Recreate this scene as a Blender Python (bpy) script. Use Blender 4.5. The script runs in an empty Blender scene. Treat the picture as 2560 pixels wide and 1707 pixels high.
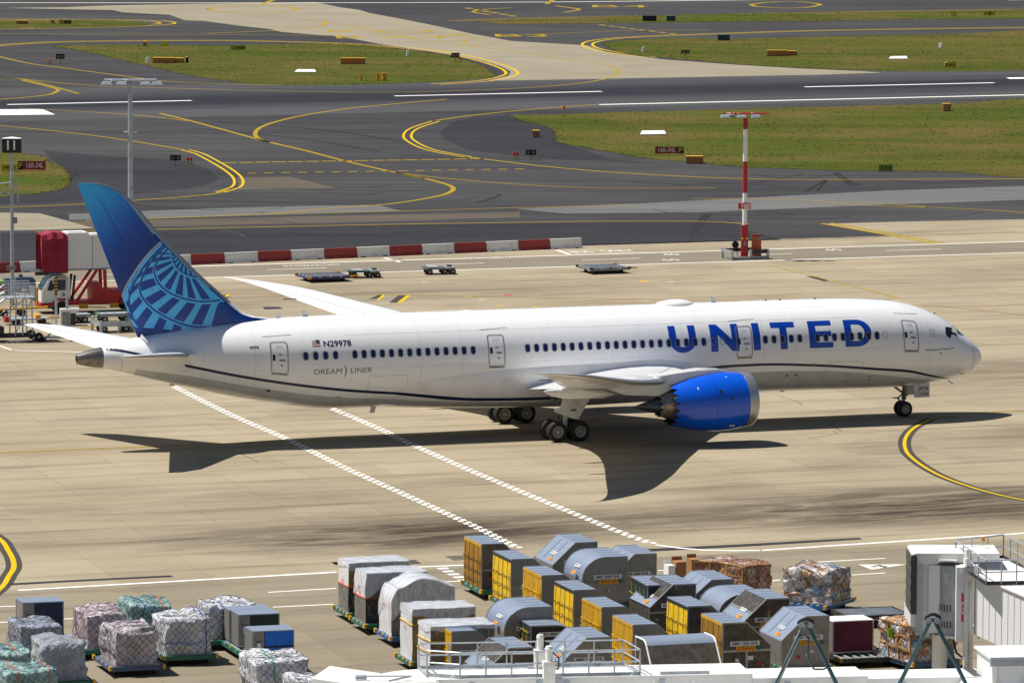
import bpy, bmesh, math, random
import numpy as np
from mathutils import Vector, Matrix, noise
random.seed(7); rng = np.random.default_rng(7)
R = math.radians
scene = bpy.context.scene
COL = scene.collection

# ---------------------------------------------------------------- camera, sky, sun, exposure
CAM_F, CAM_H, CAM_P, CAM_R = 14467.3, 46.9468, R(6.3176), R(-0.2941)   # focal in px of a 2560 px wide frame
PW, PH = 2560, 1707
cam = bpy.data.cameras.new('camera'); camo = bpy.data.objects.new('camera', cam); COL.objects.link(camo)
cam.sensor_width = 36.0; cam.sensor_fit = 'HORIZONTAL'; cam.lens = 36.0 * CAM_F / PW
cam.clip_start = 1.0; cam.clip_end = 6000.0
camo.matrix_world = Matrix.Translation((0, 0, CAM_H)) @ Matrix.Rotation(math.pi/2 - CAM_P, 4, 'X') @ Matrix.Rotation(-CAM_R, 4, 'Z')
scene.camera = camo
SUN = Vector((-0.5192, 0.1319, 1.0)).normalized()
world = bpy.data.worlds.new('World'); scene.world = world; world.use_nodes = True
wn = world.node_tree.nodes; wl = world.node_tree.links
sky = wn.new('ShaderNodeTexSky'); sky.sky_type = 'NISHITA'; sky.sun_disc = False
sky.sun_elevation = math.asin(SUN.z); sky.sun_rotation = math.atan2(SUN.x, SUN.y)
sky.air_density = 1.0; sky.dust_density = 0.6; sky.ozone_density = 1.2
wn['Background'].inputs['Strength'].default_value = 0.052
wl.new(sky.outputs['Color'], wn['Background'].inputs['Color'])
sun = bpy.data.lights.new('sun', 'SUN'); sun.energy = 5.0; sun.angle = R(0.53); sun.color = (1.0, 0.955, 0.88)
suno = bpy.data.objects.new('sun', sun); COL.objects.link(suno)
suno.location = (0, 300, 200); suno.rotation_euler = (-SUN).to_track_quat('-Z', 'Y').to_euler()
scene.view_settings.view_transform = 'Standard'; scene.view_settings.look = 'None'
scene.view_settings.exposure = 0.28; scene.view_settings.gamma = 1.0; scene.view_settings.use_curve_mapping = False
scene.render.engine = 'CYCLES'

# ---------------------------------------------------------------- survey helpers
def ground(px, py, z=0.0):
    """point of the photo (2560 wide) on the level plane at height z -> world x, y"""
    u = (px - PW/2)/CAM_F; w = -(py - PH/2)/CAM_F
    u, w = u*math.cos(CAM_R) + w*math.sin(CAM_R), -u*math.sin(CAM_R) + w*math.cos(CAM_R)
    dy = math.cos(CAM_P) + w*math.sin(CAM_P); dz = -math.sin(CAM_P) + w*math.cos(CAM_P)
    t = (z - CAM_H)/dz
    return Vector((u*t, dy*t, z))
AX, AY, AH = 1.6802, 371.3413, R(20.3131)          # main gear centre and heading of the apron grid
CH, SH = math.cos(AH), math.sin(AH)
def grid(gx, gy, z=0.0):                            # apron grid -> world
    return Vector((AX + gx*CH - gy*SH, AY + gx*SH + gy*CH, z))
def togrid(p):
    x, y = p[0]-AX, p[1]-AY
    return (x*CH + y*SH, -x*SH + y*CH)
def R1(x, y): return (x/1.8375, y/1.8375)
def R2(x, y): return (1280 + x/1.8375, y/1.8375)
def R3(x, y): return (x/2.8, 330 + y/2.8)
def R5(x, y): return (1280 + x/1.8375, 540 + y/1.8375)
def R6(x, y): return (x/2.613, 750 + y/2.613)
def R8(x, y): return (1660 + x/2.613, 720 + y/2.613)
def Z4(x, y): return (560 + x/2.502, 600 + y/2.502)
def Z5(x, y): return (1900 + x/3.5636, 480 + y/3.5636)
def Z6(x, y): return (300 + x/2.352, 380 + y/2.352)
def S1(x, y): return (x/4.9, 1420 + y/4.9)
def S2(x, y): return (440 + x/5.113, 1420 + y/5.113)
def S3(x, y): return (800 + x/4.392, 1350 + y/4.392)
def S4(x, y): return (1140 + x/3.95, 1310 + y/3.95)
def S5(x, y): return (1560 + x/3.92, 1350 + y/3.92)
def S6(x, y): return (2060 + x/3.95, 1310 + y/3.95)
def DD(x, y): return (x*1.0884, y*1.0884)
def gp(fn, pts): return [ground(*fn(*p)) for p in pts]

# ---------------------------------------------------------------- mesh helpers
class MB:
    def __init__(s): s.v = []; s.f = []; s.m = []
    def add(s, vs, fs, mi=0):
        o = len(s.v); s.v += [tuple(v) for v in vs]
        for f in fs: s.f.append(tuple(i+o for i in f)); s.m.append(mi)
        return s
    def box(s, x0, x1, y0, y1, z0, z1, mi=0, M=None):
        vs = [Vector(p) for p in ((x0,y0,z0),(x1,y0,z0),(x1,y1,z0),(x0,y1,z0),(x0,y0,z1),(x1,y0,z1),(x1,y1,z1),(x0,y1,z1))]
        if M is not None: vs = [M @ v for v in vs]
        return s.add(vs, ((3,2,1,0),(4,5,6,7),(0,1,5,4),(1,2,6,5),(2,3,7,6),(3,0,4,7)), mi)
    def tube(s, p0, p1, r0, r1=None, n=8, mi=0, caps=True):
        r1 = r0 if r1 is None else r1
        p0, p1 = Vector(p0), Vector(p1); d = (p1-p0)
        if d.length < 1e-6: return s
        d.normalize(); a = d.orthogonal().normalized(); b = d.cross(a)
        vs = []
        for p, r in ((p0, r0), (p1, r1)):
            for i in range(n):
                t = 2*math.pi*i/n; vs.append(p + (a*math.cos(t) + b*math.sin(t))*r)
        fs = [(i, (i+1) % n, n+(i+1) % n, n+i) for i in range(n)]
        if caps: fs += [tuple(reversed(range(n))), tuple(range(n, 2*n))]
        return s.add(vs, fs, mi)
    def path(s, pts, r, n=6, mi=0):
        for a, b in zip(pts[:-1], pts[1:]): s.tube(a, b, r, None, n, mi)
        return s
    def lathe(s, prof, n=24, M=None, mi=0, mis=None):
        """prof: (axial, radius) along +X"""
        k = len(prof); vs = []
        for a, r in prof:
            for i in range(n):
                t = 2*math.pi*i/n; v = Vector((a, r*math.cos(t), r*math.sin(t))); vs.append(M @ v if M is not None else v)
        for j in range(k-1):
            fs = [(j*n+i, (j+1)*n+i, (j+1)*n+(i+1) % n, j*n+(i+1) % n) for i in range(n)]
            o = len(s.v)
            for f in fs: s.f.append(tuple(q+o for q in f)); s.m.append(mis[j] if mis else mi)
        s.v += [tuple(v) for v in vs]
        return s
    def prism(s, poly, z0, z1, mi=0, M=None):
        n = len(poly)
        vs = [Vector((p[0], p[1], z0)) for p in poly] + [Vector((p[0], p[1], z1)) for p in poly]
        if M is not None: vs = [M @ v for v in vs]
        return s.add(vs, [tuple(reversed(range(n))), tuple(range(n, 2*n))] + [(i, (i+1) % n, n+(i+1) % n, n+i) for i in range(n)], mi)
    def mesh(s, name, mats):
        me = bpy.data.meshes.new(name); me.from_pydata(s.v, [], s.f)
        for m in (mats if isinstance(mats, (list, tuple)) else [mats]): me.materials.append(m)
        me.polygons.foreach_set('material_index', s.m); me.update()
        return me
    def build(s, name, mats, parent=None, smooth=False, loc=None, fix=True):
        me = s.mesh(name, mats)
        if fix:
            bm = bmesh.new(); bm.from_mesh(me); bmesh.ops.recalc_face_normals(bm, faces=bm.faces); bm.to_mesh(me); bm.free()
        return link(name, me, parent, smooth, loc)
def smooth_mesh(me, ang=40):
    me.polygons.foreach_set('use_smooth', [True]*len(me.polygons)); me.set_sharp_from_angle(angle=R(ang))
def link(name, me, parent=None, smooth=False, loc=None, rz=None):
    o = bpy.data.objects.new(name, me); COL.objects.link(o)
    if parent is not None: o.parent = parent
    if loc is not None: o.location = loc
    if rz is not None: o.rotation_euler = (0, 0, rz)
    if smooth and me: smooth_mesh(me, smooth if smooth is not True else 40)
    return o
def thing(name, label, cat, loc=(0,0,0), rz=0.0, group=None):
    o = bpy.data.objects.new(name, None); COL.objects.link(o); o.empty_display_size = 0.3
    o.location = loc; o.rotation_euler = (0, 0, rz); return tag(o, label, cat, group)
def tag(o, label, cat, group=None):
    o['label'] = label; o['category'] = cat
    if group: o['group'] = group
    return o
def structure(o): o['kind'] = 'structure'; return o
def stuff(o): o['kind'] = 'stuff'; return o
def copy_tree(root, loc, rz, label=None, group=None):
    def rec(o, parent):
        c = o.copy(); COL.objects.link(c); c.parent = parent
        for ch in list(o.children): rec(ch, c)
        return c
    c = rec(root, None); c.location = loc; c.rotation_euler = (0, 0, rz)
    if label: c['label'] = label
    if group: c['group'] = group
    return c
def text_mesh(txt, size, shear=0.0, bold=0.0, align='CENTER'):
    """flat lettering in the XY plane as (verts, faces)"""
    cu = bpy.data.curves.new('t', 'FONT'); cu.body = txt; cu.size = size; cu.align_x = align; cu.align_y = 'CENTER'
    cu.shear = shear; cu.offset = bold; cu.resolution_u = 3
    ob = bpy.data.objects.new('t', cu); COL.objects.link(ob)
    dg = bpy.context.evaluated_depsgraph_get(); me = bpy.data.meshes.new_from_object(ob.evaluated_get(dg))
    vs = [v.co.copy() for v in me.vertices]; fs = [tuple(p.vertices) for p in me.polygons]
    bpy.data.objects.remove(ob); bpy.data.curves.remove(cu); bpy.data.meshes.remove(me)
    return vs, fs
def sign_text(mb, txt, M, size, mi=0, shear=0.0, bold=0.0, width=None):
    vs, fs = text_mesh(txt, size, shear, bold)
    if width and vs:
        w = max(v.x for v in vs) - min(v.x for v in vs); k = width/max(w, 1e-6)
        vs = [Vector((v.x*k, v.y, v.z)) for v in vs]
    mb.add([M @ v for v in vs], fs, mi)
    return mb
def frame_mat(origin, xdir, ydir):
    x = Vector(xdir).normalized(); y = Vector(ydir).normalized(); z = x.cross(y).normalized(); y = z.cross(x)
    M = Matrix((x, y, z)).transposed().to_4x4(); M.translation = Vector(origin); return M
# ---------------------------------------------------------------- materials
def S(h):
    if not isinstance(h, str):                      # plain 0-255 numbers
        return tuple((x/255/12.92 if x/255 <= .04045 else ((x/255+.055)/1.055)**2.4) for x in h) + (1.0,)
    h = h.lstrip('#'); c = [int(h[i:i+2], 16)/255 for i in (0, 2, 4)]
    return tuple((x/12.92 if x <= .04045 else ((x+.055)/1.055)**2.4) for x in c) + (1.0,)
class NT:
    def __init__(s, name):
        s.m = bpy.data.materials.new(name); s.m.use_nodes = True; s.t = s.m.node_tree; s.b = s.t.nodes['Principled BSDF']
    def n(s, ty, **kw):
        o = s.t.nodes.new('ShaderNode'+ty)
        for k, v in kw.items(): setattr(o, k, v)
        return o
    def l(s, a, b): s.t.links.new(a, b)
    def set(s, node, i, v):
        if hasattr(v, 'is_output') or isinstance(v, bpy.types.NodeSocket): s.l(v, node.inputs[i])
        else: node.inputs[i].default_value = v
    def math(s, op, a, b=0.0, clamp=False):
        o = s.n('Math', operation=op, use_clamp=clamp); s.set(o, 0, a); s.set(o, 1, b); return o.outputs[0]
    def ramp(s, fac, *stops):
        o = s.n('ValToRGB'); s.l(fac, o.inputs[0]); e = o.color_ramp.elements
        while len(e) < len(stops): e.new(0.5)
        for q, (p, c) in zip(e, stops): q.position = p; q.color = c if len(c) == 4 else tuple(c)+(1,)
        return o.outputs['Color']
    def fr(s, fac, a, b, lo=0.0, hi=1.0):
        o = s.n('MapRange'); s.set(o, 0, fac); s.set(o, 1, a); s.set(o, 2, b); s.set(o, 3, lo); s.set(o, 4, hi); return o.outputs[0]
    def mix(s, fac, a, b, mode='MIX'):
        o = s.n('Mix', data_type='RGBA', blend_type=mode); s.set(o, 0, fac); s.set(o, 6, a); s.set(o, 7, b); return o.outputs[2]
    def noise(s, vec, scale, detail=4.0, rough=.55, dist=0.0):
        o = s.n('TexNoise'); s.l(vec, o.inputs['Vector']); o.inputs['Scale'].default_value = scale; o.inputs['Detail'].default_value = detail
        o.inputs['Roughness'].default_value = rough; o.inputs['Distortion'].default_value = dist; return o.outputs[0]
    def pos(s, rz=0.0, sc=(1,1,1)):
        g = s.n('NewGeometry'); m = s.n('Mapping'); m.vector_type = 'TEXTURE' if False else 'POINT'
        r = s.n('VectorRotate', rotation_type='Z_AXIS'); s.l(g.outputs['Position'], r.inputs['Vector']); r.inputs['Angle'].default_value = rz
        s.l(r.outputs[0], m.inputs['Vector']); m.inputs['Scale'].default_value = sc; return m.outputs[0]
    def obj(s, sc=(1,1,1)):
        c = s.n('TexCoord'); m = s.n('Mapping'); s.l(c.outputs['Object'], m.inputs['Vector']); m.inputs['Scale'].default_value = sc; return m.outputs[0]
    def bump(s, h, strength=.3, dist=.02):
        b = s.n('Bump'); b.inputs['Strength'].default_value = strength; b.inputs['Distance'].default_value = dist
        s.l(h, b.inputs['Height']); s.l(b.outputs[0], s.b.inputs['Normal'])
    def out(s, col=None, rough=None, metal=None, **kw):
        if col is not None: s.set(s.b, 'Base Color', col)
        if rough is not None: s.set(s.b, 'Roughness', rough)
        if metal is not None: s.set(s.b, 'Metallic', metal)
        for k, v in kw.items(): s.set(s.b, k, v)
        return s.m
def paint(name, col, rough=.45, metal=0.0, dirt=.25, dscale=1.5, dcol=None, coat=0.0, streak=False):
    t = NT(name); c = col if (not isinstance(col, str) and max(col) <= 1) else S(col)
    v = t.obj((1, 1, .35) if streak else (1, 1, 1))
    n = t.noise(v, dscale, 5, .6)
    dc = S(dcol) if dcol else tuple(x*.55 for x in c[:3])+(1,)
    f = t.fr(n, .46, .78, 0, dirt*2.2)
    t.out(t.mix(f, c, dc), t.fr(n, .3, .7, rough*.85, min(1, rough*1.2)), metal)
    if coat: t.b.inputs['Coat Weight'].default_value = coat; t.b.inputs['Coat Roughness'].default_value = .08
    return t.m
SKEW, SLX, SLW, SLY, SLH = .062, -36.85+.062*25, 5.15, -12.0, 5.45     # slab grid of the apron
def concrete(name, base, dark, light, slab_var=.07, stains=True):
    t = NT(name); p = t.pos(-AH, (.16, 1.0, 1)); q = t.pos(0)
    n1 = t.noise(p, .55, 6, .62, .4)            # drag streaks along the taxi direction
    n2 = t.noise(q, .07, 4, .6)
    n3 = t.noise(q, 2.6, 6, .7)
    c = t.mix(t.fr(n2, .35, .68), S(base), S(light))
    c = t.mix(t.fr(n1, .47, .74, 0, .50), c, S(dark))
    c = t.mix(t.fr(n3, .50, .80, 0, .28), c, S(dark))
    g = t.n('NewGeometry'); rr = t.n('VectorRotate', rotation_type='Z_AXIS'); t.l(g.outputs['Position'], rr.inputs['Vector']); rr.inputs['Angle'].default_value = -AH
    sx = t.n('SeparateXYZ'); t.l(rr.outputs[0], sx.inputs[0])
    gx = t.math('SUBTRACT', sx.outputs[0], AX*CH + AY*SH); gy = t.math('SUBTRACT', sx.outputs[1], -AX*SH + AY*CH)
    if stains:
        rowd = t.math('MULTIPLY', t.math('ABSOLUTE', t.math('SUBTRACT', t.math('FRACT', t.math('ADD', t.math('DIVIDE', t.math('SUBTRACT', gy, SLY), SLH), .5)), .5)), SLH)
        sm = t.math('MULTIPLY', t.fr(rowd, .02, .75, 1, 0), t.fr(t.noise(t.pos(-AH, (.25, 1, 1)), .35, 5, .65), .42, .66))
        c = t.mix(t.math('MULTIPLY', sm, .42), c, S((84, 74, 62)))             # rubber dragged along the joints
        c = t.mix(t.fr(gy, -53.6, -54.4, 0, .55), c, S((120, 113, 99)))       # greyer roadway slabs
        for cx_, cy_, rx_, ry_, k_ in ((-22, -41, 17, 8.5, 1.0), (9, -40, 21, 9.5, 1.0), (38, -12, 16, 7, .5), (46, 22, 20, 9, .5), (-8, 86, 60, 10, .35)):
            dd = t.math('ADD', t.math('POWER', t.math('DIVIDE', t.math('ABSOLUTE', t.math('SUBTRACT', gx, cx_)), rx_), 2), t.math('POWER', t.math('DIVIDE', t.math('ABSOLUTE', t.math('SUBTRACT', gy, cy_)), ry_), 2))
            nz = t.noise(t.pos(-AH-.1, (.22, 1, 1)), .42, 7, .72, 1.2)
            ff = t.math('MULTIPLY', t.fr(dd, .05, 1.1, 1, 0), t.fr(nz, .33, .58, .25, 1)); c = t.mix(t.math('MULTIPLY', ff, .95*k_), c, S((58, 50, 43)))
        st = t.noise(t.pos(-AH, (.35, 1, 1)), .085, 6, .66, .8)
        st2 = t.noise(t.pos(-AH+.12, (.10, 1, 1)), 1.3, 5, .6, .6)
        f = t.math('MULTIPLY', t.fr(st, .53, .70), t.fr(st2, .34, .72, .25, 1))
        c = t.mix(t.math('MULTIPLY', f, .62), c, S((80, 71, 62)))
        sp = t.noise(q, 9.0, 2, .5); c = t.mix(t.fr(sp, .72, .78, 0, .5), c, S((72, 63, 52)))
    ci = t.math('FLOOR', t.math('DIVIDE', t.math('SUBTRACT', gx, t.math('ADD', t.math('MULTIPLY', gy, SKEW), SLX)), SLW))
    cj = t.math('FLOOR', t.math('DIVIDE', t.math('SUBTRACT', gy, SLY), SLH))
    cc = t.n('CombineXYZ'); t.l(ci, cc.inputs[0]); t.l(cj, cc.inputs[1]); wn_ = t.n('TexWhiteNoise', noise_dimensions='2D'); t.l(cc.outputs[0], wn_.inputs['Vector'])
    k = t.fr(wn_.outputs['Value'], 0, 1, 1-slab_var, 1+slab_var*.45)      # every pour has its own tone
    hsv = t.n('HueSaturation'); t.l(c, hsv.inputs['Color']); t.l(k, hsv.inputs['Value'])
    t.bump(n3, .25, .01)
    return t.out(hsv.outputs[0], .9, **{'Specular IOR Level': .06})
def asphalt(name, base, dark, light, rz=-.03, rub=None):
    t = NT(name); p = t.pos(rz, (.05, 1, 1)); q = t.pos(0)
    n1 = t.noise(p, .30, 6, .65, .5); n2 = t.noise(q, .022, 4, .6); n3 = t.noise(q, 1.6, 6, .75)
    n4 = t.noise(t.pos(rz+.5, (.045, 1, 1)), .8, 4, .6, 1.2)
    c = t.mix(t.fr(n2, .38, .62), S(base), S(light))
    c = t.mix(t.fr(n1, .42, .70, 0, .7), c, S(dark))
    c = t.mix(t.fr(n4, .56, .72, 0, .42), c, S(dark))
    c = t.mix(t.fr(n3, .48, .80, 0, .35), c, S(light))
    t.bump(n3, .2, .01)
    return t.out(c, .88, **{'Specular IOR Level': .06})
M = {}
M['concrete'] = concrete('apron_concrete', (152, 140, 118), (118, 107, 90), (164, 152, 130))
M['concrete_rest'] = concrete('apron_concrete_far', (152, 140, 118), (118, 107, 90), (164, 152, 130))
M['concrete_road'] = concrete('service_road_concrete', (125, 117, 103), (102, 94, 82), (134, 126, 111), 0, False)
M['concrete_far'] = concrete('taxiway_concrete', (140, 131, 113), (117, 108, 91), (150, 142, 124), 0, False)
M['joint'] = paint('joint_sealant', '#80735c', .95, 0, .6, .5, '#4f4638')
M['asphalt'] = asphalt('taxiway_asphalt', (63, 63, 66), (45, 45, 48), (76, 75, 75))
M['asphalt_dark'] = asphalt('new_asphalt', (52, 52, 56), (42, 42, 46), (60, 60, 63), -.04)
M['asphalt_pale'] = asphalt('worn_asphalt', (104, 104, 104), (88, 88, 89), (112, 111, 108), -.05)
M['asphalt_tan'] = asphalt('tan_asphalt', (90, 82, 73), (76, 70, 63), (99, 91, 81), -.05)
def runway_mat():
    t = NT('runway_asphalt'); q = t.pos(0); g = t.n('NewGeometry'); sx = t.n('SeparateXYZ'); 
    r = t.n('VectorRotate', rotation_type='Z_AXIS'); t.l(g.outputs['Position'], r.inputs['Vector']); r.inputs['Angle'].default_value = -RWY_ANG
    t.l(r.outputs[0], sx.inputs[0]); d = t.math('ABSOLUTE', t.math('SUBTRACT', sx.outputs[1], RWY_OFF))
    n1 = t.noise(t.pos(-RWY_ANG, (.02, 1, 1)), .5, 5, .7, .3); n3 = t.noise(q, 1.5, 6, .75); n2 = t.noise(t.pos(-RWY_ANG, (.1, 1, 1)), .06, 4, .6)
    rub = t.fr(t.math('ADD', d, t.math('MULTIPLY', t.math('SUBTRACT', n2, .5), 18)), 4, 17, 1, 0)   # tyre rubber along the centre
    c = t.mix(t.fr(n1, .40, .68), S((80, 80, 82)), S((64, 64, 68)))
    c = t.mix(t.math('MULTIPLY', rub, .9), c, S((40, 40, 48)))
    c = t.mix(t.fr(n3, .5, .8, 0, .25), c, S((90, 88, 86)))
    return t.out(c, .85, **{'Specular IOR Level': .08})
def grass_mat():
    t = NT('mown_grass'); q = t.pos(0); p = t.pos(.04, (.12, 1, 1))
    n1 = t.noise(p, .12, 5, .65, .5); n2 = t.noise(q, .05, 5, .65, .3); n3 = t.noise(q, 1.3, 6, .8)
    c = t.ramp(n1, (.30, S((62, 72, 25))), (.47, S((74, 80, 29))), (.60, S((88, 86, 38))), (.76, S((98, 86, 47))))
    c = t.mix(t.fr(n2, .48, .64, 0, .75), c, S((104, 88, 52)))
    c = t.mix(t.fr(n2, .30, .44, .5, 0), c, S((62, 88, 26)))
    c = t.mix(t.fr(n3, .45, .72, 0, .32), c, S((58, 68, 22)))
    t.bump(n3, .8, .15)
    return t.out(c, .95, **{'Specular IOR Level': .05})
M['grass'] = grass_mat()
def marking(name, col, wear=.5, under='#8f8470'):
    t = NT(name); n = t.noise(t.pos(-AH, (.5, 1, 1)), 5.0, 5, .75); n2 = t.noise(t.pos(0), .35, 4, .6)
    f = t.math('MULTIPLY', t.fr(n, .50, .72), t.fr(n2, .3, .7, wear*.4, wear*1.5))
    return t.out(t.mix(f, S(col), S(under)), .8, **{'Specular IOR Level': .1})
M['yellow'] = marking('yellow_marking', (160, 134, 28), .5, (96, 88, 52)); M['yellow_new'] = marking('yellow_marking_fresh', (204, 170, 16), .3, (110, 100, 40))
M['orange_line'] = marking('ochre_marking', '#97742f', .5, '#8f7d58')
M['white_mark'] = marking('white_marking', '#f1efe9', .35); M['white_worn'] = marking('white_marking_worn', '#e3dfd6', .8, '#a89d86')
M['black_mark'] = marking('black_border', '#46423f', .35, '#5d564c'); M['red_mark'] = marking('red_marking', '#c04048', .4)
M['trench'] = paint('drain_grating', '#2e2b2e', .7, .3, .3, 4)
M['crack'] = paint('crack_sealant', '#3b3632', .6)
# aircraft
def fuselage_mat():
    t = NT('white_aircraft_paint'); v = t.obj((.25, 1, 1)); n = t.noise(v, 1.2, 5, .6); n2 = t.noise(t.obj((3, .6, .25)), 1.1, 4, .6)
    f = t.math('MULTIPLY', t.fr(n2, .52, .75), .16)
    c = t.mix(f, (.86, .86, .865, 1), (.58, .57, .55, 1)); c = t.mix(t.fr(n, .5, .8, 0, .06), c, (.6, .58, .55, 1))
    t.b.inputs['Coat Weight'].default_value = .5; t.b.inputs['Coat Roughness'].default_value = .06
    return t.out(c, t.fr(n, .3, .7, .22, .34))
M['ac_white'] = fuselage_mat()
M['ac_grey'] = paint('grey_belly_paint', (188, 190, 194), .3, 0, .22, 1.1, (150, 147, 142), .4, True)
M['ac_fairing'] = paint('white_fairing_paint', (.80, .80, .80, 1), .32, 0, .15, .9, '#9a958c', .3)
M['navy'] = paint('navy_stripe', (14, 24, 72), .35, 0, .05)
M['letter_blue'] = paint('title_blue', (0, 64, 172), .3, 0, .03, 1, None, .3)
M['engine_blue'] = paint('engine_blue', (0, 88, 218), .22, 0, .08, .8, (0, 70, 182), .5)
M['lip'] = paint('polished_inlet_lip', '#b9babd', .34, .75, .1)
M['alu'] = paint('bare_aluminium', '#a9abae', .38, .8, .12)
M['titan'] = paint('heated_titanium', (172, 162, 150), .32, .7, .5, 2.2, '#4d463f')
M['plug'] = paint('exhaust_plug', '#4e5e6b', .4, .8, .5, 1.8, '#8a6f4a')
M['tailcone'] = paint('exhaust_metal', (136, 132, 126), .33, .8, .4, 2.0, (84, 78, 70))
M['rubber'] = paint('tyre_rubber', '#1f1e1f', .8, 0, .25, 3, '#35322f')
M['rim'] = paint('wheel_rim', '#a9a59c', .45, .4, .3, 6)
M['dark'] = paint('dark_recess', '#161617', .7)
M['glass_win'] = paint('cabin_glass', '#141f52', .12, 0, .1, 2)
M['glass_dark'] = paint('cockpit_glass', '#15130f', .08, 0, .2, 1.5, '#3a3320')
M['win_frame'] = paint('window_frame', '#8d8c8b', .4, .5)
M['seam_light'] = paint('skin_joint', (186, 188, 192), .4); M['seam'] = paint('panel_seam', '#8d8f92', .5); M['seam_dark'] = paint('panel_seam_dark', '#6f6d69', .5)
M['flag_red'] = paint('flag_red', '#a86863', .5); M['flag_blue'] = paint('flag_blue', '#3a4258', .5); M['flag_white'] = paint('flag_white', '#c9c5c3', .5)
M['gear_white'] = paint('gear_white', '#d7d6d1', .4, 0, .3, 2, '#8a857c'); M['gear_metal'] = paint('gear_metal', '#6c6a67', .45, .5, .4, 4, '#2d2b29')
M['globe_light'] = paint('globe_light_blue', (84, 194, 255), .3, 0, .04, 1, None, .3); M['globe_dark'] = paint('globe_dark_blue', (0, 66, 152), .3, 0, .03, 1, None, .3)
M['silver'] = paint('silver_arc', '#a9b3c0', .35, .2)
def fin_mat():
    t = NT('fin_blue'); c = t.n('TexCoord'); s = t.n('SeparateXYZ'); t.l(c.outputs['Object'], s.inputs[0])
    x, z = s.outputs[0], s.outputs[2]
    g = t.math('ADD', t.math('MULTIPLY', t.math('SUBTRACT', z, 10.6), .135), t.math('MULTIPLY', t.math('ADD', x, 28.6), -.13))
    a = t.math('ADD', x, t.math('MULTIPLY', z, .45)); b = t.math('SUBTRACT', z, t.math('MULTIPLY', x, .45))
    d = t.math('MULTIPLY', t.math('SINE', t.math('MULTIPLY', a, 36.0)), t.math('SINE', t.math('MULTIPLY', b, 36.0)))
    f = t.math('SUBTRACT', g, t.math('MULTIPLY', d, .32))
    col = t.ramp(f, (.12, S((0, 50, 132))), (.30, S((2, 68, 168))), (.55, S((10, 114, 214))), (.9, S((52, 182, 250))))
    t.b.inputs['Coat Weight'].default_value = .2
    return t.out(col, .34)
M['fin'] = fin_mat()
# equipment
M['white'] = paint('white_painted_steel', '#e6e5e1', .4, 0, .12, 1.2, '#a8a294'); M['white_dirty'] = paint('weathered_white', (240, 238, 232), .55, 0, .25, .9, '#98917f', 0, True)
M['bridge_side'] = paint('white_bridge_cladding', '#dedfe0', .45, 0, .12, .7, '#a9a9a4', 0, True)
M['grey'] = paint('grey_steel', '#8b8f92', .5, .3, .25, 2, '#5f5c57'); M['galv'] = paint('galvanised_steel', (176, 184, 192), .45, .35, .25, 3, '#6d706f')
M['steel_dark'] = paint('dark_steel', '#3a3a3a', .55, .4, .3, 3); M['teal'] = paint('teal_pipe', '#2d5560', .45, .2, .25, 3)
M['red'] = paint('signal_red', '#b3181f', .42, 0, .12, 1.6, '#6f1518'); M['red_dull'] = paint('weathered_red', '#a03a36', .6, 0, .25, 1.3, '#6d2a28')
M['maroon_cloth'] = paint('maroon_canopy', '#8e1030', .75, 0, .2, 2, '#5a0b22'); M['maroon'] = paint('maroon_curtain', '#5c1130', .65, 0, .2, 1.5)
M['yellow_paint'] = paint('yellow_paint', '#d9a21b', .5, 0, .3, 3, '#80601c'); M['orange'] = paint('orange_plastic', '#cf7a1c', .5, 0, .2, 2, '#8e5a20')
M['terracotta'] = paint('terracotta_cabinet', '#b35632', .55, 0, .2, 1.5); M['black'] = paint('black_paint', '#1b1b1d', .5, 0, .1)
M['sign_red'] = paint('sign_red_face', (186, 24, 44), .45); M['sign_yellow'] = paint('sign_yellow_face', (236, 214, 24), .45); M['sign_green'] = paint('sign_olive_face', (140, 150, 30), .45)
M['sign_white'] = paint('sign_white', '#e9e9e7', .45, 0, .03)
M['green'] = paint('green_dolly_paint', '#1d6a55', .5, 0, .35, 3, '#3c4440'); M['blue'] = paint('blue_dolly_paint', '#1d5fa6', .5, 0, .3, 3, '#3a4557')
M['bluegrey'] = paint('blue_grey_paint', '#3f5c7c', .55, 0, .4, 3, '#49494a'); M['violet'] = paint('violet_paint', '#3b3566', .55, 0, .35, 3)
M['purple_red'] = paint('red_light', '#c0302a', .4)
def alu_panel(name, col, rough, metal, dark):
    t = NT(name); n = t.noise(t.obj((1, 1, 1)), 1.4, 5, .6); n2 = t.noise(t.obj((6, 6, 1.2)), 1.5, 4, .6)
    c = t.mix(t.fr(n, .45, .75, 0, .5), S(col), S(dark)); c = t.mix(t.fr(n2, .60, .80, 0, .35), c, S((88, 86, 82)))
    t.bump(n, .12, .05)
    return t.out(c, t.fr(n, .3, .7, rough, rough+.22), metal)
M['box_alu'] = alu_panel('container_aluminium', (150, 162, 182), .28, .35, (120, 128, 140)); M['box_side'] = alu_panel('container_side', (148, 145, 140), .40, .45, (112, 108, 102))
def plastic_clear(name, tint, alpha, rough=.12):
    t = NT(name); n = t.noise(t.obj(), 3, 5, .6); tr = t.n('BsdfTransparent'); tr.inputs[0].default_value = S(tint); mx = t.n('MixShader')
    t.l(t.fr(n, .35, .7, alpha, min(1, alpha+.35)), mx.inputs[0]); t.l(tr.outputs[0], mx.inputs[1]); t.l(t.b.outputs[0], mx.inputs[2])
    t.l(mx.outputs[0], t.t.nodes['Material Output'].inputs['Surface']); t.out(S('#6d6860'), rough); return t.m
M['lexan'] = plastic_clear('polycarbonate_panel', '#b7ada0', .38); M['truck_glass'] = paint('truck_glass', '#2a3a48', .08)
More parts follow.
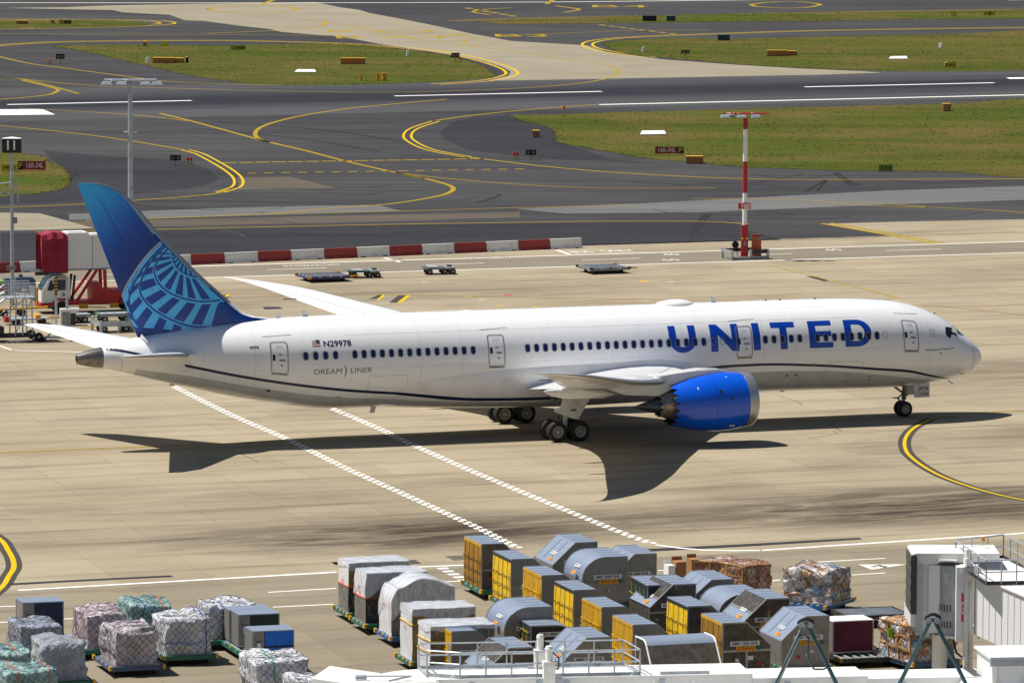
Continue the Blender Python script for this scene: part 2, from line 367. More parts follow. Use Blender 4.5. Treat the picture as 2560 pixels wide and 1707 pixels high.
def curtain(name, col, dcol):
    t = NT(name); n = t.noise(t.obj((1, 1, .5)), 2.2, 6, .65); w = t.noise(t.obj((5, 5, .4)), 1.6, 3, .5)
    c = t.mix(t.fr(n, .45, .72, 0, .8), S(col), S(dcol)); t.bump(w, .8, .08); return t.out(c, .6)
M['cur_bright'] = curtain('bright_yellow_curtain', '#f0c410', '#c99a10'); M['cur_amber'] = curtain('amber_curtain', (206, 156, 20), (150, 112, 20)); M['cur_brown'] = curtain('soiled_curtain', '#a3741a', '#5d4214')
M['cur_blue'] = curtain('blue_curtain', (26, 116, 226), (16, 76, 160)); M['cur_green'] = curtain('dark_green_curtain', '#23352f', '#141d1b'); M['cur_navy'] = curtain('navy_curtain', '#1c2b4a', '#0f1626')
M['strap'] = paint('black_strap', '#2c2a26', .7); M['strap_y'] = paint('yellow_strap', '#d8b21a', .6); M['strap_o'] = paint('orange_strap', '#d8561e', .6); M['strap_b'] = paint('blue_strap', '#2a4f9c', .6); M['strap_g'] = paint('green_strap', '#1f8a76', .6)
def wrap(name, col, col2, rough=.22, sc=1.0, bmp=.9):
    t = NT(name); o = t.n('ObjectInfo'); v = t.obj(); n = t.noise(v, 1.8*sc, 6, .7, .6); n2 = t.noise(t.obj((1, 1, .3)), 7*sc, 5, .7, 1.5); n3 = t.noise(v, 4, 3, .5)
    c = t.mix(t.fr(n, .42, .66), S(col), S(col2)); c = t.mix(t.fr(n2, .55, .75, 0, .45), c, S('#f4f4f6')); c = t.mix(t.fr(n3, .62, .78, 0, .22), c, S((104, 100, 96)))
    t.bump(n2, bmp, .12); return t.out(c, t.fr(n2, .3, .7, rough, rough+.25), 0, **{'Coat Weight': .4})
M['wrap_white'] = wrap('white_wrap', (236, 238, 243), (205, 208, 216)); M['wrap_lilac'] = wrap('lilac_wrap', (214, 204, 210), (182, 170, 174)); M['wrap_blue'] = wrap('blue_grey_wrap', (172, 180, 198), (130, 137, 152))
M['wrap_aqua'] = wrap('aqua_wrap', (164, 200, 198), (122, 158, 158)); M['wrap_brown'] = wrap('brown_carton_wrap', (190, 142, 96), (222, 206, 196), .35); M['wrap_mixed'] = wrap('mixed_parcel_wrap', (232, 226, 222), (186, 150, 108), .3, 1.6)
def parcels(name, cols):
    t = NT(name); v = t.obj(); vo = t.n('TexVoronoi', distance='CHEBYCHEV'); t.l(t.obj((1.7, 1.7, 2.3)), vo.inputs['Vector']); vo.inputs['Scale'].default_value = 1.0; vo.inputs['Randomness'].default_value = .75
    wn_ = t.n('TexWhiteNoise', noise_dimensions='3D'); t.l(vo.outputs['Color'], wn_.inputs['Vector']); r = t.n('ValToRGB'); t.l(wn_.outputs['Value'], r.inputs[0]); r.color_ramp.interpolation = 'CONSTANT'; e = r.color_ramp.elements
    while len(e) < len(cols): e.new(.5)
    for i, (q, c) in enumerate(zip(e, cols)): q.position = i/len(cols); q.color = S(c)
    n2 = t.noise(t.obj((1, 1, .4)), 8, 5, .7, 1.4); c = t.mix(t.fr(n2, .52, .74, 0, .7), r.outputs[0], S((240, 240, 244))); c = t.mix(t.fr(vo.outputs['Distance'], .42, .52, 0, .5), c, S((60, 50, 44)))
    t.bump(n2, .7, .1); return t.out(c, .3, 0, **{'Coat Weight': .4})
M['wrap_mixed'] = parcels('mixed_parcels', ((232, 226, 222), (176, 132, 84), (226, 222, 224), (196, 160, 118), (150, 186, 206), (236, 232, 230), (168, 120, 74), (212, 196, 190)))
M['wrap_brown'] = parcels('brown_cartons', ((186, 132, 84), (206, 168, 140), (170, 112, 74), (220, 196, 182), (178, 124, 88)))
def film():
    t = NT('clear_film'); v = t.obj((1, 1, .25)); n2 = t.noise(v, 6, 5, .7, 1.2); n = t.noise(t.obj(), 1.2, 4, .6)
    tr = t.n('BsdfTransparent'); tr.inputs[0].default_value = (.93, .94, .96, 1); mx = t.n('MixShader'); t.l(t.fr(n2, .3, .7, .35, .95), mx.inputs[0])
    t.l(tr.outputs[0], mx.inputs[1]); t.l(t.b.outputs[0], mx.inputs[2]); t.l(mx.outputs[0], t.t.nodes['Material Output'].inputs['Surface'])
    t.bump(n2, .45, .10); return t.out((.88, .89, .92, 1), .10, 0, **{'Coat Weight': .6})
M['film'] = film()
M['film_grey'] = paint('grey_film', (216, 218, 223), .22, 0, .12, 1.2, (186, 188, 192), .3); M['film_black'] = wrap('black_film', '#2b2b2e', '#17171a', .25); M['film_olive'] = wrap('olive_film', (168, 140, 52), (122, 102, 40), .3, 1, .3)
M['film_char'] = wrap('charcoal_film', (100, 100, 98), (74, 74, 72), .3, 1, .3)
M['net_dark'] = paint('dark_net', '#3b3431', .8); M['net_red'] = paint('red_net', '#5c2a2b', .8); M['net_pale'] = paint('pale_net', '#c4c1b6', .8); M['net_teal'] = paint('teal_net', '#35504f', .8)
M['wood'] = paint('timber', '#a97f45', .7, 0, .4, 4, '#6b4c25'); M['carton'] = paint('carton_board', '#9c6f45', .8, 0, .2, 2); M['deck'] = paint('dolly_deck', '#84817a', .5, .4, .4, 3, '#4c463f')
M['lime'] = paint('lime_tag', '#7fc421', .5); M['dhl_y'] = paint('label_yellow', '#e8a90e', .5); M['dhl_r'] = paint('label_red', '#c8161e', .5); M['orange_vest'] = paint('orange_cloth', '#d35a26', .8)
M['bellows'] = paint('black_bellows', '#4a4843', .85, 0, .3, 2)
# ---------------------------------------------------------------- ground
rA, rB = ground(*R2(400, 482)), ground(*R2(2352, 437)); RWY_ANG = math.atan2(rB.y-rA.y, rB.x-rA.x)
rC = ground(*R2(1780, 391)); RWY_OFF = -rC.x*math.sin(RWY_ANG) + rC.y*math.cos(RWY_ANG)
def rway(a, b, z=0): return Vector((a*math.cos(RWY_ANG) - (RWY_OFF+b)*math.sin(RWY_ANG), a*math.sin(RWY_ANG) + (RWY_OFF+b)*math.cos(RWY_ANG), z))
M['runway'] = runway_mat()
def torway(p): return (p[0]*math.cos(RWY_ANG)+p[1]*math.sin(RWY_ANG), -p[0]*math.sin(RWY_ANG)+p[1]*math.cos(RWY_ANG)-RWY_OFF)
def sheet(name, pts, z, mat, parent=None):
    bm = bmesh.new(); vs = [bm.verts.new((p[0], p[1], z)) for p in pts]; f = bm.faces.new(vs)
    bmesh.ops.recalc_face_normals(bm, faces=bm.faces); bm.faces.ensure_lookup_table()
    if bm.faces[0].normal.z < 0: bmesh.ops.reverse_faces(bm, faces=bm.faces)
    bmesh.ops.triangulate(bm, faces=bm.faces)
    me = bpy.data.meshes.new(name); bm.to_mesh(me); bm.free(); me.materials.append(mat)
    return link(name, me, parent)
gr = MB().add([(-3000,-300,0),(3000,-300,0),(3000,5500,0),(-3000,5500,0)], [(0,1,2,3)]).build('ground', M['asphalt'], fix=False); structure(gr)
def rough_edge(pts, step=1.4, amp=.35, smooth=True):
    pts = resample(pts + [pts[0]], step) if smooth else pts
    out = []
    for i, p in enumerate(pts[:-1]):
        n = noise.noise(Vector((p.x*.35, p.y*.35, 3.1))) + .6*noise.noise(Vector((p.x*1.3, p.y*1.3, 9.1)))
        t = (pts[i+1]-p); t = Vector((-t.y, t.x, 0)).normalized(); out.append(p + t*n*amp)
    return out
def resample(pts, step):
    P = [Vector(p) for p in pts]; out = []
    for i in range(len(P)-1):
        p0 = P[max(i-1, 0)]; p1 = P[i]; p2 = P[i+1]; p3 = P[min(i+2, len(P)-1)]
        n = max(1, int((p2-p1).length/step))
        for k in range(n):
            t = k/n
            out.append(.5*((2*p1) + (p2-p0)*t + (2*p0-5*p1+4*p2-p3)*t*t + (3*p1-p0-3*p2+p3)*t**3))
    out.append(P[-1]); return out
def stripmb(mb, pts, w, z, mi=0, off=0.0):
    P = [Vector((p[0], p[1], 0)) for p in pts]; n = len(P); vs = []
    for i, p in enumerate(P):
        t = (P[min(i+1, n-1)] - P[max(i-1, 0)]).normalized(); nn = Vector((-t.y, t.x, 0)); q = p + nn*off
        vs += [(q.x+nn.x*w/2, q.y+nn.y*w/2, z), (q.x-nn.x*w/2, q.y-nn.y*w/2, z)]
    mb.add(vs, [(2*i+1, 2*i+3, 2*i+2, 2*i) for i in range(n-1)], mi); return mb
def line(name, pts, w, mat, z=.016, parent=gr, curve=True, border=None, double=0, step=2.0):
    pts = resample(pts, step) if curve else [Vector(p) for p in pts]
    mb = MB()
    if border: stripmb(mb, pts, w+2*border, z-.004, 1)
    if double: stripmb(mb, pts, w, z, 0, double/2); stripmb(mb, pts, w, z, 0, -double/2)
    else: stripmb(mb, pts, w, z, 0)
    return mb.build(name, [mat, M['black_mark']], parent, fix=False)
# runway and paved areas
rw = sheet('runway', [rway(a, b) for a, b in ((-900,-26),(900,-26),(900,27),(-900,27))], .008, M['runway']); structure(rw)
for nm, fn, pts, z, mt in (
    ('worn_taxiway', DD, ((1185,480),(1500,466),(2040,438),(2420,425),(2420,457),(2040,470),(1600,488),(1300,491)), .004, 'asphalt_pale'),
    ('worn_taxiway', Z6, ((-300,365),(600,330),(1100,318),(1510,310),(1650,347),(900,370),(300,388),(-300,400)), .004, 'asphalt_pale'),
    ('patched_taxiway', Z6, ((690,152),(1000,146),(1270,212),(700,222)), .004, 'asphalt_tan'),
    ('worn_taxiway', Z6, ((-300,408),(1200,378),(2352,352),(2352,385),(1400,412),(300,438),(-300,450)), .004, 'asphalt_tan'),
    ('resealed_taxiway', Z6, ((-700,475),(235,462),(1500,432),(2352,418),(2900,411),(3600,402),(3690,460),(3900,520),(2800,560),(1400,615),(0,660),(-700,690)), .004, 'asphalt_dark'),
    ('taxiway_shoulder', R1, ((2020,610),(2080,560),(2200,535),(2352,530),(2550,545),(2560,650),(2800,730),(3000,750),(2600,735),(2352,715),(2150,690),(2040,640)), .004, 'asphalt_dark'),
    ('taxiway_shoulder', R3, ((300,130),(900,180),(1300,205),(1460,260),(1530,325),(1480,360),(1300,400),(900,440),(500,480),(200,500),(-100,510),(-100,440),(400,410),(500,340),(420,240)), .004, 'asphalt_dark'),
    ('concrete_taxiway', R1, ((20,38),(300,35),(500,27),(1000,18),(1450,12),(1560,35),(1650,47),(1700,62),(1840,88),(2000,120),(2160,155),(2352,190),(2697,210),(2782,240),(3052,275),(3352,297),(3652,315),(3952,328),(4052,335),(3752,345),(3352,352),(2352,371),(2240,372),(2335,350),(2345,330),(2300,307),(2200,277),(2070,249),(1900,227),(1740,203),(1560,168),(1500,165),(1290,148),(1240,135),(1100,120),(940,98),(850,95),(780,70),(560,58),(520,48)), .010, 'concrete_far'),
    ('concrete_taxiway', R3, ((-200,562),(280,570),(480,625),(660,675),(300,685),(-200,694)), .006, 'concrete_far'),
):
    structure(sheet(nm, gp(fn, pts), z, M[mt]))
# the concrete apron: sealed bed and slabs
bed = sheet('apron', [grid(a, b) for a, b in ((-300,-330),(340,-330),(340,119.6),(-300,119.6))], .004, M['joint']); structure(bed)
apr2 = sheet('apron_extension', gp(Z5, ((1180,392),(590,284),(1200,268),(2352,245),(2700,238),(2700,350))), .010, M['concrete_rest']); structure(apr2)
def view(p):
    d = p - Vector((0, 0, CAM_H)); y = d.y*math.cos(CAM_P) - d.z*math.sin(CAM_P); v = d.y*math.sin(CAM_P) + d.z*math.cos(CAM_P)
    return (d.x/y*CAM_F + PW/2, PH/2 - v/y*CAM_F, y)
slabs = []
def scorner(i, j, gx=0.0, gy=0.0):
    y = SLY + j*SLH + gy; return grid(SLX + SKEW*y + i*SLW + gx, y)
for j in range(-22, 25):
    for i in range(-14, 34):
        c = (scorner(i, j) + scorner(i+1, j+1))/2; px, py, d = view(c)
        if scorner(0, j+1) is None: continue
        top = SLY + (j+1)*SLH
        if top > 119.7: continue
        if -230 < px < PW+230 and -200 < py < PH+420: slabs.append((d + (0 if 0 < px < PW and py < PH+30 else 60), i, j, c))
slabs.sort()
g_ = .016
def slab_geo(i, j, org):
    lo = [scorner(i, j, g_, g_)-org, scorner(i+1, j, -g_, g_)-org, scorner(i+1, j+1, -g_, -g_)-org, scorner(i, j+1, g_, -g_)-org]
    c = sum(lo, Vector())/4
    hi = [p + (c-p).normalized()*.010 for p in lo]
    vs = [(p.x, p.y, .003) for p in lo] + [(p.x, p.y, .010) for p in lo] + [(p.x, p.y, .013) for p in hi]
    fs = [(8,9,10,11)] + [(a, (a+1) % 4, 4+(a+1) % 4, 4+a) for a in range(4)] + [(4+a, 4+(a+1) % 4, 8+(a+1) % 4, 8+a) for a in range(4)]
    return vs, fs
d, i, j, c = slabs[0]
slab_me = MB().add(*slab_geo(i, j, c)).mesh('slab', M['concrete'])
for d, i, j, c in slabs[:300]:
    o = link('slab', slab_me, bed, loc=(c.x, c.y, random.uniform(-.0015, .0015)))
mb = MB()
for d, i, j, c in slabs[300:]: mb.add(*slab_geo(i, j, Vector((0, 0, 0))))
stuff(mb.build('slab_field', M['concrete_rest'], bed, fix=False))
# service roads
structure(sheet('service_road', [grid(a, b) for a, b in ((-120,101.9),(200,101.2),(200,110.6),(-120,111.6))], .0165, M['concrete_road']))
# grass islands
G = []
def island(fn, pts, amp=.5): 
    e = rough_edge(gp(fn, pts), 1.2, amp); G.append(e); o = sheet('grass_island', e, .022, M['grass']); structure(o); return o
island(R1, ((235,213),(400,208),(700,207),(1000,212),(1100,208),(1500,203),(1700,212),(1900,235),(2070,262),(2200,300),(2270,340),(2240,362),(2100,372),(1800,385),(1450,393),(1150,385),(900,352),(700,310),(550,275),(400,240)))
island(R2, ((430,195),(600,182),(800,176),(1000,180),(1500,168),(2000,158),(2560,148),(2560,320),(2352,325),(2000,330),(1600,325),(1300,312),(1050,297),(800,275),(600,258),(480,238),(428,212)))
island(R2, ((-14,531),(200,527),(500,517),(900,507),(1500,490),(2000,478),(2560,468),(2560,792),(2000,790),(1600,785),(1300,778),(1060,768),(830,748),(600,725),(400,690),(220,655),(205,630),(190,600),(150,580),(50,555)))
island(R2, ((-160,101),(0,92),(300,83),(830,68),(1500,60),(2100,52),(2560,44),(2560,80),(1800,92),(1000,102),(500,108),(0,112),(-80,109)))
island(R1, ((-200,97),(100,95),(400,94),(560,98),(685,112),(560,122),(400,126),(200,128),(-200,131)))
island(R3, ((-200,100),(100,148),(320,175),(330,205),(420,240),(480,290),(500,340),(470,375),(400,405),(250,435),(120,440),(-200,450)))
def inside(x, y, px, py):
    r = np.zeros(len(x), bool); n = len(px); j = n-1
    for i in range(n):
        c = ((py[i] > y) != (py[j] > y)) & (x < (px[j]-px[i])*(y-py[i])/(py[j]-py[i]+1e-12) + px[i]); r ^= c; j = i
    return r
def blades():
    V, F = [], []; tot = 0
    for e in G:
        px = np.array([p.x for p in e]); py = np.array([p.y for p in e])
        area = abs(np.dot(px, np.roll(py, 1)) - np.dot(py, np.roll(px, 1)))/2
        n = int(min(90000, area*2.2)); x = rng.uniform(px.min(), px.max(), n*3); y = rng.uniform(py.min(), py.max(), n*3)
        k = inside(x, y, px, py); x, y = x[k][:n], y[k][:n]
        # a taller ragged fringe along the edge
        ex = np.repeat(px, 6) + rng.normal(0, .22, len(px)*6); ey = np.repeat(py, 6) + rng.normal(0, .25, len(px)*6)
        x = np.concatenate([x, ex]); y = np.concatenate([y, ey]); n = len(x)
        h = rng.gamma(3.0, .012, n) + .02; a = rng.uniform(0, math.pi, n); w = rng.uniform(.05, .16, n); lx = rng.normal(-.02, .16, n); ly = rng.normal(-.10, .14, n)
        A = np.stack([x-np.cos(a)*w, y-np.sin(a)*w, np.full(n, .018)], 1); B = np.stack([x+np.cos(a)*w, y+np.sin(a)*w, np.full(n, .018)], 1); T = np.stack([x+lx, y+ly, h], 1)
        V.append(np.stack([A, B, T], 1).reshape(-1, 3)); tot += n
    V = np.concatenate(V); nt = len(V)//3
    me = bpy.data.meshes.new('grass'); me.vertices.add(len(V)); me.vertices.foreach_set('co', V.ravel().astype(np.float32))
    me.loops.add(len(V)); me.loops.foreach_set('vertex_index', np.arange(len(V), dtype=np.int32))
    me.polygons.add(nt); me.polygons.foreach_set('loop_start', np.arange(0, len(V), 3, dtype=np.int32)); me.update(); me.validate()
    me.materials.append(M['grass']); o = link('grass', me); stuff(o); o['label'] = 'short mown green and brown grass blades on the islands'; o['category'] = 'grass'
blades()
# ---------------------------------------------------------------- painted markings
Y = M['yellow']; YN = M['yellow_new']; W_ = M['white_mark']
line('runway_edge_line', [rway(torway(rA)[0], torway(rA)[1]), rway(900, torway(rA)[1])], .95, W_, .014, rw, False)
for a, b in (((0,474),(865,460)), ((1800,440),(2762,421)), ((3692,400),(4564,381))):
    p, q = ground(*R1(*a)), ground(*R1(*b)); line('centreline_dash', [rway(torway(p)[0], 0), rway(torway(q)[0], 0)], .9, W_, .014, rw, False)
sheet('touchdown_bar', gp(R1, ((-300,505),(195,503),(253,527),(-300,533))), .014, W_, rw)
sheet('touchdown_bar', gp(R2, ((2270,358),(2600,352),(2600,359),(2285,364))), .014, W_, rw)
YW = .48
line('yellow_line', gp(R1, ((-100,568),(0,578),(200,598),(400,620),(600,648),(850,690))), 0.40, Y)
line('yellow_edge_line', gp(R1, ((850,690),(910,705),(980,740),(1040,775),(1085,810),(1097,838),(1080,862),(1010,884))) , 0.27, YN, double=.85)
line('yellow_line', gp(R3, ((1610,407),(1520,430),(1300,455),(940,480),(590,505),(200,522),(-100,532))), 0.40, Y)
line('yellow_line', gp(R1, ((735,522),(870,555),(1000,590),(1220,650),(1400,692),(1575,738),(1800,790),(1950,822))), YW, Y)
line('yellow_line', gp(Z6, ((1620,122),(1760,150),(1900,185),(1960,212),(1940,238),(1850,265),(1580,307),(1200,335),(850,366),(180,392),(-200,405))), YW, Y)
line('yellow_line', gp(Z6, ((1620,122),(1900,155),(2352,192),(2700,210),(3100,215),(3500,212))), 0.33, Y)
line('yellow_line', gp(R1, ((2050,457),(1850,475),(1600,500),(1400,530),(1270,560),(1200,585),(1172,612),(1190,640),(1240,655))), YW, Y)
line('yellow_line', gp(R2, ((388,482),(200,495),(0,512),(-200,533),(-350,555))), 0.47, Y)
line('yellow_edge_line', gp(R1, ((2002,558),(1905,590),(1872,620),(1890,650),(1980,690),(2150,722))), 0.27, YN, double=.85)
line('yellow_line', gp(R1, ((2150,722),(2352,748),(2552,770),(2852,795),(3352,820),(3852,826),(4704,822),(5000,820))), 0.49, Y)
line('yellow_line', gp(R1, ((85,498),(400,515),(600,528),(740,542),(865,557))), 0.40, Y)
line('yellow_line', gp(R1, ((-60,245),(0,262),(130,292),(300,315),(600,355),(760,375),(1000,385),(1300,392))), 0.44, Y)
line('yellow_line', gp(R1, ((0,352),(200,375),(450,395),(750,405),(1200,418),(1800,425),(2352,408),(2652,385),(2792,360),(2842,335),(2822,310),(2752,293),(2592,272),(2352,237),(1900,180),(1600,120),(1450,100))), 0.40, Y)
line('yellow_line', gp(R1, ((0,352),(150,375),(365,432))), 0.40, Y); line('yellow_line', gp(R1, ((100,370),(255,408),(262,420),(220,437),(100,450),(-30,459))), 0.47, Y)
line('yellow_edge_line', gp(R1, ((-60,214),(200,197),(500,190),(1000,188),(1300,193),(1600,203),(1900,225),(2070,247),(2200,275),(2300,305),(2348,330),(2338,348),(2230,372),(2000,388))), 0.39, YN, double=1.5)
line('yellow_edge_line', gp(R1, ((-60,92),(300,92),(600,95),(720,98),(770,106),(740,113),(560,122),(200,130),(-60,133))), 0.41, YN, double=2.2)
line('yellow_line', gp(R1, ((-60,155),(400,158),(900,160),(1400,163),(1560,166))), 0.40, Y)
line('yellow_line', gp(R1, ((950,155),(1300,140),(1450,125),(1495,112),(1480,98),(1400,94))), 0.55, Y, .018); line('yellow_line', gp(R1, ((2352,210),(2180,205),(2130,195),(2140,185),(2230,172))), 0.49, Y, .018)
line('yellow_line', gp(R1, ((950,42),(1000,54),(1120,62),(1180,63))), 0.70, Y, .018); line('yellow_line', gp(R1, ((950,44),(1050,30),(1200,24),(1320,32),(1365,43),(1320,53),(1180,63))), 0.70, Y, .018)
line('yellow_line', gp(R1, ((1200,22),(1260,0),(1330,-25))), 0.74, Y, .018)
line('yellow_edge_line', gp(R2, ((-280,98),(0,88),(600,75),(1500,58),(2560,42))), 0.47, Y, double=1.6)
line('yellow_edge_line', gp(R2, ((2560,126),(1500,140),(800,162),(560,172),(430,182),(360,195),(347,210),(380,225),(450,240),(640,265))), 0.39, YN, double=1.4)
line('yellow_line', gp(R2, ((-60,168),(200,155),(560,142),(900,140))), 0.40, Y); line('yellow_line', gp(R2, ((1100,22),(1170,13),(1290,8),(1400,18),(1412,25),(1350,36),(1240,39),(1120,31),(1100,22))), 0.74, Y)
line('yellow_line', gp(R2, ((160,20),(210,-14))), 0.80, Y); line('yellow_line', gp(R2, ((200,28),(300,42),(310,47),(240,58))), 0.70, Y); line('yellow_line', gp(R2, ((-100,70),(-180,55),(-90,42),(0,38))), 0.60, Y)
line('white_line', gp(R1, ((-60,14),(1200,15),(2352,12),(3200,4),(3800,-4))), 1.0, M['white_worn'])
line('white_line', gp(R2, ((2280,1),(2560,-3))), 1.4, M['white_worn'])
def dashes(name, a, b, n, duty, w, mat, z=.016, parent=gr):
    mb = MB()
    for k in range(n):
        p = a.lerp(b, (k)/n); q = a.lerp(b, (k+duty)/n); stripmb(mb, [p, q], w, z)
    return mb.build(name, mat, parent, fix=False)
ha, hb = ground(*Z6(600, 65)), ground(*Z6(2150, 41))
dashes('holding_line', ha, hb, 16, .86, .75, Y); dashes('holding_dashes', ground(*Z6(750, 127)), ground(*Z6(2420, 100)), 17, .52, .62, Y)
for k in range(8): dashes('lead_on_dashes', ground(*R2(400+k*46, 115+k*5.7)), ground(*R2(430+k*46, 118.7+k*5.7)), 1, 1, .8, Y)
for k in range(6): dashes('lead_on_dashes', ground(*R1(2140+k*40, 38+k*7)), ground(*R1(2165+k*40, 42+k*7)), 1, 1, 1.0, Y)
for fx, fy, t, w in ((R1(840,150)+("A",), 0, 0, 0),) if False else (): pass
def ground_text(txt, px, py, size, ang, mat, z=.020, wide=1.0, parent=gr, name='painted_letters'):
    p = ground(px, py); mb = MB(); c, s = math.cos(ang), math.sin(ang)
    vs, fs = text_mesh(txt, size); mb.add([(p.x + v.x*wide*c - v.y*s, p.y + v.x*wide*s + v.y*c, z) for v in vs], fs)
    return mb.build(name, mat, parent, fix=False)
ground_text('B C3', *R1(1750, 145), 9, R(0), Y, .018, .9); ground_text('B A4', *R1(1790, 173), 9, R(4), Y, .018, .9); ground_text('A B3', *R1(2270, 165), 9, R(2), Y, .018, .9); ground_text('B4', *R2(490, 31), 9, 0, Y, .018)
# long apron taxi lines
line('apron_yellow_line', gp(Z6, ((-500,470),(235,455),(1300,432),(2352,415),(2900,408),(3400,409),(3550,413),(3700,425))), 0.40, Y)
line('apron_yellow_line', gp(Z5, ((590,280),(1120,372),(1620,465))), .5, M['yellow'], .020, gr, False, None, 1.0)
line('apron_yellow_line', gp(Z6, ((900,368),(1650,348),(2352,328),(3000,312))), 0.33, Y)
line('apron_yellow_line', gp(Z5, ((-600,60),(300,68),(950,122),(1500,138),(2100,165),(2352,186),(2600,205))), 0.33, Y); line('apron_yellow_line', gp(Z5, ((740,88),(1200,112),(1500,138))), 0.33, Y)
AP = dict(z=.022, parent=bed, step=.6)
line('taxi_centreline', [grid(-60, .3), grid(-36, .35), grid(0, 0), grid(40, .2), grid(80, 1.5)], .16, YN, border=.14, curve=False, **AP)
line('lead_in_line', gp(R8, ((1905,842),(1770,850),(1700,877),(1625,920),(1580,975),(1572,1030),(1600,1090),(1700,1168),(1850,1245),(2100,1328),(2352,1385),(2600,1425))), 0.23, YN, border=.30, **AP)
line('lead_in_line', [ground(*p) for p in ((-60,1312),(0,1348),(20,1375),(32,1398),(34,1420),(22,1440),(10,1461),(-12,1482),(-60,1515))], .30, YN, border=.30, **AP)
line('stand_line', gp(Z4, ((-400,338),(0,340),(900,343),(1500,352),(2352,368),(2900,378),(3400,385))), .28, M['orange_line'], border=.0, **AP)
line('stand_line', gp(Z5, ((-1500,985),(1340,1012),(1600,1020),(2000,1020),(2352,1003),(2600,990))), .22, M['orange_line'], **AP); line('stand_line', gp(Z5, ((1600,1020),(2000,1060),(2352,1100),(2600,1125))), .22, M['orange_line'], **AP)
line('stand_line', gp(Z5, ((90,655),(1225,943),(1090,972))), 0.23, Y, .022, bed, False)
for q, ys in ((((905,370),(965,345),(1010,345),(950,370)), ((955,378),(990,345),(1010,345),(970,380))), (((1030,393),(1092,347),(1172,347),(1104,395)), ((1080,394),(1142,347),(1172,347),(1104,396))), (((475,384),(490,371),(545,372),(540,386)), ((515,386),(530,372),(547,372),(540,388))), (((-30,370),(5,340),(50,340),(20,368)), ((0,355),(20,340),(50,340),(25,356)))):
    sheet('stand_hatch', gp(Z4, q), .018, M['black_mark'], bed); sheet('stand_hatch_stripe', gp(Z4, ys), .022, YN, bed)
sheet('drain_grate', gp(Z5, ((405,752),(520,755),(615,797),(570,797))), .018, M['trench'], bed); sheet('drain_grate', gp(Z4, ((240,420),(345,419),(370,431),(255,435))), .018, M['trench'], bed)
def disc(px, py, r, mat):
    p = ground(px, py); return sheet('painted_disc', [p+Vector((math.cos(t)*r, math.sin(t)*r, 0)) for t in [k*math.pi/10 for k in range(20)]], .022, mat, bed)
disc(*R5(604, 301), .46, YN)
for px, py in (R5(728,304), Z4(1260,266), Z4(1615,373)): ground_text('43', px, py, 1.0, AH, M['white_worn'], .022, .6, bed)
for px, py in (Z4(1530,355), Z4(1730,414), Z4(1945,421)): disc(px, py, .3, YN)
disc(*Z4(1780, 346), .4, M['red_mark'])
# service road lines
dz = dict(z=.022, parent=bed, curve=False)
line('road_edge_line', [grid(-60, 111.3), grid(130, 110.6)], .32, W_, **dz); line('road_edge_line', [grid(-60, 102.1), grid(130, 101.3)], .32, W_, **dz)
for a in range(-40, 120, 14): line('road_dash', [grid(a, 106.7), grid(a+5.2, 106.65)], .22, M['white_worn'], **dz)
bus = ground(*R5(320, 166)); ground_text('BUS   ONLY', *R5(415, 163), 2.6, AH, M['white_worn'], .022, .42, bed); ground_text('BUS PARKING ONLY', *Z4(550, 160), 1.5, AH, M['white_worn'], .022, .36, bed); ground_text('BUS PARKING ONLY', *Z4(1650, 114), 1.5, AH, M['white_worn'], .022, .36, bed)
for p, q in (((1000,112),(1100,139)), ((2080,64),(2165,92))): line('bay_line', gp(Z4, (p, q)), .3, W_, **dz)
for p, q in (((1085,124),(1090,127)), ((0,140),(30,150))): ground_text('45', *Z4(*p), 1.6, AH, M['black_mark'], .022, .9, bed)
for q in (((530,513),(705,508),(760,520),(560,526)), ): ground_text('40', *Z5(650, 517), 1.9, AH, M['white_worn'], .022, .8, bed)
ground_text('40', *R5(730, 178), 1.9, AH, M['white_worn'], .022, .8, bed); ground_text('50', *R5(730, 203), 1.9, AH, M['white_worn'], .022, .8, bed)
# front roadway lines and drains
wy = togrid(ground(*S1(220, 272)))[1], togrid(ground(2560, 1050+780/2.735))[1]
def wl_(a, b, w, mat=None): line('road_edge_line', [grid(*a), grid(*b)], w, mat or W_, **dz)
pA, pB = togrid(ground(*S1(220, 272))), togrid(ground(*S2(2050, 52)))
wl_(pA, pB, .34); wl_(togrid(ground(*S3(1060, 296))), togrid(ground(*S3(1590, 275))), .3); wl_(togrid(ground(1900, 1376)), togrid(ground(2620, 1329)), .34)
line('road_edge_line', [ground(*p) for p in ((1640,1362),(1700,1370),(1760,1375),(1830,1376.5),(1905,1376))], .3, W_, **dz)
for a, b in (((1180,310),(2045,260)), ((1240,500),(2010,462))): wl_(togrid(ground(*S2(*a))), togrid(ground(*S2(*b))), .2)
for a, b in (((-60,475),(195,465)), ((700,626),(900,619)), ((-60,668),(95,660))): wl_(togrid(ground(*S1(*a))), togrid(ground(*S1(*b))), .2)
for a, b in (((1300,462),(1590,448)),): wl_(togrid(ground(*S3(*a))), togrid(ground(*S3(*b))), .2)
for a, b in (((320,300),(480,292)), ((1900,215),(2352,190)), ((1420,405),(1530,390)), ((2230,343),(2352,335)), ((2352,190),(2560,180)), ((2352,335),(2560,322))): wl_(togrid(ground(*S5(*a))), togrid(ground(*S5(*b))), .18)
sheet('drain_channel', gp(S1, ((60,190),(1000,140),(2090,88),(2125,108),(1000,162),(70,214))), .019, M['trench'], bed); sheet('drain_channel', [ground(*p) for p in ((1560,1375),(1900,1358),(2148,1344),(2156,1348),(1900,1364),(1580,1381))], .019, M['trench'], bed)
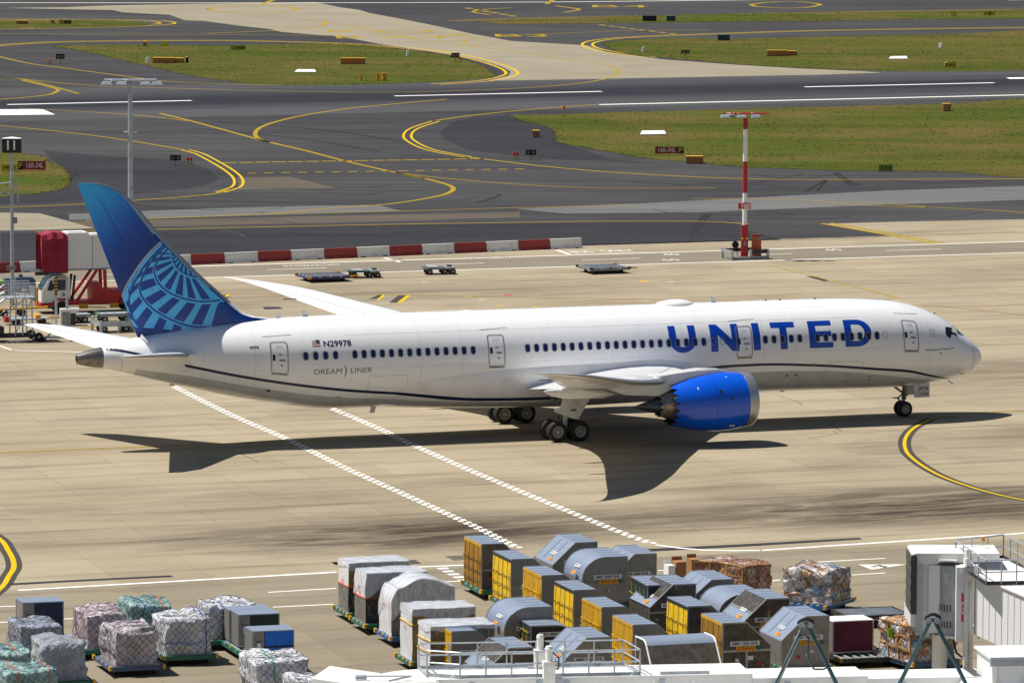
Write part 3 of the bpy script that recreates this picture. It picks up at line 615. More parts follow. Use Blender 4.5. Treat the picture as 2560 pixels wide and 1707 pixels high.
for q in (((1380,180),(1590,168),(1640,205),(1480,225)), ((880,225),(1040,218),(1110,258),(960,270)), ((130,245),(180,240),(190,272),(175,270))): 
    P = gp(S3, q); mbq = MB(); 
    for k in range(9): stripmb(mbq, [P[0].lerp(P[1], k/8), P[3].lerp(P[2], k/8)], .07, .019)
    for k in range(4): stripmb(mbq, [P[0].lerp(P[3], k/3), P[1].lerp(P[2], k/3)], .07, .0195)
    mbq.build('drain_grate', M['trench'], bed, fix=False)
for k in range(5): p = ground(*S3(1350+k*58, 312+k*32)); sheet('crossing_block', [p+grid(a, b)-grid(0, 0) for a, b in ((-.3,-.25),(.3,-.25),(.3,.25),(-.3,.25))], .022, W_, bed)
ground_text('4', *S6(540, 420), 1.5, AH, M['black_mark'], .026, 1.5, bed); sheet('road_arrow', gp(S6, ((340,400),(820,398),(470,450))), .022, M['white_worn'], bed)
# zipper lines: two staggered rows of white blocks
def zipper(pts, name='zipper_line', w=.34):
    P = resample([ground(*p) for p in pts], .05); mb = MB(); acc = 0; nxt = 0; side = 1; L = .52
    cum = [0]
    for a, b in zip(P[:-1], P[1:]): cum.append(cum[-1] + (b-a).length)
    k = 0
    while nxt + L < cum[-1]:
        i0 = int(np.searchsorted(cum, nxt)); i1 = int(np.searchsorted(cum, nxt+L)); a, b = P[i0], P[min(i1, len(P)-1)]
        stripmb(mb, [a, b], w*.85, .022, 0, side*w/2*.95); side = -side; nxt += L*.98
    return mb.build(name, M['white_mark'], bed, fix=False)
zipper([R6(1135,565), R6(1500,745), R6(1855,900), R6(2200,1070), (900,1186.5), (1013,1237), (1130,1290), (1200,1322), (1295,1370)])
zipper([R6(2165,708), (900,1051), (967,1080), (992,1094), (1150,1165), (1300,1228), (1451,1290), (1560,1334), (1640,1362)])
dashes('zipper_line', ground(*R6(0, 300)), ground(*R6(80, 330)), 5, .6, .3, W_, .022, bed); line('road_edge_line', gp(R6, ((95,330),(300,335),(520,341),(700,345))), .22, W_, .022, bed)
# cracks and tyre marks
for fn, pts, w in ((R8, ((1112,866),(1090,895),(1130,920),(1155,932)), .10), (R8, ((1105,935),(1135,952),(1395,948)), .07), (R8, ((1135,952),(1060,965),(960,981)), .07), (R8, ((2040,892),(2200,905),(2352,912)), .06), (R6, ((1425,935),(1560,1000),(1690,1060)), .06), (Z6, ((590,452),(650,470),(700,480),(735,500)), .2), (Z6, ((1380,405),(1430,415),(1520,442)), .2), (Z6, ((820,350),(860,368)), .2), (R8, ((1510-760,705),(1640-760,745),(1665-760,770)), .05)):
    line('crack', gp(fn, pts), w, M['crack'], .019 if fn in (R6, R8) else .010, bed, False)
tm = M['asphalt_dark2'] = asphalt('tyre_rubber_mark', (47, 46, 47), (40, 39, 40), (56, 55, 55))
for fn, pts, w in ((R2, ((1350,880),(1445,825)), .35), (R2, ((1400,880),(1445,830)), .3), (R2, ((1480,795),(1552,852)), .3), (R2, ((1500,795),(1570,852)), .3), (R2, ((1530,820),(1600,852)), .25), (R2, ((1100,800),(1300,822),(1500,800)), .2), (R2, ((540,838),(820,850)), .3), (R2, ((1120,840),(1340,800)), .25), (R5, ((890,-10),(850,35),(820,90)), .3), (R5, ((910,-10),(870,40),(845,80)), .3), (Z6, ((100,285),(600,290),(1100,300),(1500,312)), .35), (Z6, ((900,215),(1300,225),(1800,230)), .3), (Z6, ((2100,298),(2200,270),(2240,250)), .4), (Z6, ((80,310),(330,330),(620,345)), .35), (R2, ((1280,860),(1000,842),(740,852)), .25), (R2, ((1700,826),(1900,840),(2200,832)), .25), (R2, ((2000,826),(2160,842)), .2), (Z6, ((1640,20),(1900,30),(2300,70)), .35), (R1, ((1000,560),(1500,600),(1900,660)), .5), (R1, ((900,590),(1400,640),(1750,700)), .4)):
    line('tyre_mark', gp(fn, pts), w, tm, .012)
for k in range(26):
    px = random.uniform(200, 2500); py = random.uniform(455, 590); L = random.uniform(60, 260); p = ground(px, py); 
    if togrid(p)[1] < 122: continue
    line('tyre_mark', [p, ground(px+L/2, py+random.uniform(-6, 8)), ground(px+L, py+random.uniform(-12, 10))], random.uniform(.08, .22), tm, .0115)
# ---------------------------------------------------------------- the airliner (x forward from the main gear, y to its left, z up)
plane = thing('airliner', 'long white twin-engine airliner with blue titles and blue globe tail on the apron', 'airplane', (AX, AY, .013), AH)
PX = [31.42,31.38,31.28,31.1,30.85,30.54,30.09,29.24,27.95,26.61,25.06,23.95,21.75,19.56,16,-13.6,-14.9,-16.78,-17.8,-20.85,-23.89,-25.91,-26.91,-28.8,-29.3]
PT = [3.78,3.98,4.17,4.43,4.70,4.96,5.28,5.92,6.74,7.29,7.66,7.79,7.93,7.98,7.99,7.99,7.98,7.95,7.92,7.72,7.43,7.17,7.01,6.56,6.45]
PB = [3.74,3.56,3.37,3.17,2.97,2.80,2.64,2.44,2.24,2.09,1.99,1.97,1.99,2.02,2.045,2.045,2.10,2.33,2.51,3.08,3.81,4.29,4.57,5.05,5.17]
PWD = [.02,.24,.45,.70,.95,1.18,1.45,1.86,2.33,2.65,2.85,2.92,2.965,2.97,2.97,2.97,2.96,2.86,2.76,2.36,1.84,1.46,1.25,.82,.70]
_o = np.argsort(PX); _px = np.array(PX)[_o]; _pt = np.array(PT)[_o]; _pb = np.array(PB)[_o]; _pw = np.array(PWD)[_o]
def pchip(x, xs, ys):
    h = np.diff(xs); dl = np.diff(ys)/h; m = np.zeros(len(xs)); m[0] = dl[0]; m[-1] = dl[-1]
    for i in range(1, len(xs)-1):
        if dl[i-1]*dl[i] > 0: w1 = 2*h[i]+h[i-1]; w2 = h[i]+2*h[i-1]; m[i] = (w1+w2)/(w1/dl[i-1]+w2/dl[i])
    i = int(min(max(np.searchsorted(xs, x)-1, 0), len(xs)-2)); t = (x-xs[i])/h[i]
    return ((1+2*t)*(1-t)**2)*ys[i] + t*(1-t)**2*h[i]*m[i] + t*t*(3-2*t)*ys[i+1] + t*t*(t-1)*h[i]*m[i+1]
def sec(x):
    t, b, w = pchip(x, _px, _pt), pchip(x, _px, _pb), pchip(x, _px, _pw); return (t+b)/2, (t-b)/2, w
def fpt(x, phi, off=0.0, side=-1):
    """fuselage skin: phi 0 = mid height of the side, +90 deg = crown"""
    zc, rz, ry = sec(x); n = Vector((0, side*math.cos(phi)/ry, math.sin(phi)/rz)).normalized()
    return Vector((x, side*ry*math.cos(phi), zc + rz*math.sin(phi))) + n*off
def phi_z(x, z):
    zc, rz, ry = sec(x); return math.asin(max(-1, min(1, (z-zc)/rz)))
xs = sorted(set([31.42, 31.40, 31.36, 31.3, 31.2, 31.05, 30.9, 30.7, 30.5] + [30.3 - .3*k for k in range(199)] + [-29.3]), reverse=True); xs = [x for x in xs if x >= -29.3]
NS = 96; mb = MB(); vs = []
for x in xs:
    for k in range(NS): vs.append(fpt(x, 2*math.pi*k/NS))
fs = [(i*NS+k, i*NS+(k+1) % NS, (i+1)*NS+(k+1) % NS, (i+1)*NS+k) for i in range(len(xs)-1) for k in range(NS)]
fs += [tuple(range(NS)), tuple((len(xs)-1)*NS+k for k in reversed(range(NS)))]
fus = mb.add(vs, fs).build('fuselage', M['ac_white'], plane, 60)
# wing-body fairing: the skin swells around the wing root
def fair_top(x): return R(-30 + 22*math.sin(math.pi*min(1, max(0, (x+10.5)/25.0)))**.6 + 6*math.exp(-((x-7.5)/2.6)**2))
def foff(x, phi):
    if not -10.5 < x < 14.5: return 0.0
    t = (x+10.5)/25.0; B = .62*math.sin(math.pi*t)**.8; a = (fair_top(x)-phi)/(fair_top(x)+math.pi/2)
    if a <= 0: return 0.0
    a = min(1, a); return B*(min(1, a/.42)**.75 if a < .42 else 1-.35*((a-.42)/.58))
for side in (-1, 1):
    mb = MB(); n, nv = 64, 18; vs = []
    for i in range(n+1):
        x = -10.4 + 24.8*i/n; a = fair_top(x)
        for k in range(nv+1): p = a + (-math.pi/2-a)*k/nv; vs.append(fpt(x, p, foff(x, p) + (.004 if 0 < k else -.01), side))
    mb.add(vs, [(i*(nv+1)+k, i*(nv+1)+k+1, (i+1)*(nv+1)+k+1, (i+1)*(nv+1)+k) for i in range(n) for k in range(nv)]).build('belly_fairing', M['ac_fairing'], plane, 60)
def skin(name, mat, upper, lower, x0, x1, off, parent, side=-1, step=.3, nv=10):
    """painted area between two height curves on the near skin"""
    mb = MB(); n = int(abs(x1-x0)/step)+1; vs = []
    for i in range(n+1):
        x = x0 + (x1-x0)*i/n; a, b = upper(x), lower(x)
        for k in range(nv+1): p = a + (b-a)*k/nv; vs.append(fpt(x, p, off + foff(x, p)*1.0 + (.006 if foff(x, p) > 0 else 0), side))
    fs = [(i*(nv+1)+k, i*(nv+1)+k+1, (i+1)*(nv+1)+k+1, (i+1)*(nv+1)+k) for i in range(n) for k in range(nv)]
    return mb.add(vs, fs).build(name, mat, parent, 60)
def curve_z(pts):
    p = sorted(pts); X = np.array([q[0] for q in p]); Zc = np.array([q[1] for q in p]); return lambda x: pchip(x, X, Zc)
st_f = curve_z([(8.0,3.85),(9.78,4.03),(12,4.19),(14.37,4.22),(18.41,4.02),(22.86,3.60),(25.14,3.36),(26.41,3.06),(28.42,2.58),(28.9,2.47),(29.4,2.42)])
st_r = curve_z([(-24.9,5.52),(-24.24,5.38),(-20.77,4.63),(-17,3.98),(-12.98,3.44),(-9,3.10),(-5,2.92),(0,2.95),(3,3.05)])
for side in (-1, 1):
    skin('cheatline', M['navy'], lambda x: phi_z(x, st_f(x)), lambda x: phi_z(x, st_f(x)-.17+max(0, x-25)*.02), 8.5, 29.2, .006, fus, side, .3, 2)
    skin('cheatline', M['navy'], lambda x: phi_z(x, st_r(x)), lambda x: phi_z(x, st_r(x)-.18), -24.6, 2.0, .006, fus, side, .3, 2)
    zt = curve_z([(-29.2,6.44),(-28.6,6.40),(-27.5,6.20),(-26.6,5.99),(-25.3,5.72)]); skin('cheatline', M['navy'], lambda x: phi_z(x, zt(x)), lambda x: phi_z(x, zt(x)-.15), -29.1, -25.6, .006, fus, side, .3, 2)
    gf = curve_z([(8,3.2),(12,3.55),(15,3.62),(19,3.52),(23,3.12),(26,2.68),(28.3,2.36)]); gr_ = curve_z([(-27.5,5.1),(-26.9,5.02),(-23.85,4.58),(-20.45,3.92),(-16.45,3.25),(-12.9,2.85),(-9,2.68),(0,2.6),(8,3.2)])
    skin('belly_paint', M['ac_grey'], lambda x: phi_z(x, gf(x)), lambda x: -math.pi/2, 8, 28.2, .004, fus, side, .4, 12)
    skin('belly_paint', M['ac_grey'], lambda x: phi_z(x, gr_(x)), lambda x: -math.pi/2, -27.3, 8, .004, fus, side, .4, 12)
# radome and barrel seams
def ring(x, off=.004, w=.02, a0=-math.pi/2, a1=math.pi/2, mat='seam', side=-1):
    mb = MB(); n = 30; vs = []
    for k in range(n+1):
        a = a0 + (a1-a0)*k/n; vs += [fpt(x-w/2, a, off, side), fpt(x+w/2, a, off, side)]
    return mb.add(vs, [(2*k, 2*k+1, 2*k+3, 2*k+2) for k in range(n)]).build('seam', M[mat], fus, 60)
for x, w, m in ((26.6,.010,'seam_light'),(23.6,.010,'seam_light'),(16.9,.010,'seam_light'),(-6.2,.010,'seam_light'),(-12.4,.010,'seam_light'),(-15.6,.010,'seam_light'),(-23.2,.012,'seam_light'),(30.35,.03,'seam_dark'),(19.3,.014,'seam_light'),(14.55,.014,'seam_light'),(-9.0,.014,'seam_light'),(-19.9,.014,'seam_light'),(-28.2,.02,'seam')): ring(x, .004, w, mat=m)
tc = MB().lathe([(0,.655),(-.4,.61),(-.9,.50),(-1.35,.38),(-1.6,.30),(-1.6,.24),(-1.0,.2),(-1.0,0)], 32, Matrix.Translation((-29.3,0,5.80)) @ Matrix.Rotation(R(-2.0), 4, 'Y')).build('exhaust_cone', M['tailcone'], plane, 40)
for z, x0, x1 in ((6.95,-14,22),(4.9,-20,24.4),(7.62,-10,20)):      # lap joints
    P = [fpt(x, phi_z(x, z), .005) for x in np.arange(x0, x1, .6)]; MB().path(P, .004, 3).build('lap_joint', M['seam_light'], fus, fix=False)
# wings
WY = [2.0,2.9,5,8.3,10.8,14.2,17.6,20.6,24,26.7,28.0,29.0,29.7,30.06]
WL = [10.6,9.75,8.2,5.95,4.4,2.15,-.05,-2.0,-4.5,-6.7,-8.2,-9.7,-11.0,-12.0]
WT = [-2.1,-1.95,-1.9,-1.95,-2.4,-3.55,-5.0,-6.4,-8.0,-9.3,-10.05,-10.75,-11.4,-12.12]
WTH = [.135,.13,.125,.115,.108,.10,.098,.096,.094,.09,.085,.08,.08,.08]
def wz(y): y = abs(y); return 3.3 + max(0, y-2.9)/27.1*2.2 + (y/30)**2.2*2.0
_wy = np.array(WY)
def wpl(y): return pchip(y, _wy, np.array(WL)), pchip(y, _wy, np.array(WT)), float(np.interp(y, WY, WTH))
def airfoil(n=14):
    up = []; 
    for i in range(n+1):
        t = (1-math.cos(math.pi*i/n))/2; th = 5*(.2969*math.sqrt(t)-.126*t-.3516*t*t+.2843*t**3-.1036*t**4); ca = .035*math.sin(math.pi*min(1, t*.9+.1)); up.append((t, th, ca))
    return up
AF = airfoil()
def wing_pt(y, t, th, ca, sgn, up):
    le, te, tk = wpl(y); c = le-te; z = wz(y) + (1-t-.45)*c*.035*(1-y/30); return Vector((le - t*c, sgn*y, z + (ca*.5 + (th if up else -th)*tk)*c))
def make_wing(sgn):
    w = bpy.data.objects.new('wing', None)
    ys = [2.0, 2.9] + list(np.arange(3.6, 26.8, .8)) + [27.2, 27.8, 28.4, 28.9, 29.3, 29.6, 29.85, 30.0, 30.06]; mb = MB(); n = len(AF); vs = []; mis = []
    loop = [(t, th, ca, True) for t, th, ca in AF[::-1]] + [(t, th, ca, False) for t, th, ca in AF[1:]]; L = len(loop)
    for y in ys:
        for t, th, ca, up in loop: vs.append(wing_pt(y, t, th, ca, sgn, up))
    o = len(mb.v); mb.v += [tuple(v) for v in vs]
    for i in range(len(ys)-1):
        for k in range(L-1):
            mb.f.append((i*L+k, i*L+k+1, (i+1)*L+k+1, (i+1)*L+k)); lead = loop[k][0] < .075 and loop[k+1][0] < .075 and ys[i] > 4.2
            mb.m.append(1 if lead else 0)
        mb.f.append((i*L+L-1, i*L, (i+1)*L, (i+1)*L+L-1)); mb.m.append(0)
    mb.f.append(tuple(range(L))); mb.m.append(0); mb.f.append(tuple((len(ys)-1)*L+k for k in reversed(range(L)))); mb.m.append(0)
    w = mb.build('wing', [M['ac_white'], M['alu']], plane, 50)
    # spoilers, flap gap and aileron lines as thin seams on the upper skin
    def up(y, t, off=.012):
        j = min(range(len(AF)), key=lambda q: abs(AF[q][0]-t)); th = np.interp(t, [a[0] for a in AF], [a[1] for a in AF]); ca = np.interp(t, [a[0] for a in AF], [a[2] for a in AF])
        return wing_pt(y, t, th, ca, sgn, True) + Vector((0, 0, off))
    sm = MB()
    def seam(pts, wd, mi=0):
        P = [up(*p) for p in pts]; vs = []
        for i, p in enumerate(P):
            tt = (P[min(i+1, len(P)-1)]-P[max(i-1, 0)]).normalized(); nn = tt.cross(Vector((0, 0, 1))).normalized()*wd/2; vs += [p+nn, p-nn]
        sm.add(vs, [(2*i, 2*i+1, 2*i+3, 2*i+2) for i in range(len(P)-1)], mi)
    for a, b, t in ((3.4,9.3,.66),(10.2,19,.62),(19.5,25.5,.70),(3.4,26,.13)): seam([(a+(b-a)*k/12, t) for k in range(13)], .05)
    seam([(9.8,.62),(9.8,.95)], .05); seam([(19.2,.62),(19.2,.95)], .05); seam([(25.6,.7),(25.6,.95)], .05); seam([(14.6,.62),(14.6,.8)], .04)
    seam([(11+4.5*k/8, .72) for k in range(9)], .10, 1)
    sm.build('panel_seam', [M['seam'], M['seam_dark']], w, fix=False)
    for yy, xa, ln, rr in ((8.0,-2.3,4.6,.34),(14.4,-4.9,3.9,.28),(19.2,-6.9,3.1,.22)):   # flap track fairings
        z = wz(yy); f = MB().lathe([(0,.0),(.35,rr*.55),(1.0,rr*.95),(ln*.45,rr),(ln*.8,rr*.8),(ln,0)], 14, Matrix.Translation((xa, sgn*yy, z-.36)) @ Matrix.Rotation(R(3), 4, 'Y') @ Matrix.Diagonal((1,.75,1,1))).build('flap_track_fairing', M['ac_fairing'], w, 50)
    MB().box(-.5,.5,-.02,.02,-.03,.03, M=Matrix.Translation((float(wpl(24.8)[1])-.35, sgn*24.8, wz(24.8)+.02))).build('static_wick', M['seam_dark'], w)
    return w
wing_near = make_wing(-1); wing_far = make_wing(1)
# tailplane
def tailplane(sgn):
    mb = MB(); vs = []; ys = [.6,1.7,3,4.5,6,7.5,9,9.6,9.9]; L = 0
    loop = [(t, th, True) for t, th, ca in AF[::-1]] + [(t, th, False) for t, th, ca in AF[1:]]; L = len(loop); mis = []
    for y in ys:
        le = -23.4 - (y-1.7)*.79 - (0 if y < 9 else (y-9)*.9); te = -28.45 - (y-1.5)*.375; c = le-te; z = 5.75 + 1.2*y/9.9
        for t, th, up_ in loop: vs.append(Vector((le-t*c, sgn*y, z + (th if up_ else -th)*.095*c)))
    mb.v = [tuple(v) for v in vs]
    for i in range(len(ys)-1):
        for k in range(L-1): mb.f.append((i*L+k, i*L+k+1, (i+1)*L+k+1, (i+1)*L+k)); mb.m.append(1 if loop[k][0] < .09 and loop[k+1][0] < .09 and ys[i] > 2 else 0)
        mb.f.append((i*L+L-1, i*L, (i+1)*L, (i+1)*L+L-1)); mb.m.append(0)
    mb.f.append(tuple(range(L))); mb.m.append(0); mb.f.append(tuple((len(ys)-1)*L+k for k in reversed(range(L)))); mb.m.append(0)
    h = mb.build('tailplane', [M['ac_white'], M['alu']], plane, 50)
    e = MB(); P = [Vector((-23.4-(y-1.7)*.79 - .70*((-23.4-(y-1.7)*.79)-(-28.45-(y-1.5)*.375)), sgn*y, 5.75+1.2*y/9.9+.13-.006*y)) for y in (2,4,6,8,9.3)]
    e.path(P, .014, 4); e.build('elevator_seam', M['seam'], h, fix=False)
    # root seal plate painted on the body
    pl = MB(); prof = [(-26.3,5.75),(-25.93,6.05),(-25.15,6.32),(-24.3,6.42),(-23.95,6.36),(-23.8,6.0),(-23.85,5.4),(-24.0,4.99),(-24.4,4.86),(-25.3,5.25),(-25.95,5.55)]
    n = len(prof); c = fpt(-24.9, phi_z(-24.9, 5.65), .012, sgn); ring_ = [fpt(x, phi_z(x, z), .012, sgn) for x, z in prof]; mid = [fpt((x-24.9)/2, phi_z((x-24.9)/2, (z+5.65)/2), .014, sgn) for x, z in prof]
    pl.add([c]+mid+ring_, [(0, 1+k, 1+(k+1) % n) for k in range(n)] + [(1+k, 1+n+k, 1+n+(k+1) % n, 1+(k+1) % n) for k in range(n)]).build('root_plate', M['ac_fairing'], h, 50)
    return h
tailplane(-1); tailplane(1)
# fin
FLE = [(16.82,-29.9),(16.75,-29.35),(16.60,-28.75),(16.40,-28.2),(16.16,-27.86),(15.47,-27.12),(13.25,-25.25),(10.83,-22.81),(9.5,-21.3),(9.0,-20.73),(8.6,-20.25),(8.25,-19.75),(8.05,-19.1),(7.9,-18.0)]
FLE_ = sorted(FLE); _fz = np.array([p[0] for p in FLE_]); _fx = np.array([p[1] for p in FLE_])
def fin_le(z): return float(np.interp(z, _fz, _fx))
def fin_te(z): return -30.83 + (16.82-z)*(3.88/9.77)
def fin_half(x, z):
    le, te = fin_le(z), fin_te(z); c = max(le-te, .05); t = min(1, max(0, (le-x)/c)); tk = .10 if z > 9 else .10*max(.5, (9.5/c if c > 9.5 else 1))
    return min(.42, 5*(.2969*math.sqrt(t)-.126*t-.3516*t*t+.2843*t**3-.1036*t**4)*tk*min(c, 7.5))
mb = MB(); zs = [6.4,7.0,7.5,7.9,8.05,8.25,8.6,9,9.5] + list(np.arange(10, 16.0, .5)) + [16.16,16.4,16.6,16.75,16.82]; ts = [(1-math.cos(math.pi*k/22))/2 for k in range(23)]
loop = [(t, -1) for t in ts[::-1]] + [(t, 1) for t in ts[1:]]; L = len(loop); lem = []
for z in zs:
    le = fin_le(z) if z > 7.9 else -18.0; te = fin_te(z)
    for t, s_ in loop: x = le-(le-te)*t; mb.v.append((x, s_*(fin_half(x, z) if z > 7.9 else fin_half(x, 7.9)), z))
for i in range(len(zs)-1):
    for k in range(L-1):
        t0 = max(loop[k][0], loop[k+1][0]); c = fin_le(max(zs[i], 7.9))-fin_te(zs[i]); d = t0*c
        mb.f.append((i*L+k, i*L+k+1, (i+1)*L+k+1, (i+1)*L+k)); mb.m.append(1 if (zs[i] >= 9.0 and d < .50) else (2 if zs[i] < 9.0 and d < .55 else 0))
    mb.f.append((i*L+L-1, i*L, (i+1)*L, (i+1)*L+L-1)); mb.m.append(0)
mb.f.append(tuple((len(zs)-1)*L+k for k in range(L))); mb.m.append(0)
fin = mb.build('fin', [M['fin'], M['alu'], M['ac_white']], plane, 50)
# the globe on the fin: light field, dark rings and bars, traced in the fin plane
FA = (-30.83, 16.82, 540, 360)
def finxy(px, py):      # enlarged-photo coordinates -> fin plane x, z (linear fit of the survey)
    u, v = px-540, py-360
    return (-30.83 + .009232*u + .0000022*u*v*0 + .00002*v, 16.82 - .00925*v + .00022*u*-1.0 + 0)
def finpt(p, side, off): x, z = p; return Vector((x, side*(fin_half(x, z)+off), z))
def inset(p):
    x, z = p; z = max(6.6, min(z, 16.5)); le, te = fin_le(max(z, 8.06)), fin_te(z); return (min(max(x, te+.02), le-.45 if z > 9 else le-.6), z)
def dense(pts, n):
    P = resample([Vector((x, z, 0)) for x, z in pts], .05); c = [0]
    for a, b in zip(P[:-1], P[1:]): c.append(c[-1]+(b-a).length)
    return [(float(np.interp(c[-1]*k/(n-1), c, [p.x for p in P])), float(np.interp(c[-1]*k/(n-1), c, [p.y for p in P]))) for k in range(n)]
def ribbon(mb, A, B, side, off, mi=0, rows=4):
    n = len(A); vs = []
    for a, b in zip(A, B):
        for r in range(rows+1): t = r/rows; vs.append(finpt(inset((a[0]+(b[0]-a[0])*t, a[1]+(b[1]-a[1])*t)), side, off))
    mb.add(vs, [(i*(rows+1)+r, i*(rows+1)+r+1, (i+1)*(rows+1)+r+1, (i+1)*(rows+1)+r) for i in range(n-1) for r in range(rows)], mi)
fx = lambda pts: [finxy(*p) for p in pts]
outer = fx([(1150,748),(1080,800),(1000,885),(930,985),(880,1070),(852,1150)])
base_right = fx([(1150,748),(1250,850),(1400,1000),(1540,1140),(1620,1230),(1560,1400),(960,1432),(905,1290),(852,1150)])
ringA = fx([(1150,765),(1060,850),(980,950),(920,1060),(893,1160),(905,1240),(945,1320),(1010,1385),(1100,1440),(1250,1490),(1500,1520)])
ringB = fx([(1165,775),(1090,840),(1020,930),(975,1030),(968,1090),(1000,1160),(1080,1235),(1200,1300),(1330,1342),(1480,1348)])
ringC = fx([(1185,790),(1120,850),(1075,920),(1070,975),(1100,1045),(1160,1100),(1260,1145),(1400,1172),(1540,1165)])
ringD = fx([(1205,820),(1200,870),(1225,930),(1290,980),(1375,1008)])
ringE = fx([(1240,835),(1262,870),(1300,905),(1330,930)])
ringO = fx([(1140,755),(1030,850),(950,950),(880,1080),(850,1180),(870,1290),(910,1380),(950,1440)])
for side in (-1, 1):
    mb = MB(); N = 90
    O, A_, B_, C_, D_, E_ = [dense(q, N) for q in (ringO, ringA, ringB, ringC, ringD, ringE)]
    # light field fills everything from the outer arc to the leading edge
    far_edge = dense(fx([(1150,748),(1330,925),(1480,1075),(1640,1230),(1700,1290),(1560,1340),(1500,1480),(1250,1500),(960,1470)]), N)
    ribbon(mb, O, far_edge, side, .010, 0, 24)
    mb2 = MB()
    def rng_line(P, w, off=.022):
        Q = []
        for i, p in enumerate(P):
            a, b = P[max(i-1, 0)], P[min(i+1, len(P)-1)]; dx, dz = b[0]-a[0], b[1]-a[1]; l = math.hypot(dx, dz) or 1; Q.append((p[0]-dz/l*w, p[1]+dx/l*w))
        ribbon(mb2, P, Q, side, off, 0, 1)
    for P, w in ((A_, .11), (B_, .11), (C_, .10), (D_, .08)): rng_line(P, w)
    def bars(P, Q, n, duty, t0, t1, w0=.04, w1=.96):
        for k in range(n):
            a = t0 + (t1-t0)*(k/n)**1.3; b = t0 + (t1-t0)*((k+duty)/n)**1.3; i0, i1 = int(a*(N-1)), min(N-1, int(b*(N-1)))
            if i1 <= i0: i1 = min(N-1, i0+1)
            lp = lambda t: [(P[i][0]+(Q[i][0]-P[i][0])*t, P[i][1]+(Q[i][1]-P[i][1])*t) for i in range(i0, i1+1)]
            ribbon(mb2, lp(w0), lp(w1), side, .020, 0, 5)
    bars(O, A_, 6, .40, .30, .95, .15, .95); bars(A_, B_, 9, .50, .12, .97, .10, .92); bars(B_, C_, 8, .54, .08, 1.0, .12, .92); bars(C_, D_, 8, .55, .08, 1.0, .12, .92); bars(D_, E_, 7, .5, .1, 1.0, .1, .9)
    ribbon(mb2, dense(fx([(1470,1350),(1530,1180),(1600,1195)]), N), dense(fx([(1700,1345),(1720,1330),(1760,1325)]), N), side, .021, 0, 6)
    mb3 = MB(); P = dense(outer, 40); Q = [(p[0]-.085, p[1]+.07) for p in P]; ribbon(mb3, P, Q, side, .024, 0, 1)
    g0 = mb.build('globe_emblem', M['globe_light'], fin, 50); mb2.build('globe_grid', M['globe_dark'], g0, 50); mb3.build('globe_edge', M['silver'], g0, 50)
mb = MB(); P = [finpt((fin_te(z)+.34*(fin_le(z)-fin_te(z)), z), -1, .012) for z in np.arange(8, 16.4, .4)]; mb.path(P, .012, 4).build('rudder_seam', M['globe_dark'], fin, fix=False)
for sgn in (-1, 1): pass
# cabin windows (same section all along: shared mesh)
def pill(w, h, n=6):
    pts = []
    for cx, cz, a0 in ((w/2-w*.5*.9, h/2-w*.45, 0), (-(w/2-w*.45), h/2-w*.45, 90), (-(w/2-w*.45), -(h/2-w*.45), 180), (w/2-w*.45, -(h/2-w*.45), 270)):
        for k in range(n+1): a = R(a0+90*k/n); pts.append((cx + w*.45*math.cos(a), cz + w*.45*math.sin(a)))
    return pts
def conform(mb, pts, x, z, off, mi=0, side=-1, cut=1):
    """flat outline pts (dx, ds along the skin) laid on the fuselage around x, z as a fan with a mid ring"""
    zc, rz, ry = sec(x); a0 = phi_z(x, z); n = len(pts); cx, cs = sum(p[0] for p in pts)/n, sum(p[1] for p in pts)/n; q = (rz+ry)/2; vs = [fpt(x+cx, a0+cs/q, off, side)]
    for f in (.5, 1.0):
        for dx, ds in pts: vs.append(fpt(x+cx+(dx-cx)*f, a0+(cs+(ds-cs)*f)/q, off, side))
    mb.add([v-Vector((x, 0, 0)) for v in vs], [(0, 1+k, 1+(k+1) % n) for k in range(n)] + [(1+k, 1+n+k, 1+n+(k+1) % n, 1+(k+1) % n) for k in range(n)], mi)
    return mb
def outline(mb, pts, x, z, off, w, mi=0, side=-1):
    q = []
    for (ax, as_), (bx, bs) in zip(pts, pts[1:]+pts[:1]):
        k = max(1, int(math.hypot(bx-ax, bs-as_)/.12)); q += [(ax+(bx-ax)*i/k, as_+(bs-as_)*i/k) for i in range(k)]
    pts = q
    zc, rz, ry = sec(x); a0 = phi_z(x, z); n = len(pts); vs = []
    for i, (dx, ds) in enumerate(pts):
        px, ps = pts[i-1]; qx, qs = pts[(i+1) % n]; tx, tz = qx-px, qs-ps; l = math.hypot(tx, tz) or 1; nx, nz = -tz/l*w, tx/l*w
        for f in (-.5, .5): vs.append(fpt(x+dx+nx*f, a0+(ds+nz*f)/((rz+ry)/2), off, side)-Vector((x, 0, 0)))
    mb.add(vs, [(2*i, 2*i+1, 2*((i+1) % n)+1, 2*((i+1) % n)) for i in range(n)], mi); return mb
WZ = 5.76
win_me = conform(MB(), pill(.27, .47), 0, WZ, .010, 0).mesh('cabin_window', M['glass_win']); frm_me = outline(MB(), pill(.31, .51), 0, WZ, .011, .05).mesh('frame', M['win_frame'])
wx = [-16.72+.66*k for k in range(4)] + [-13.45+.612*k for k in range(14)] + [-1.78+.608*k for k in range(21)] + [14.70+.608*k for k in range(5)] + [18.37+.607*k for k in range(8)]
for x in wx:
    o = link('cabin_window', win_me, fus, loc=(x, 0, 0)); link('frame', frm_me, o)
for x in (11.68, 23.24, 11.07): outline(MB(), pill(.29, .49), x, WZ, .009, .03).build('blanked_window', M['seam'], fus, loc=(x, 0, 0), fix=False)
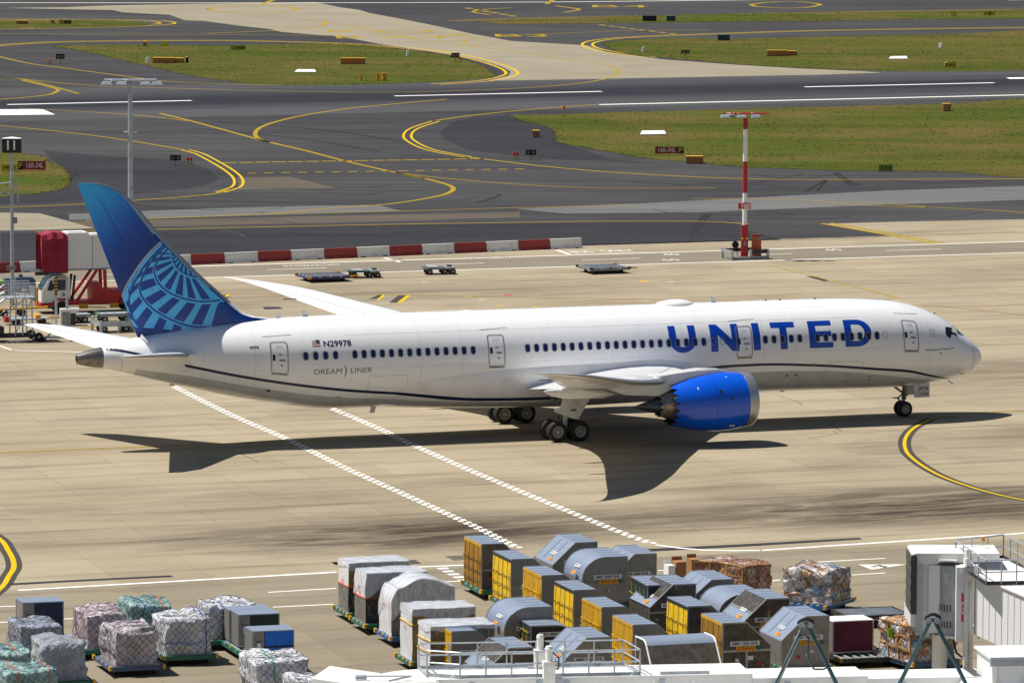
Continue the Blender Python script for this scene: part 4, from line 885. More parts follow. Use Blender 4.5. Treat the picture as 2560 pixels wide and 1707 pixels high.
def rrect(w, h, r, n=5):
    return [(sx*(w/2-r)+r*math.cos(R(a0+90*k/n)), sy*(h/2-r)+r*math.sin(R(a0+90*k/n))) for sx, sy, a0 in ((1,1,0),(-1,1,90),(-1,-1,180),(1,-1,270)) for k in range(n+1)]
door_out = None
for x in (25.12, 13.22, -3.9, -18.38):
    zd = 5.70; dr = outline(MB(), rrect(1.10, 2.06, .17), x, zd, .010, .04).build('passenger_door', M['win_frame'], fus, loc=(x, 0, 0), fix=False)
    outline(MB(), rrect(1.0, 1.96, .14), x, zd, .012, .02).build('door_seal', M['seam'], dr, fix=False)
    conform(MB(), [(p[0]-.36, p[1]-.06) for p in pill(.17, .42)], x, zd+.05, .012).build('door_window', M['glass_dark'], dr, fix=False)
    hb = conform(MB(), [(p[0]+.16, p[1]-.17) for p in rrect(.40, .10, .045)], x, zd, .03); hb.build('door_handle', M['seam_dark'], dr, fix=False)
    outline(MB(), [(p[0], p[1]+.70) for p in rrect(.40, .13, .06)], x, zd, .012, .02).build('vent_panel', M['seam'], dr, fix=False)
    conform(MB(), [(p[0]+.05, p[1]+.18) for p in rrect(.24, .09, .01)], x, zd, .012).build('placard', M['seam'], dr, fix=False); conform(MB(), [(p[0]+.12, p[1]-.5) for p in rrect(.14, .12, .01)], x, zd, .012).build('placard', M['seam'], dr, fix=False)
    conform(MB(), [(p[0], p[1]-1.09) for p in rrect(1.08, .07, .02)], x, zd, .016).build('door_sill', M['tailcone'], dr, fix=False)
    sk = math.copysign(.10, x-3); mb = MB(); 
    P = [fpt(x+a, phi_z(x+a, 7.02 + a*(-.06 if x > 20 else .05)*1.0), .012) for a in (-.95,-.5,0,.5,.95)]; mb.path(P, .009, 4).build('rain_gutter', M['seam_dark'], dr, loc=(-x, 0, 0), fix=False)
# cargo doors and small fittings
def panel(x, z, w, h, mat='seam', t=.016): return outline(MB(), rrect(w, h, .08), x, z, .009, t).build('cargo_door_seam', M[mat], fus, loc=(x, 0, 0), fix=False)
panel(20.4, 3.35, 2.6, 1.7); panel(-11.2, 3.55, 2.6, 1.7); 
for x, z, r in ((18.2,3.99,.11),(16.45,3.30,.10),(17.05,3.32,.10),(27.39,4.40,.06),(12.0,3.9,.07),(-20.6,5.6,.03),(24.0,5.75,.02)): conform(MB(), [(r*math.cos(k*.628), r*math.sin(k*.628)) for k in range(10)], x, z, .012).build('vent', M['gear_metal'], fus, loc=(x, 0, 0), fix=False)
for x, z, w, h in ((22.4,3.0,.3,.12),(22.5,2.75,.2,.2),(20.9,2.75,.25,.08),(-18.9,3.55,.22,.2),(-14.3,3.0,.3,.1),(19,3.05,.1,.06),(15.6,3.1,.1,.05),(-8.7,2.9,.3,.08)): conform(MB(), rrect(w, h, .02), x, z, .010).build('stencil', M['seam'] if x != -18.9 else M['dark'], fus, loc=(x, 0, 0), fix=False)
# titles
def decal(vs, fs, x, z, off, mat, name, parent, step=.12, side=-1):
    bm = bmesh.new(); B = [bm.verts.new(v) for v in vs]
    for f in fs:
        try: bm.faces.new([B[i] for i in f])
        except ValueError: pass
    ymin = min(v[1] for v in vs); ymax = max(v[1] for v in vs); k = math.ceil(ymin/step)
    while k*step < ymax:
        bmesh.ops.bisect_plane(bm, geom=bm.verts[:]+bm.edges[:]+bm.faces[:], plane_co=(0, k*step, 0), plane_no=(0, 1, 0)); k += 1
    zc, rz, ry = sec(x)
    for v in bm.verts:
        xx = x + v.co.x; v.co = fpt(xx, phi_z(xx, z) + v.co.y/((rz+ry)/2), off, side)
    me = bpy.data.meshes.new(name); bm.to_mesh(me); bm.free(); me.materials.append(mat); return link(name, me, parent)
def letter_poly(ch, w, h, t):
    if ch == 'I': return [[(0,0),(t,0),(t,h),(0,h)]]
    if ch == 'T': return [[(0,h-.40),(w,h-.40),(w,h),(0,h)], [(w/2-t/2,0),(w/2+t/2,0),(w/2+t/2,h-.40),(w/2-t/2,h-.40)]]
    if ch == 'E': return [[(0,0),(t,0),(t,h),(0,h)], [(t,0),(w,0),(w,.36),(t,.36)], [(t,h/2-.17),(w-.10,h/2-.17),(w-.10,h/2+.17),(t,h/2+.17)], [(t,h-.36),(w-.03,h-.36),(w-.03,h),(t,h)]]
    if ch == 'N': return [[(0,0),(t,0),(t,h),(0,h)], [(w-t,0),(w,0),(w,h),(w-t,h)], [(t,h*.60),(t,h),(w-t,h*.40),(w-t,0)]]
    arc = lambda cx, cy, rx, ry, a0, a1, n=12: [(cx+rx*math.cos(R(a0+(a1-a0)*k/n)), cy+ry*math.sin(R(a0+(a1-a0)*k/n))) for k in range(n+1)]
    if ch == 'U':
        r = w/2; o = arc(r, r*.92, r, r*.92, 180, 360); i = arc(r, r*.92, r-t, r*.92-.36, 180, 360); q = [[o[k], o[k+1], i[k+1], i[k]] for k in range(12)]
        return q + [[(0,r*.92),(t,r*.92),(t,h),(0,h)], [(w-t,r*.92),(w,r*.92),(w,h),(w-t,h)]]
    if ch == 'D':
        rr = h/2; rx = w*.52; cx = w-rx; o = arc(cx, rr, rx, rr, -90, 90); i = arc(cx, rr, rx-t, rr-.36, -90, 90)
        return [[o[k], o[k+1], i[k+1], i[k]] for k in range(12)] + [[(0,0),(t,0),(t,h),(0,h)], [(t,0),(cx,0),(cx,.36),(t,.36)], [(t,h-.36),(cx,h-.36),(cx,h),(t,h)]]
titles = []
for ch, x0, x1 in (('U',8.0,9.87),('N',10.88,12.86),('I',13.85,14.38),('T',15.16,16.84),('E',17.80,19.48),('D',20.34,22.26)):
    for side in (-1, 1):
        vs, fs = [], []
        for poly in letter_poly(ch, x1-x0, 1.84, .50):
            o = len(vs); vs += [Vector((a if side < 0 else (x1-x0)-a, b, 0)) for a, b in poly]; fs.append(tuple(range(o, o+len(poly))))
        decal(vs, fs, x0, 5.10, .007, M['letter_blue'], 'title_letter', fus, .12, side)
def ftext(txt, size, x, z, mat, bold=0.0, wide=1.0, name='marking_text'):
    vs, fs = text_mesh(txt, size, 0, bold); return decal([Vector((v.x*wide, v.y, 0)) for v in vs], fs, x, z, .008, mat, name, fus)
ftext('N29978', .56, -14.55, 6.45, M['navy'], .012, 1.02); ftext('0978', .24, -19.95, 6.35, M['navy'], .006, 1.2)
ftext('DREAM', .50, -15.25, 4.72, M['gear_metal'], 0, 1.15); ftext('LINER', .46, -13.05, 4.74, M['gear_metal'], 0, 1.2)
arc_ = []; 
vs = [Vector((.28*math.cos(R(a)), .42*math.sin(R(a)), 0)) for a in range(-80, 81, 16)] + [Vector((.20*math.cos(R(a)), .42*math.sin(R(a)), 0)) for a in range(80, -81, -16)]
decal(vs, [(k, k+1, 20-k, 21-k) for k in range(10)], -14.3, 4.72, .008, M['gear_metal'], 'crescent_mark', fus)
ftext('Connecting people. Uniting the world.', .16, 27.35, 4.66, M['navy'], .002, .95)
for k in range(6):     # flag
    decal([Vector(p) for p in ((0,k*.075,0),(.52,k*.075,0),(.52,k*.075+.075,0),(0,k*.075+.075,0))], [(0,1,2,3)], -16.2, 6.32, .007, M['flag_red'] if k % 2 == 0 else M['flag_white'], 'flag_stripe', fus)
decal([Vector(p) for p in ((.27,.2,0),(.52,.2,0),(.52,.46,0),(.27,.46,0))], [(0,1,2,3)], -16.2, 6.32, .009, M['flag_blue'], 'flag_canton', fus)
for k in range(5):     # five-pointed alliance emblem
    a = R(90+72*k); c, s_ = math.cos(a), math.sin(a); tri = [(.12*c-.02*s_, .12*s_+.02*c), (.30*c, .30*s_), (.15*math.cos(a+.62), .15*math.sin(a+.62))]
    decal([Vector((p[0], p[1], 0)) for p in tri], [(0,1,2)], 26.81, 5.84, .009, M['gear_metal'], 'star_emblem', fus)
ftext('STAR ALLIANCE', .07, 26.85, 5.5, M['seam'], 0, 1)
# cockpit windows
def cockpit(pts, name='cockpit_window'):
    for side in (-1, 1):
        c = (sum(p[0] for p in pts)/len(pts), sum(p[1] for p in pts)/len(pts)); n = len(pts); mb = MB(); vs = [fpt(c[0], c[1], .012, side)]
        for f in (.5, 1.0): vs += [fpt(c[0]+(p[0]-c[0])*f, c[1]+(p[1]-c[1])*f, .012, side) for p in pts]
        o = mb.add(vs, [(0, 1+k, 1+(k+1) % n) for k in range(n)] + [(1+k, 1+n+k, 1+n+(k+1) % n, 1+(k+1) % n) for k in range(n)]).build(name, M['glass_dark'], fus, 50)
        P = [fpt(p[0], p[1], .014, side) for p in pts+[pts[0]]]; MB().path(P, .025, 5).build('window_frame', M['win_frame'], o, fix=False)
cockpit([(28.05,R(44)),(27.92,R(31)),(28.00,R(26)),(28.22,R(24.5)),(29.01,R(39.5)),(28.66,R(53))])
cockpit([(28.92,R(66)),(29.12,R(48)),(29.5,R(54)),(29.81,R(63)),(30.0,R(88)),(29.0,R(88))])
# antennas, domes
def blade(x, h, c, side_y=0, top=True):
    zt = sec(x)[0]+sec(x)[1] if top else sec(x)[0]-sec(x)[1]; s_ = 1 if top else -1
    return MB().add([(x+c/2,.03,zt-.05*s_),(x-c/2,.03,zt-.05*s_),(x-c/2-.12,.01,zt+h*s_),(x-c/2+.22,.01,zt+h*s_),(x+c/2,-.03,zt-.05*s_),(x-c/2,-.03,zt-.05*s_),(x-c/2-.12,-.01,zt+h*s_),(x-c/2+.22,-.01,zt+h*s_)], [(0,1,2,3),(7,6,5,4),(0,4,5,1),(1,5,6,2),(2,6,7,3),(3,7,4,0)]).build('antenna', M['ac_fairing'], fus)
blade(12.2,.36,.35); blade(-15.8,.42,.45); blade(-17.6,.26,.35); blade(-11.2,.42,.35,0,False); blade(-24.6,.12,.3,0,False); blade(17.2,.1,.3,0,False)
def dome(x, l, w, h):
    zt = sec(x)[0]+sec(x)[1]; mb = MB(); n, m = 20, 8; vs = []
    for j in range(m+1):
        b = math.pi/2*j/m
        for k in range(n): a = 2*math.pi*k/n; vs.append((x + l/2*math.cos(a)*math.cos(b)*(1.25 if math.cos(a) < 0 else 1), w/2*math.sin(a)*math.cos(b), zt-.22+h*math.sin(b)**.8))
    return mb.add(vs, [(j*n+k, j*n+(k+1) % n, (j+1)*n+(k+1) % n, (j+1)*n+k) for j in range(m) for k in range(n)]).build('satcom_dome', M['ac_fairing'], fus, 60)
dome(9.6, 2.5, 1.6, .50); dome(-4.9, 1.3, .8, .27)
for x in (15.9, 16.9, 19.4, 28.0): MB().box(x-.06,x+.06,-.05,.05,sec(x)[0]+sec(x)[1]-.03,sec(x)[0]+sec(x)[1]+.08).build('beacon', M['gear_metal'], fus)
mb = MB(); mb.path([(29.3,-1.35,2.95),(29.15,-1.75,2.9),(29.45,-1.8,2.9)], .025, 5); mb.build('pitot_probe', M['gear_metal'], fus); MB().path([(28.8,-.5,2.35),(29.2,-.5,2.1)], .03, 5).build('drain_mast', M['gear_metal'], fus)
o = MB().box(-.02,.02,-.38,.38,0,.62, M=Matrix.Translation((-26.55,-.72,6.62)) @ Matrix.Rotation(R(-38), 4, 'X') @ Matrix.Rotation(R(-30), 4, 'Y')).build('open_access_flap', M['ac_white'], fus)
MB().box(-.3,.3,-.3,.3,-.03,.03, M=Matrix.Translation((-26.25,-.80,6.60)) @ Matrix.Rotation(R(50), 4, 'X')).build('open_hatch', M['dark'], fus)
# engines
def engine(sgn):
    e = bpy.data.objects.new('engine', None); COL.objects.link(e); e.parent = plane; e.location = (0, sgn*9.8, 2.50); e.rotation_euler = (0, R(-1.5), R(-sgn*1.5))
    n = 72; sq = lambda pr: [(a if a < 8 else 8+(a-8)*.84, r) for a, r in pr]
    cowl = MB().lathe(sq([(10.75,1.72),(10.2,1.80),(9.4,1.87),(8.5,1.88),(7.5,1.82),(6.6,1.68),(5.9,1.50),(5.55,1.40)]), n).build('fan_cowl', M['engine_blue'], e, 50)
    MB().lathe(sq([(9.6,1.42),(10.6,1.44),(11.1,1.47),(11.33,1.53),(11.40,1.60),(11.33,1.67),(11.12,1.72),(10.75,1.765),(10.55,1.785),(10.55,1.76)]), n).build('inlet_lip', M['lip'], e, 50)
    MB().lathe(sq([(9.6,1.42),(8.9,1.42),(8.9,0.0)]), n).build('inlet_duct', M['gear_metal'], e, 50)
    fan = MB()
    for k in range(18): fan.box(-.12,.12,-.015,.015,.35,1.4, M=Matrix.Translation((8.92,0,0)) @ Matrix.Rotation(2*math.pi*k/18, 4, 'X') @ Matrix.Rotation(R(35), 4, 'Z'))
    fan.lathe([(9.0,.42),(9.3,.36),(9.6,.2),(9.75,0)], 16); fan.build('fan', M['steel_dark'], e, 40)
    ch = MB(); m = 18; vs = []      # chevron nozzle
    for k in range(m*4):
        a = 2*math.pi*k/(m*4); p = [5.12, 5.28, 5.50, 5.28][k % 4]; c, s_ = math.cos(a), math.sin(a); rr = 1.405-.10*(5.55-p)/.43
        vs += [(5.56,1.403*c,1.403*s_),(p,rr*c,rr*s_),(p,(rr-.03)*c,(rr-.03)*s_),(5.9,1.33*c,1.33*s_)]
    q = m*4; ch.add(vs, [(4*k, 4*((k+1) % q), 4*((k+1) % q)+1, 4*k+1) for k in range(q)]); ch.add(vs, [(4*k+1, 4*((k+1) % q)+1, 4*((k+1) % q)+2, 4*k+2) for k in range(q)] + [(4*k+2, 4*((k+1) % q)+2, 4*((k+1) % q)+3, 4*k+3) for k in range(q)], 1)
    ch.build('chevron_nozzle', [M['engine_blue'], M['steel_dark']], e, 40, fix=False)
    MB().lathe([(6.5,1.0),(5.9,.98),(5.3,.90),(4.75,.76)], 48).build('core_cowl', M['titan'], e, 50)
    ch = MB(); vs = []; m = 12
    for k in range(m*4):
        a = 2*math.pi*k/(m*4); p = [4.40, 4.50, 4.62, 4.50][k % 4]; c, s_ = math.cos(a), math.sin(a); rr = .72; vs += [(4.76,.755*c,.755*s_),(p,rr*c,rr*s_),(p,(rr-.03)*c,(rr-.03)*s_),(5.0,.70*c,.70*s_)]
    q = m*4; ch.add(vs, [(4*k+j, 4*((k+1) % q)+j, 4*((k+1) % q)+j+1, 4*k+j+1) for k in range(q) for j in range(3)]); ch.build('core_nozzle', M['titan'], e, 40, fix=False)
    MB().lathe([(6.2,1.38),(6.2,.9)], 48).build('fan_duct', M['dark'], e, 50); MB().lathe([(5.0,.71),(5.0,.4)], 24).build('core_duct', M['dark'], e, 50)
    MB().lathe([(5.0,.56),(4.5,.53),(4.0,.40),(3.4,.21),(2.85,.05),(2.8,0)], 32).build('exhaust_plug', M['plug'], e, 50)
    MB().lathe([(7.855,1.852),(7.84,1.851)], n).build('cowl_seam', M['navy'], e)
    s_ = -1; sg = MB(); 
    for a0, a1, x0, x1, mm in ((150,156,8.05,8.25,0),(166,170,8.75,8.95,0),(228,233,8.9,9.25,1),(140,146,6.6,6.68,1),(118,120,8.8,8.9,1)):
        P = [(x, 1.885*math.cos(R(a)), 1.885*math.sin(R(a))) for x, a in ((x0,a0),(x1,a0),(x1,a1),(x0,a1))]; sg.add(P, [(0,1,2,3)], mm)
    sg.build('cowl_placard', [M['steel_dark'], M['sign_white']], e, fix=False)
    # nacelle strake and pylon
    pm = MB(); st = [(9.6,4.32,.06),(8.6,4.62,.20),(7.2,4.72,.30),(5.6,4.62,.30),(4.4,4.5,.28),(2.2,4.35,.16),(.6,4.2,.05)]
    bt = [(9.6,4.25),(8.6,4.25),(7.2,4.0),(5.6,3.6),(4.4,3.15),(2.2,3.35),(.6,3.95)]; vs = []
    for (x, zt, hw), (_, zb) in zip(st, bt): vs += [(x,-hw*.5,zt-2.5),(x,hw*.5,zt-2.5),(x,hw,zt-2.62),(x,hw,zb-2.5),(x,-hw,zb-2.5),(x,-hw,zt-2.62)]
    k = len(st); pm.add(vs, [(6*i+j, 6*i+(j+1) % 6, 6*(i+1)+(j+1) % 6, 6*(i+1)+j) for i in range(k-1) for j in range(6)] + [(0,1,2,3,4,5), tuple(6*(k-1)+j for j in reversed(range(6)))]).build('pylon', M['ac_fairing'], e, 30)
    MB().box(-.8,.8,-.015,.015,0,.30, M=Matrix.Translation((8.9,0,0)) @ Matrix.Rotation(R(-42 if sgn < 0 else 42), 4, 'X') @ Matrix.Translation((0,0,1.84))).build('strake', M['engine_blue'], e)
    return e
engine(-1); engine(1)
# landing gear
def wheel(parent, x, y, z, r, w, nm='wheel'):
    side = 1 if y > 0 else -1; Mx = Matrix.Translation((x, y, z)) @ Matrix.Rotation(R(90), 4, 'Z')
    t = MB().lathe([(-w/2,r*.56),(-w/2,r*.80),(-w*.42,r*.93),(-w*.25,r),(-w*.10,r),(-w*.09,r*.985),(w*.09,r*.985),(w*.10,r),(w*.25,r),(w*.42,r*.93),(w/2,r*.80),(w/2,r*.56)], 36, Mx).build(nm, M['rubber'], parent, 50)
    MB().lathe([(-w*.40,0.0),(-w*.40,r*.20),(-w*.30,r*.24),(-w*.32,r*.42),(-w*.46,r*.46),(-w*.49,r*.56),(w*.49,r*.56),(w*.46,r*.46),(w*.32,r*.42),(w*.30,r*.24),(w*.40,r*.20),(w*.40,0.0)], 24, Mx).build('rim', M['rim'], t, 50)
    b = MB()
    for k in range(8): a = 2*math.pi*k/8; b.tube((x+r*.33*math.cos(a), y-w*.47, z+r*.33*math.sin(a)), (x+r*.33*math.cos(a), y+w*.47, z+r*.33*math.sin(a)), r*.06, n=6)
    b.build('wheel_hole', M['dark'], t); return t
def main_gear(sgn):
    g = bpy.data.objects.new('main_landing_gear', None); COL.objects.link(g); g.parent = plane; g.location = (0, sgn*4.9, 0)
    for x in (-.76, .76):
        for y in (-.65, .65): wheel(g, x, y, .66, .66, .50)
    MB().tube((-.76,0,.66),(.76,0,.66),.16,n=12).tube((-.76,-.6,.66),(-.76,.6,.66),.10,n=10).tube((.76,-.6,.66),(.76,.6,.66),.10,n=10).build('bogie_beam', M['gear_metal'], g, 40)
    MB().tube((0,0,.75),(.05,0,2.0),.17,n=14).tube((.05,0,1.7),(.1,0,3.9),.24,n=14).build('oleo_strut', M['gear_white'], g, 40)
    MB().tube((.1,0,1.9),(-1.2,-sgn*1.2,3.3),.09,n=8).tube((.1,0,2.0),(1.2,-sgn*1.0,3.4),.09,n=8).tube((-.1,0,1.0),(-.45,0,1.5),.06,n=8).tube((-.45,0,1.5),(-.05,0,1.9),.06,n=8).build('brace', M['gear_metal'], g, 40)
    o = MB(); P = [(-.15,3.35),(1.45,3.30),(1.62,3.05),(.62,1.42),(.18,1.50),(-.45,1.75),(-1.0,1.95),(-1.02,2.15),(-.62,2.22)]; o.prism(P, -.03, .03, 0, Matrix.Translation((0, sgn*.78, 0)) @ Matrix.Rotation(R(90), 4, 'X')).build('gear_door', M['gear_white'], g)
    h = MB()
    for k in range(7): h.box(.12+k*.055,.16+k*.055,-.004,.004,1.95+.03*(k % 2),2.1, M=Matrix.Translation((0, sgn*.816, 0)))
    h.build('door_placard', M['steel_dark'], g)
    hy = MB(); hy.path([(-.2,-.2,1.0),(-.3,-.25,1.4),(.1,-.28,2.2)], .03, 5).path([(.3,.2,.95),(.4,.25,1.3),(.2,.26,2.2)], .03, 5); hy.build('hydraulic_hose', M['steel_dark'], g); return g
main_gear(-1); main_gear(1)
g = bpy.data.objects.new('nose_landing_gear', None); COL.objects.link(g); g.parent = plane; g.location = (25.83, 0, 0)
for y in (-.30, .30): wheel(g, 0, y, .51, .51, .36)
MB().tube((0,-.4,.51),(0,.4,.51),.08,n=10).tube((0,0,.5),(.05,0,1.3),.11,n=12).tube((.05,0,1.1),(.12,0,2.4),.16,n=12).build('oleo_strut', M['gear_metal'], g, 40)
MB().tube((.05,0,1.5),(-1.1,0,2.3),.07,n=8).tube((-.1,0,.9),(-.4,0,1.2),.05,n=6).tube((-.4,0,1.2),(-.05,0,1.5),.05,n=6).box(-.75,-.25,-.03,.03,1.2,1.27).build('torque_link', M['gear_metal'], g, 40)
MB().box(.45,1.55,.76,.80,1.30,2.25).build('gear_door', M['gear_white'], g); d = MB().box(.45,1.55,-.80,-.76,1.30,2.25).build('gear_door', M['gear_white'], g)
tx = MB(); sign_text(tx, '0978', frame_mat((1.08,-.806,1.88), (1,0,0), (0,0,1)), .34, 0, 0, .006); sign_text(tx, 'ETOPS', frame_mat((1.18,-.806,1.52), (1,0,0), (0,0,1)), .20, 0, 0, .004); tx.box(.74,.76,-.806,-.80,1.32,2.23,1); tx.build('door_number', [M['navy'], M['dhl_r']], d, fix=False)
MB().tube((.22,-.12,1.35),(.22,-.12,1.5),.09,n=10).tube((.22,.12,1.35),(.22,.12,1.5),.09,n=10).build('taxi_light', M['rim'], g)
# ---------------------------------------------------------------- middle distance
def zat(p, px, py):
    """height above ground point p at which the photo row py is met"""
    v = (PH/2 - py - (px-PW/2)*math.sin(CAM_R))/math.cos(CAM_R); m = v/CAM_F
    return CAM_H + p.y*(m*math.cos(CAM_P) - math.sin(CAM_P))/(math.cos(CAM_P) + m*math.sin(CAM_P))
def ppm(p): return CAM_F/(p.y*math.cos(CAM_P) + CAM_H*math.sin(CAM_P))
# concrete barrier blocks
b0, b1 = ground(*Z4(2233, 49)), ground(*Z4(0, 146)); bl = (b1-b0).length/11; bd = (b1-b0).normalized(); bang = math.atan2(-bd.y, -bd.x)
prof = [(-.30,0),(.30,0),(.30,.10),(.17,.30),(.10,.86),(-.10,.86),(-.17,.30),(-.30,.10)]
bar_me = {}
for c, m in (('white','white_dirty'),('red','red_dull')):
    mb = MB(); L = bl-.04
    mb.prism(prof, -L/2, L/2, 0, Matrix.Rotation(R(90), 4, 'X') @ Matrix.Identity(4) if False else Matrix(((0,0,1,0),(1,0,0,0),(0,1,0,0),(0,0,0,1))))
    mb.box(-L/2+.3,-L/2+.7,-.31,-.29,0,.09,1).box(L/2-.7,L/2-.3,-.31,-.29,0,.09,1)
    bar_me[c] = mb.mesh('barrier_block', [M[m], M['dark']])
nm = ['rightmost','second','third','fourth','fifth','sixth','seventh','eighth','ninth','tenth','eleventh','twelfth','thirteenth','fourteenth','fifteenth','sixteenth','seventeenth','eighteenth','nineteenth']
for k in range(19):
    p = b0 + bd*bl*(k+.5); c = 'white' if k % 2 == 0 else 'red'
    o = link('barrier_block', bar_me[c], None, loc=(p.x, p.y, .013), rz=bang + R(random.uniform(-.6, .6)))
    tag(o, f'{c} concrete barrier block, ' + ('rightmost of the red and white row' if k == 0 else f'{nm[k]} from the right end of the red and white row'), 'barrier', 'red and white barrier blocks')
# floodlight masts
def floods(parent, z, arm, heads, armmat, r=.07):
    MB().tube((-arm/2,0,z),(arm/2,0,z+.02),r,n=8).build('cross_arm', M[armmat], parent)
    for x, y, t in heads:
        o = MB().add([(x-.42,y-.3,z-.32),(x+.42,y-.3,z-.32),(x+.42,y+.3,z-.28),(x-.42,y+.3,z-.28),(x-.30,y-.2,z-.12),(x+.30,y-.2,z-.12),(x+.30,y+.2,z-.1),(x-.30,y+.2,z-.1)], [(3,2,1,0),(4,5,6,7),(0,1,5,4),(1,2,6,5),(2,3,7,6),(3,0,4,7)]).build('floodlight', M['galv'], parent)
        MB().path([(x+.3*t,y,z-.15),(x+.42*t,y,z+.08),(x+.05*t,0,z+.02)], .025, 5).build('bracket', M['sign_white'], o); MB().box(x-.36,x+.36,y-.28,y+.26,z-.345,z-.315).build('lens', M['dark'], o)
pm = ground(1860.8, 647); k = ppm(pm); zz = lambda y: zat(pm, 1861, 250+y/3.485)
mast = thing('floodlight_mast', 'red and white banded floodlight mast standing inside a steel guard rail', 'light mast', (pm.x, pm.y, .013), R(4))
for a, b, m in ((140,257,'red'),(257,537,'sign_white'),(537,810,'red'),(810,1090,'white_dirty')): MB().tube((0,0,zz(b)),(0,0,zz(a)),.205,.19,n=16).build('pole_band', M[m], mast, 30)
zb = zz(1090); MB().add([(-.30,-.26,0.1),(.30,-.26,.1),(.30,.26,.1),(-.30,.26,.1),(-.27,-.24,zb),(.27,-.24,zb),(.27,.24,zb),(-.27,.24,zb)], [(3,2,1,0),(4,5,6,7),(0,1,5,4),(1,2,6,5),(2,3,7,6),(3,0,4,7)]).box(-.45,.45,-.4,.4,0,.1).build('base_box', M['red'], mast)
for a in (-.2, .2): MB().box(a-.07,a+.07,-.30,-.262,zb*.58,zb*.63).build('reflector', M['sign_yellow'], mast)
MB().box(-.10,.12,-.30,-.27,zb*.40,zb*.52).build('graffiti_patch', M['grey'], mast)
floods(mast, zz(120), 3.9, ((-1.75,-.25,1),(-1.35,.2,1),(-.35,-.2,-1),(.85,-.2,-1)), 'red')
s_ = bpy.data.objects.new('warning_sign', None); z1, z2 = zz(950), zz(897); sb = MB().box(-.25,.48,-.30,-.27,z1,z2).box(-.52,-.26,-.30,-.27,z1,z2, M=Matrix.Rotation(R(-12), 4, 'Z')).build('warning_sign', M['sign_red'], mast)
tx = MB()
for i in range(3): 
    zz_ = z2-.14-(z2-z1)*.29*i; tx.box(-.20+.05*i,.43-.04*i,-.306,-.301,zz_-.05,zz_+.04)
tx.build('sign_lines', M['sign_white'], sb)
gr_ = thing('guard_rail', 'low galvanised guard rail frame around the red and white mast base', 'guard rail', (pm.x, pm.y, .013), AH)
for x, y in ((-1.55,-1.0),(-1.55,1.1),(1.75,-1.0),(1.75,1.1),(.15,-1.0)): MB().box(x-.09,x+.09,y-.09,y+.09,0,.85).build('post', M['galv'], gr_)
for x0, x1, y0, y1, m in ((-1.55,1.75,1.06,1.14,'steel_dark'),(-1.59,-1.51,-1,1.1,'galv'),(1.71,1.79,-1,1.1,'galv'),(.15,1.75,-1.04,-.96,'steel_dark')): MB().box(x0,x1,y0,y1,.52,.82).build('rail', M[m], gr_)
MB().box(-1.55,1.75,-1.16,-.84,0,.26).build('kerb_block', M['grey'], gr_)
cb = ground(1891, 648); o = thing('electrical_cabinet', 'tall terracotta orange cabinet beside the red and white mast', 'cabinet', (cb.x, cb.y+.3, .013), R(8))
MB().box(-.37,.37,-.3,.3,0,1.95).build('body', M['terracotta'], o); MB().add([(-.42,-.35,1.95),(.42,-.35,1.95),(.42,.35,1.95),(-.42,.35,1.95),(-.3,-.25,2.06),(.36,-.25,2.06),(.36,.3,2.06),(-.3,.3,2.06)], [(3,2,1,0),(4,5,6,7),(0,1,5,4),(1,2,6,5),(2,3,7,6),(3,0,4,7)]).build('roof', M['red_dull'], o); MB().box(.12,.36,-.33,-.3,1.62,1.9).build('placard', M['grey'], o); MB().box(-.12,-.06,-.32,-.3,.1,1.8).build('door_edge', M['red_dull'], o)
hp = ground(1843, 640); o = thing('hose_reel', 'black hose reel on a post left of the red mast base', 'hose reel', (hp.x, hp.y, .013), 0)
MB().tube((0,0,0),(0,0,1.0),.05).build('post', M['galv'], o); MB().tube((-.16,-.1,.95),(-.16,.18,.95),.30,n=16).build('reel', M['black'], o)
# grey mast behind the tail
pw = ground(327, 826); wz_ = zat(pw, 327, 212)
o = thing('floodlight_mast', 'plain grey floodlight mast rising behind the blue tail fin', 'light mast', (pw.x, pw.y, .013), R(2))
MB().tube((0,0,0),(0,0,wz_),.235,.165,n=16).build('pole', M['galv'], o, 30); floods(o, wz_+.32, 3.9, ((-1.75,-.2,1),(-.65,-.2,1),(1.15,-.2,-1),(2.0,-.2,-1)), 'galv', .09); MB().tube((0,0,wz_),(0,0,wz_+.4),.06).build('spigot', M['grey'], o)
z5 = zat(pw, 325, 180+695/4.612); MB().box(-.5,.5,-.08,.08,z5-.03,z5+.03).build('side_lamp_arm', M['sign_white'], o); MB().box(-.22,.22,-.2,.2,.3,2.1).build('switch_box', M['grey'], o)
o = thing('guard_rail', 'grey steel guard rail round the foot of the mast behind the tail', 'guard rail', (pw.x-1.2, pw.y-1.2, .013), AH)
for x, y in ((-1.2,-.8),(.2,-.8),(2.8,-.8),(-1.2,1.6)): MB().box(x-.09,x+.09,y-.09,y+.09,0,.95).build('post', M['galv'], o)
MB().box(-1.2,2.8,-.85,-.75,.5,.85).build('rail', M['galv'], o); MB().box(-1.25,-1.15,-.8,1.6,.5,.85).build('rail', M['galv'], o)
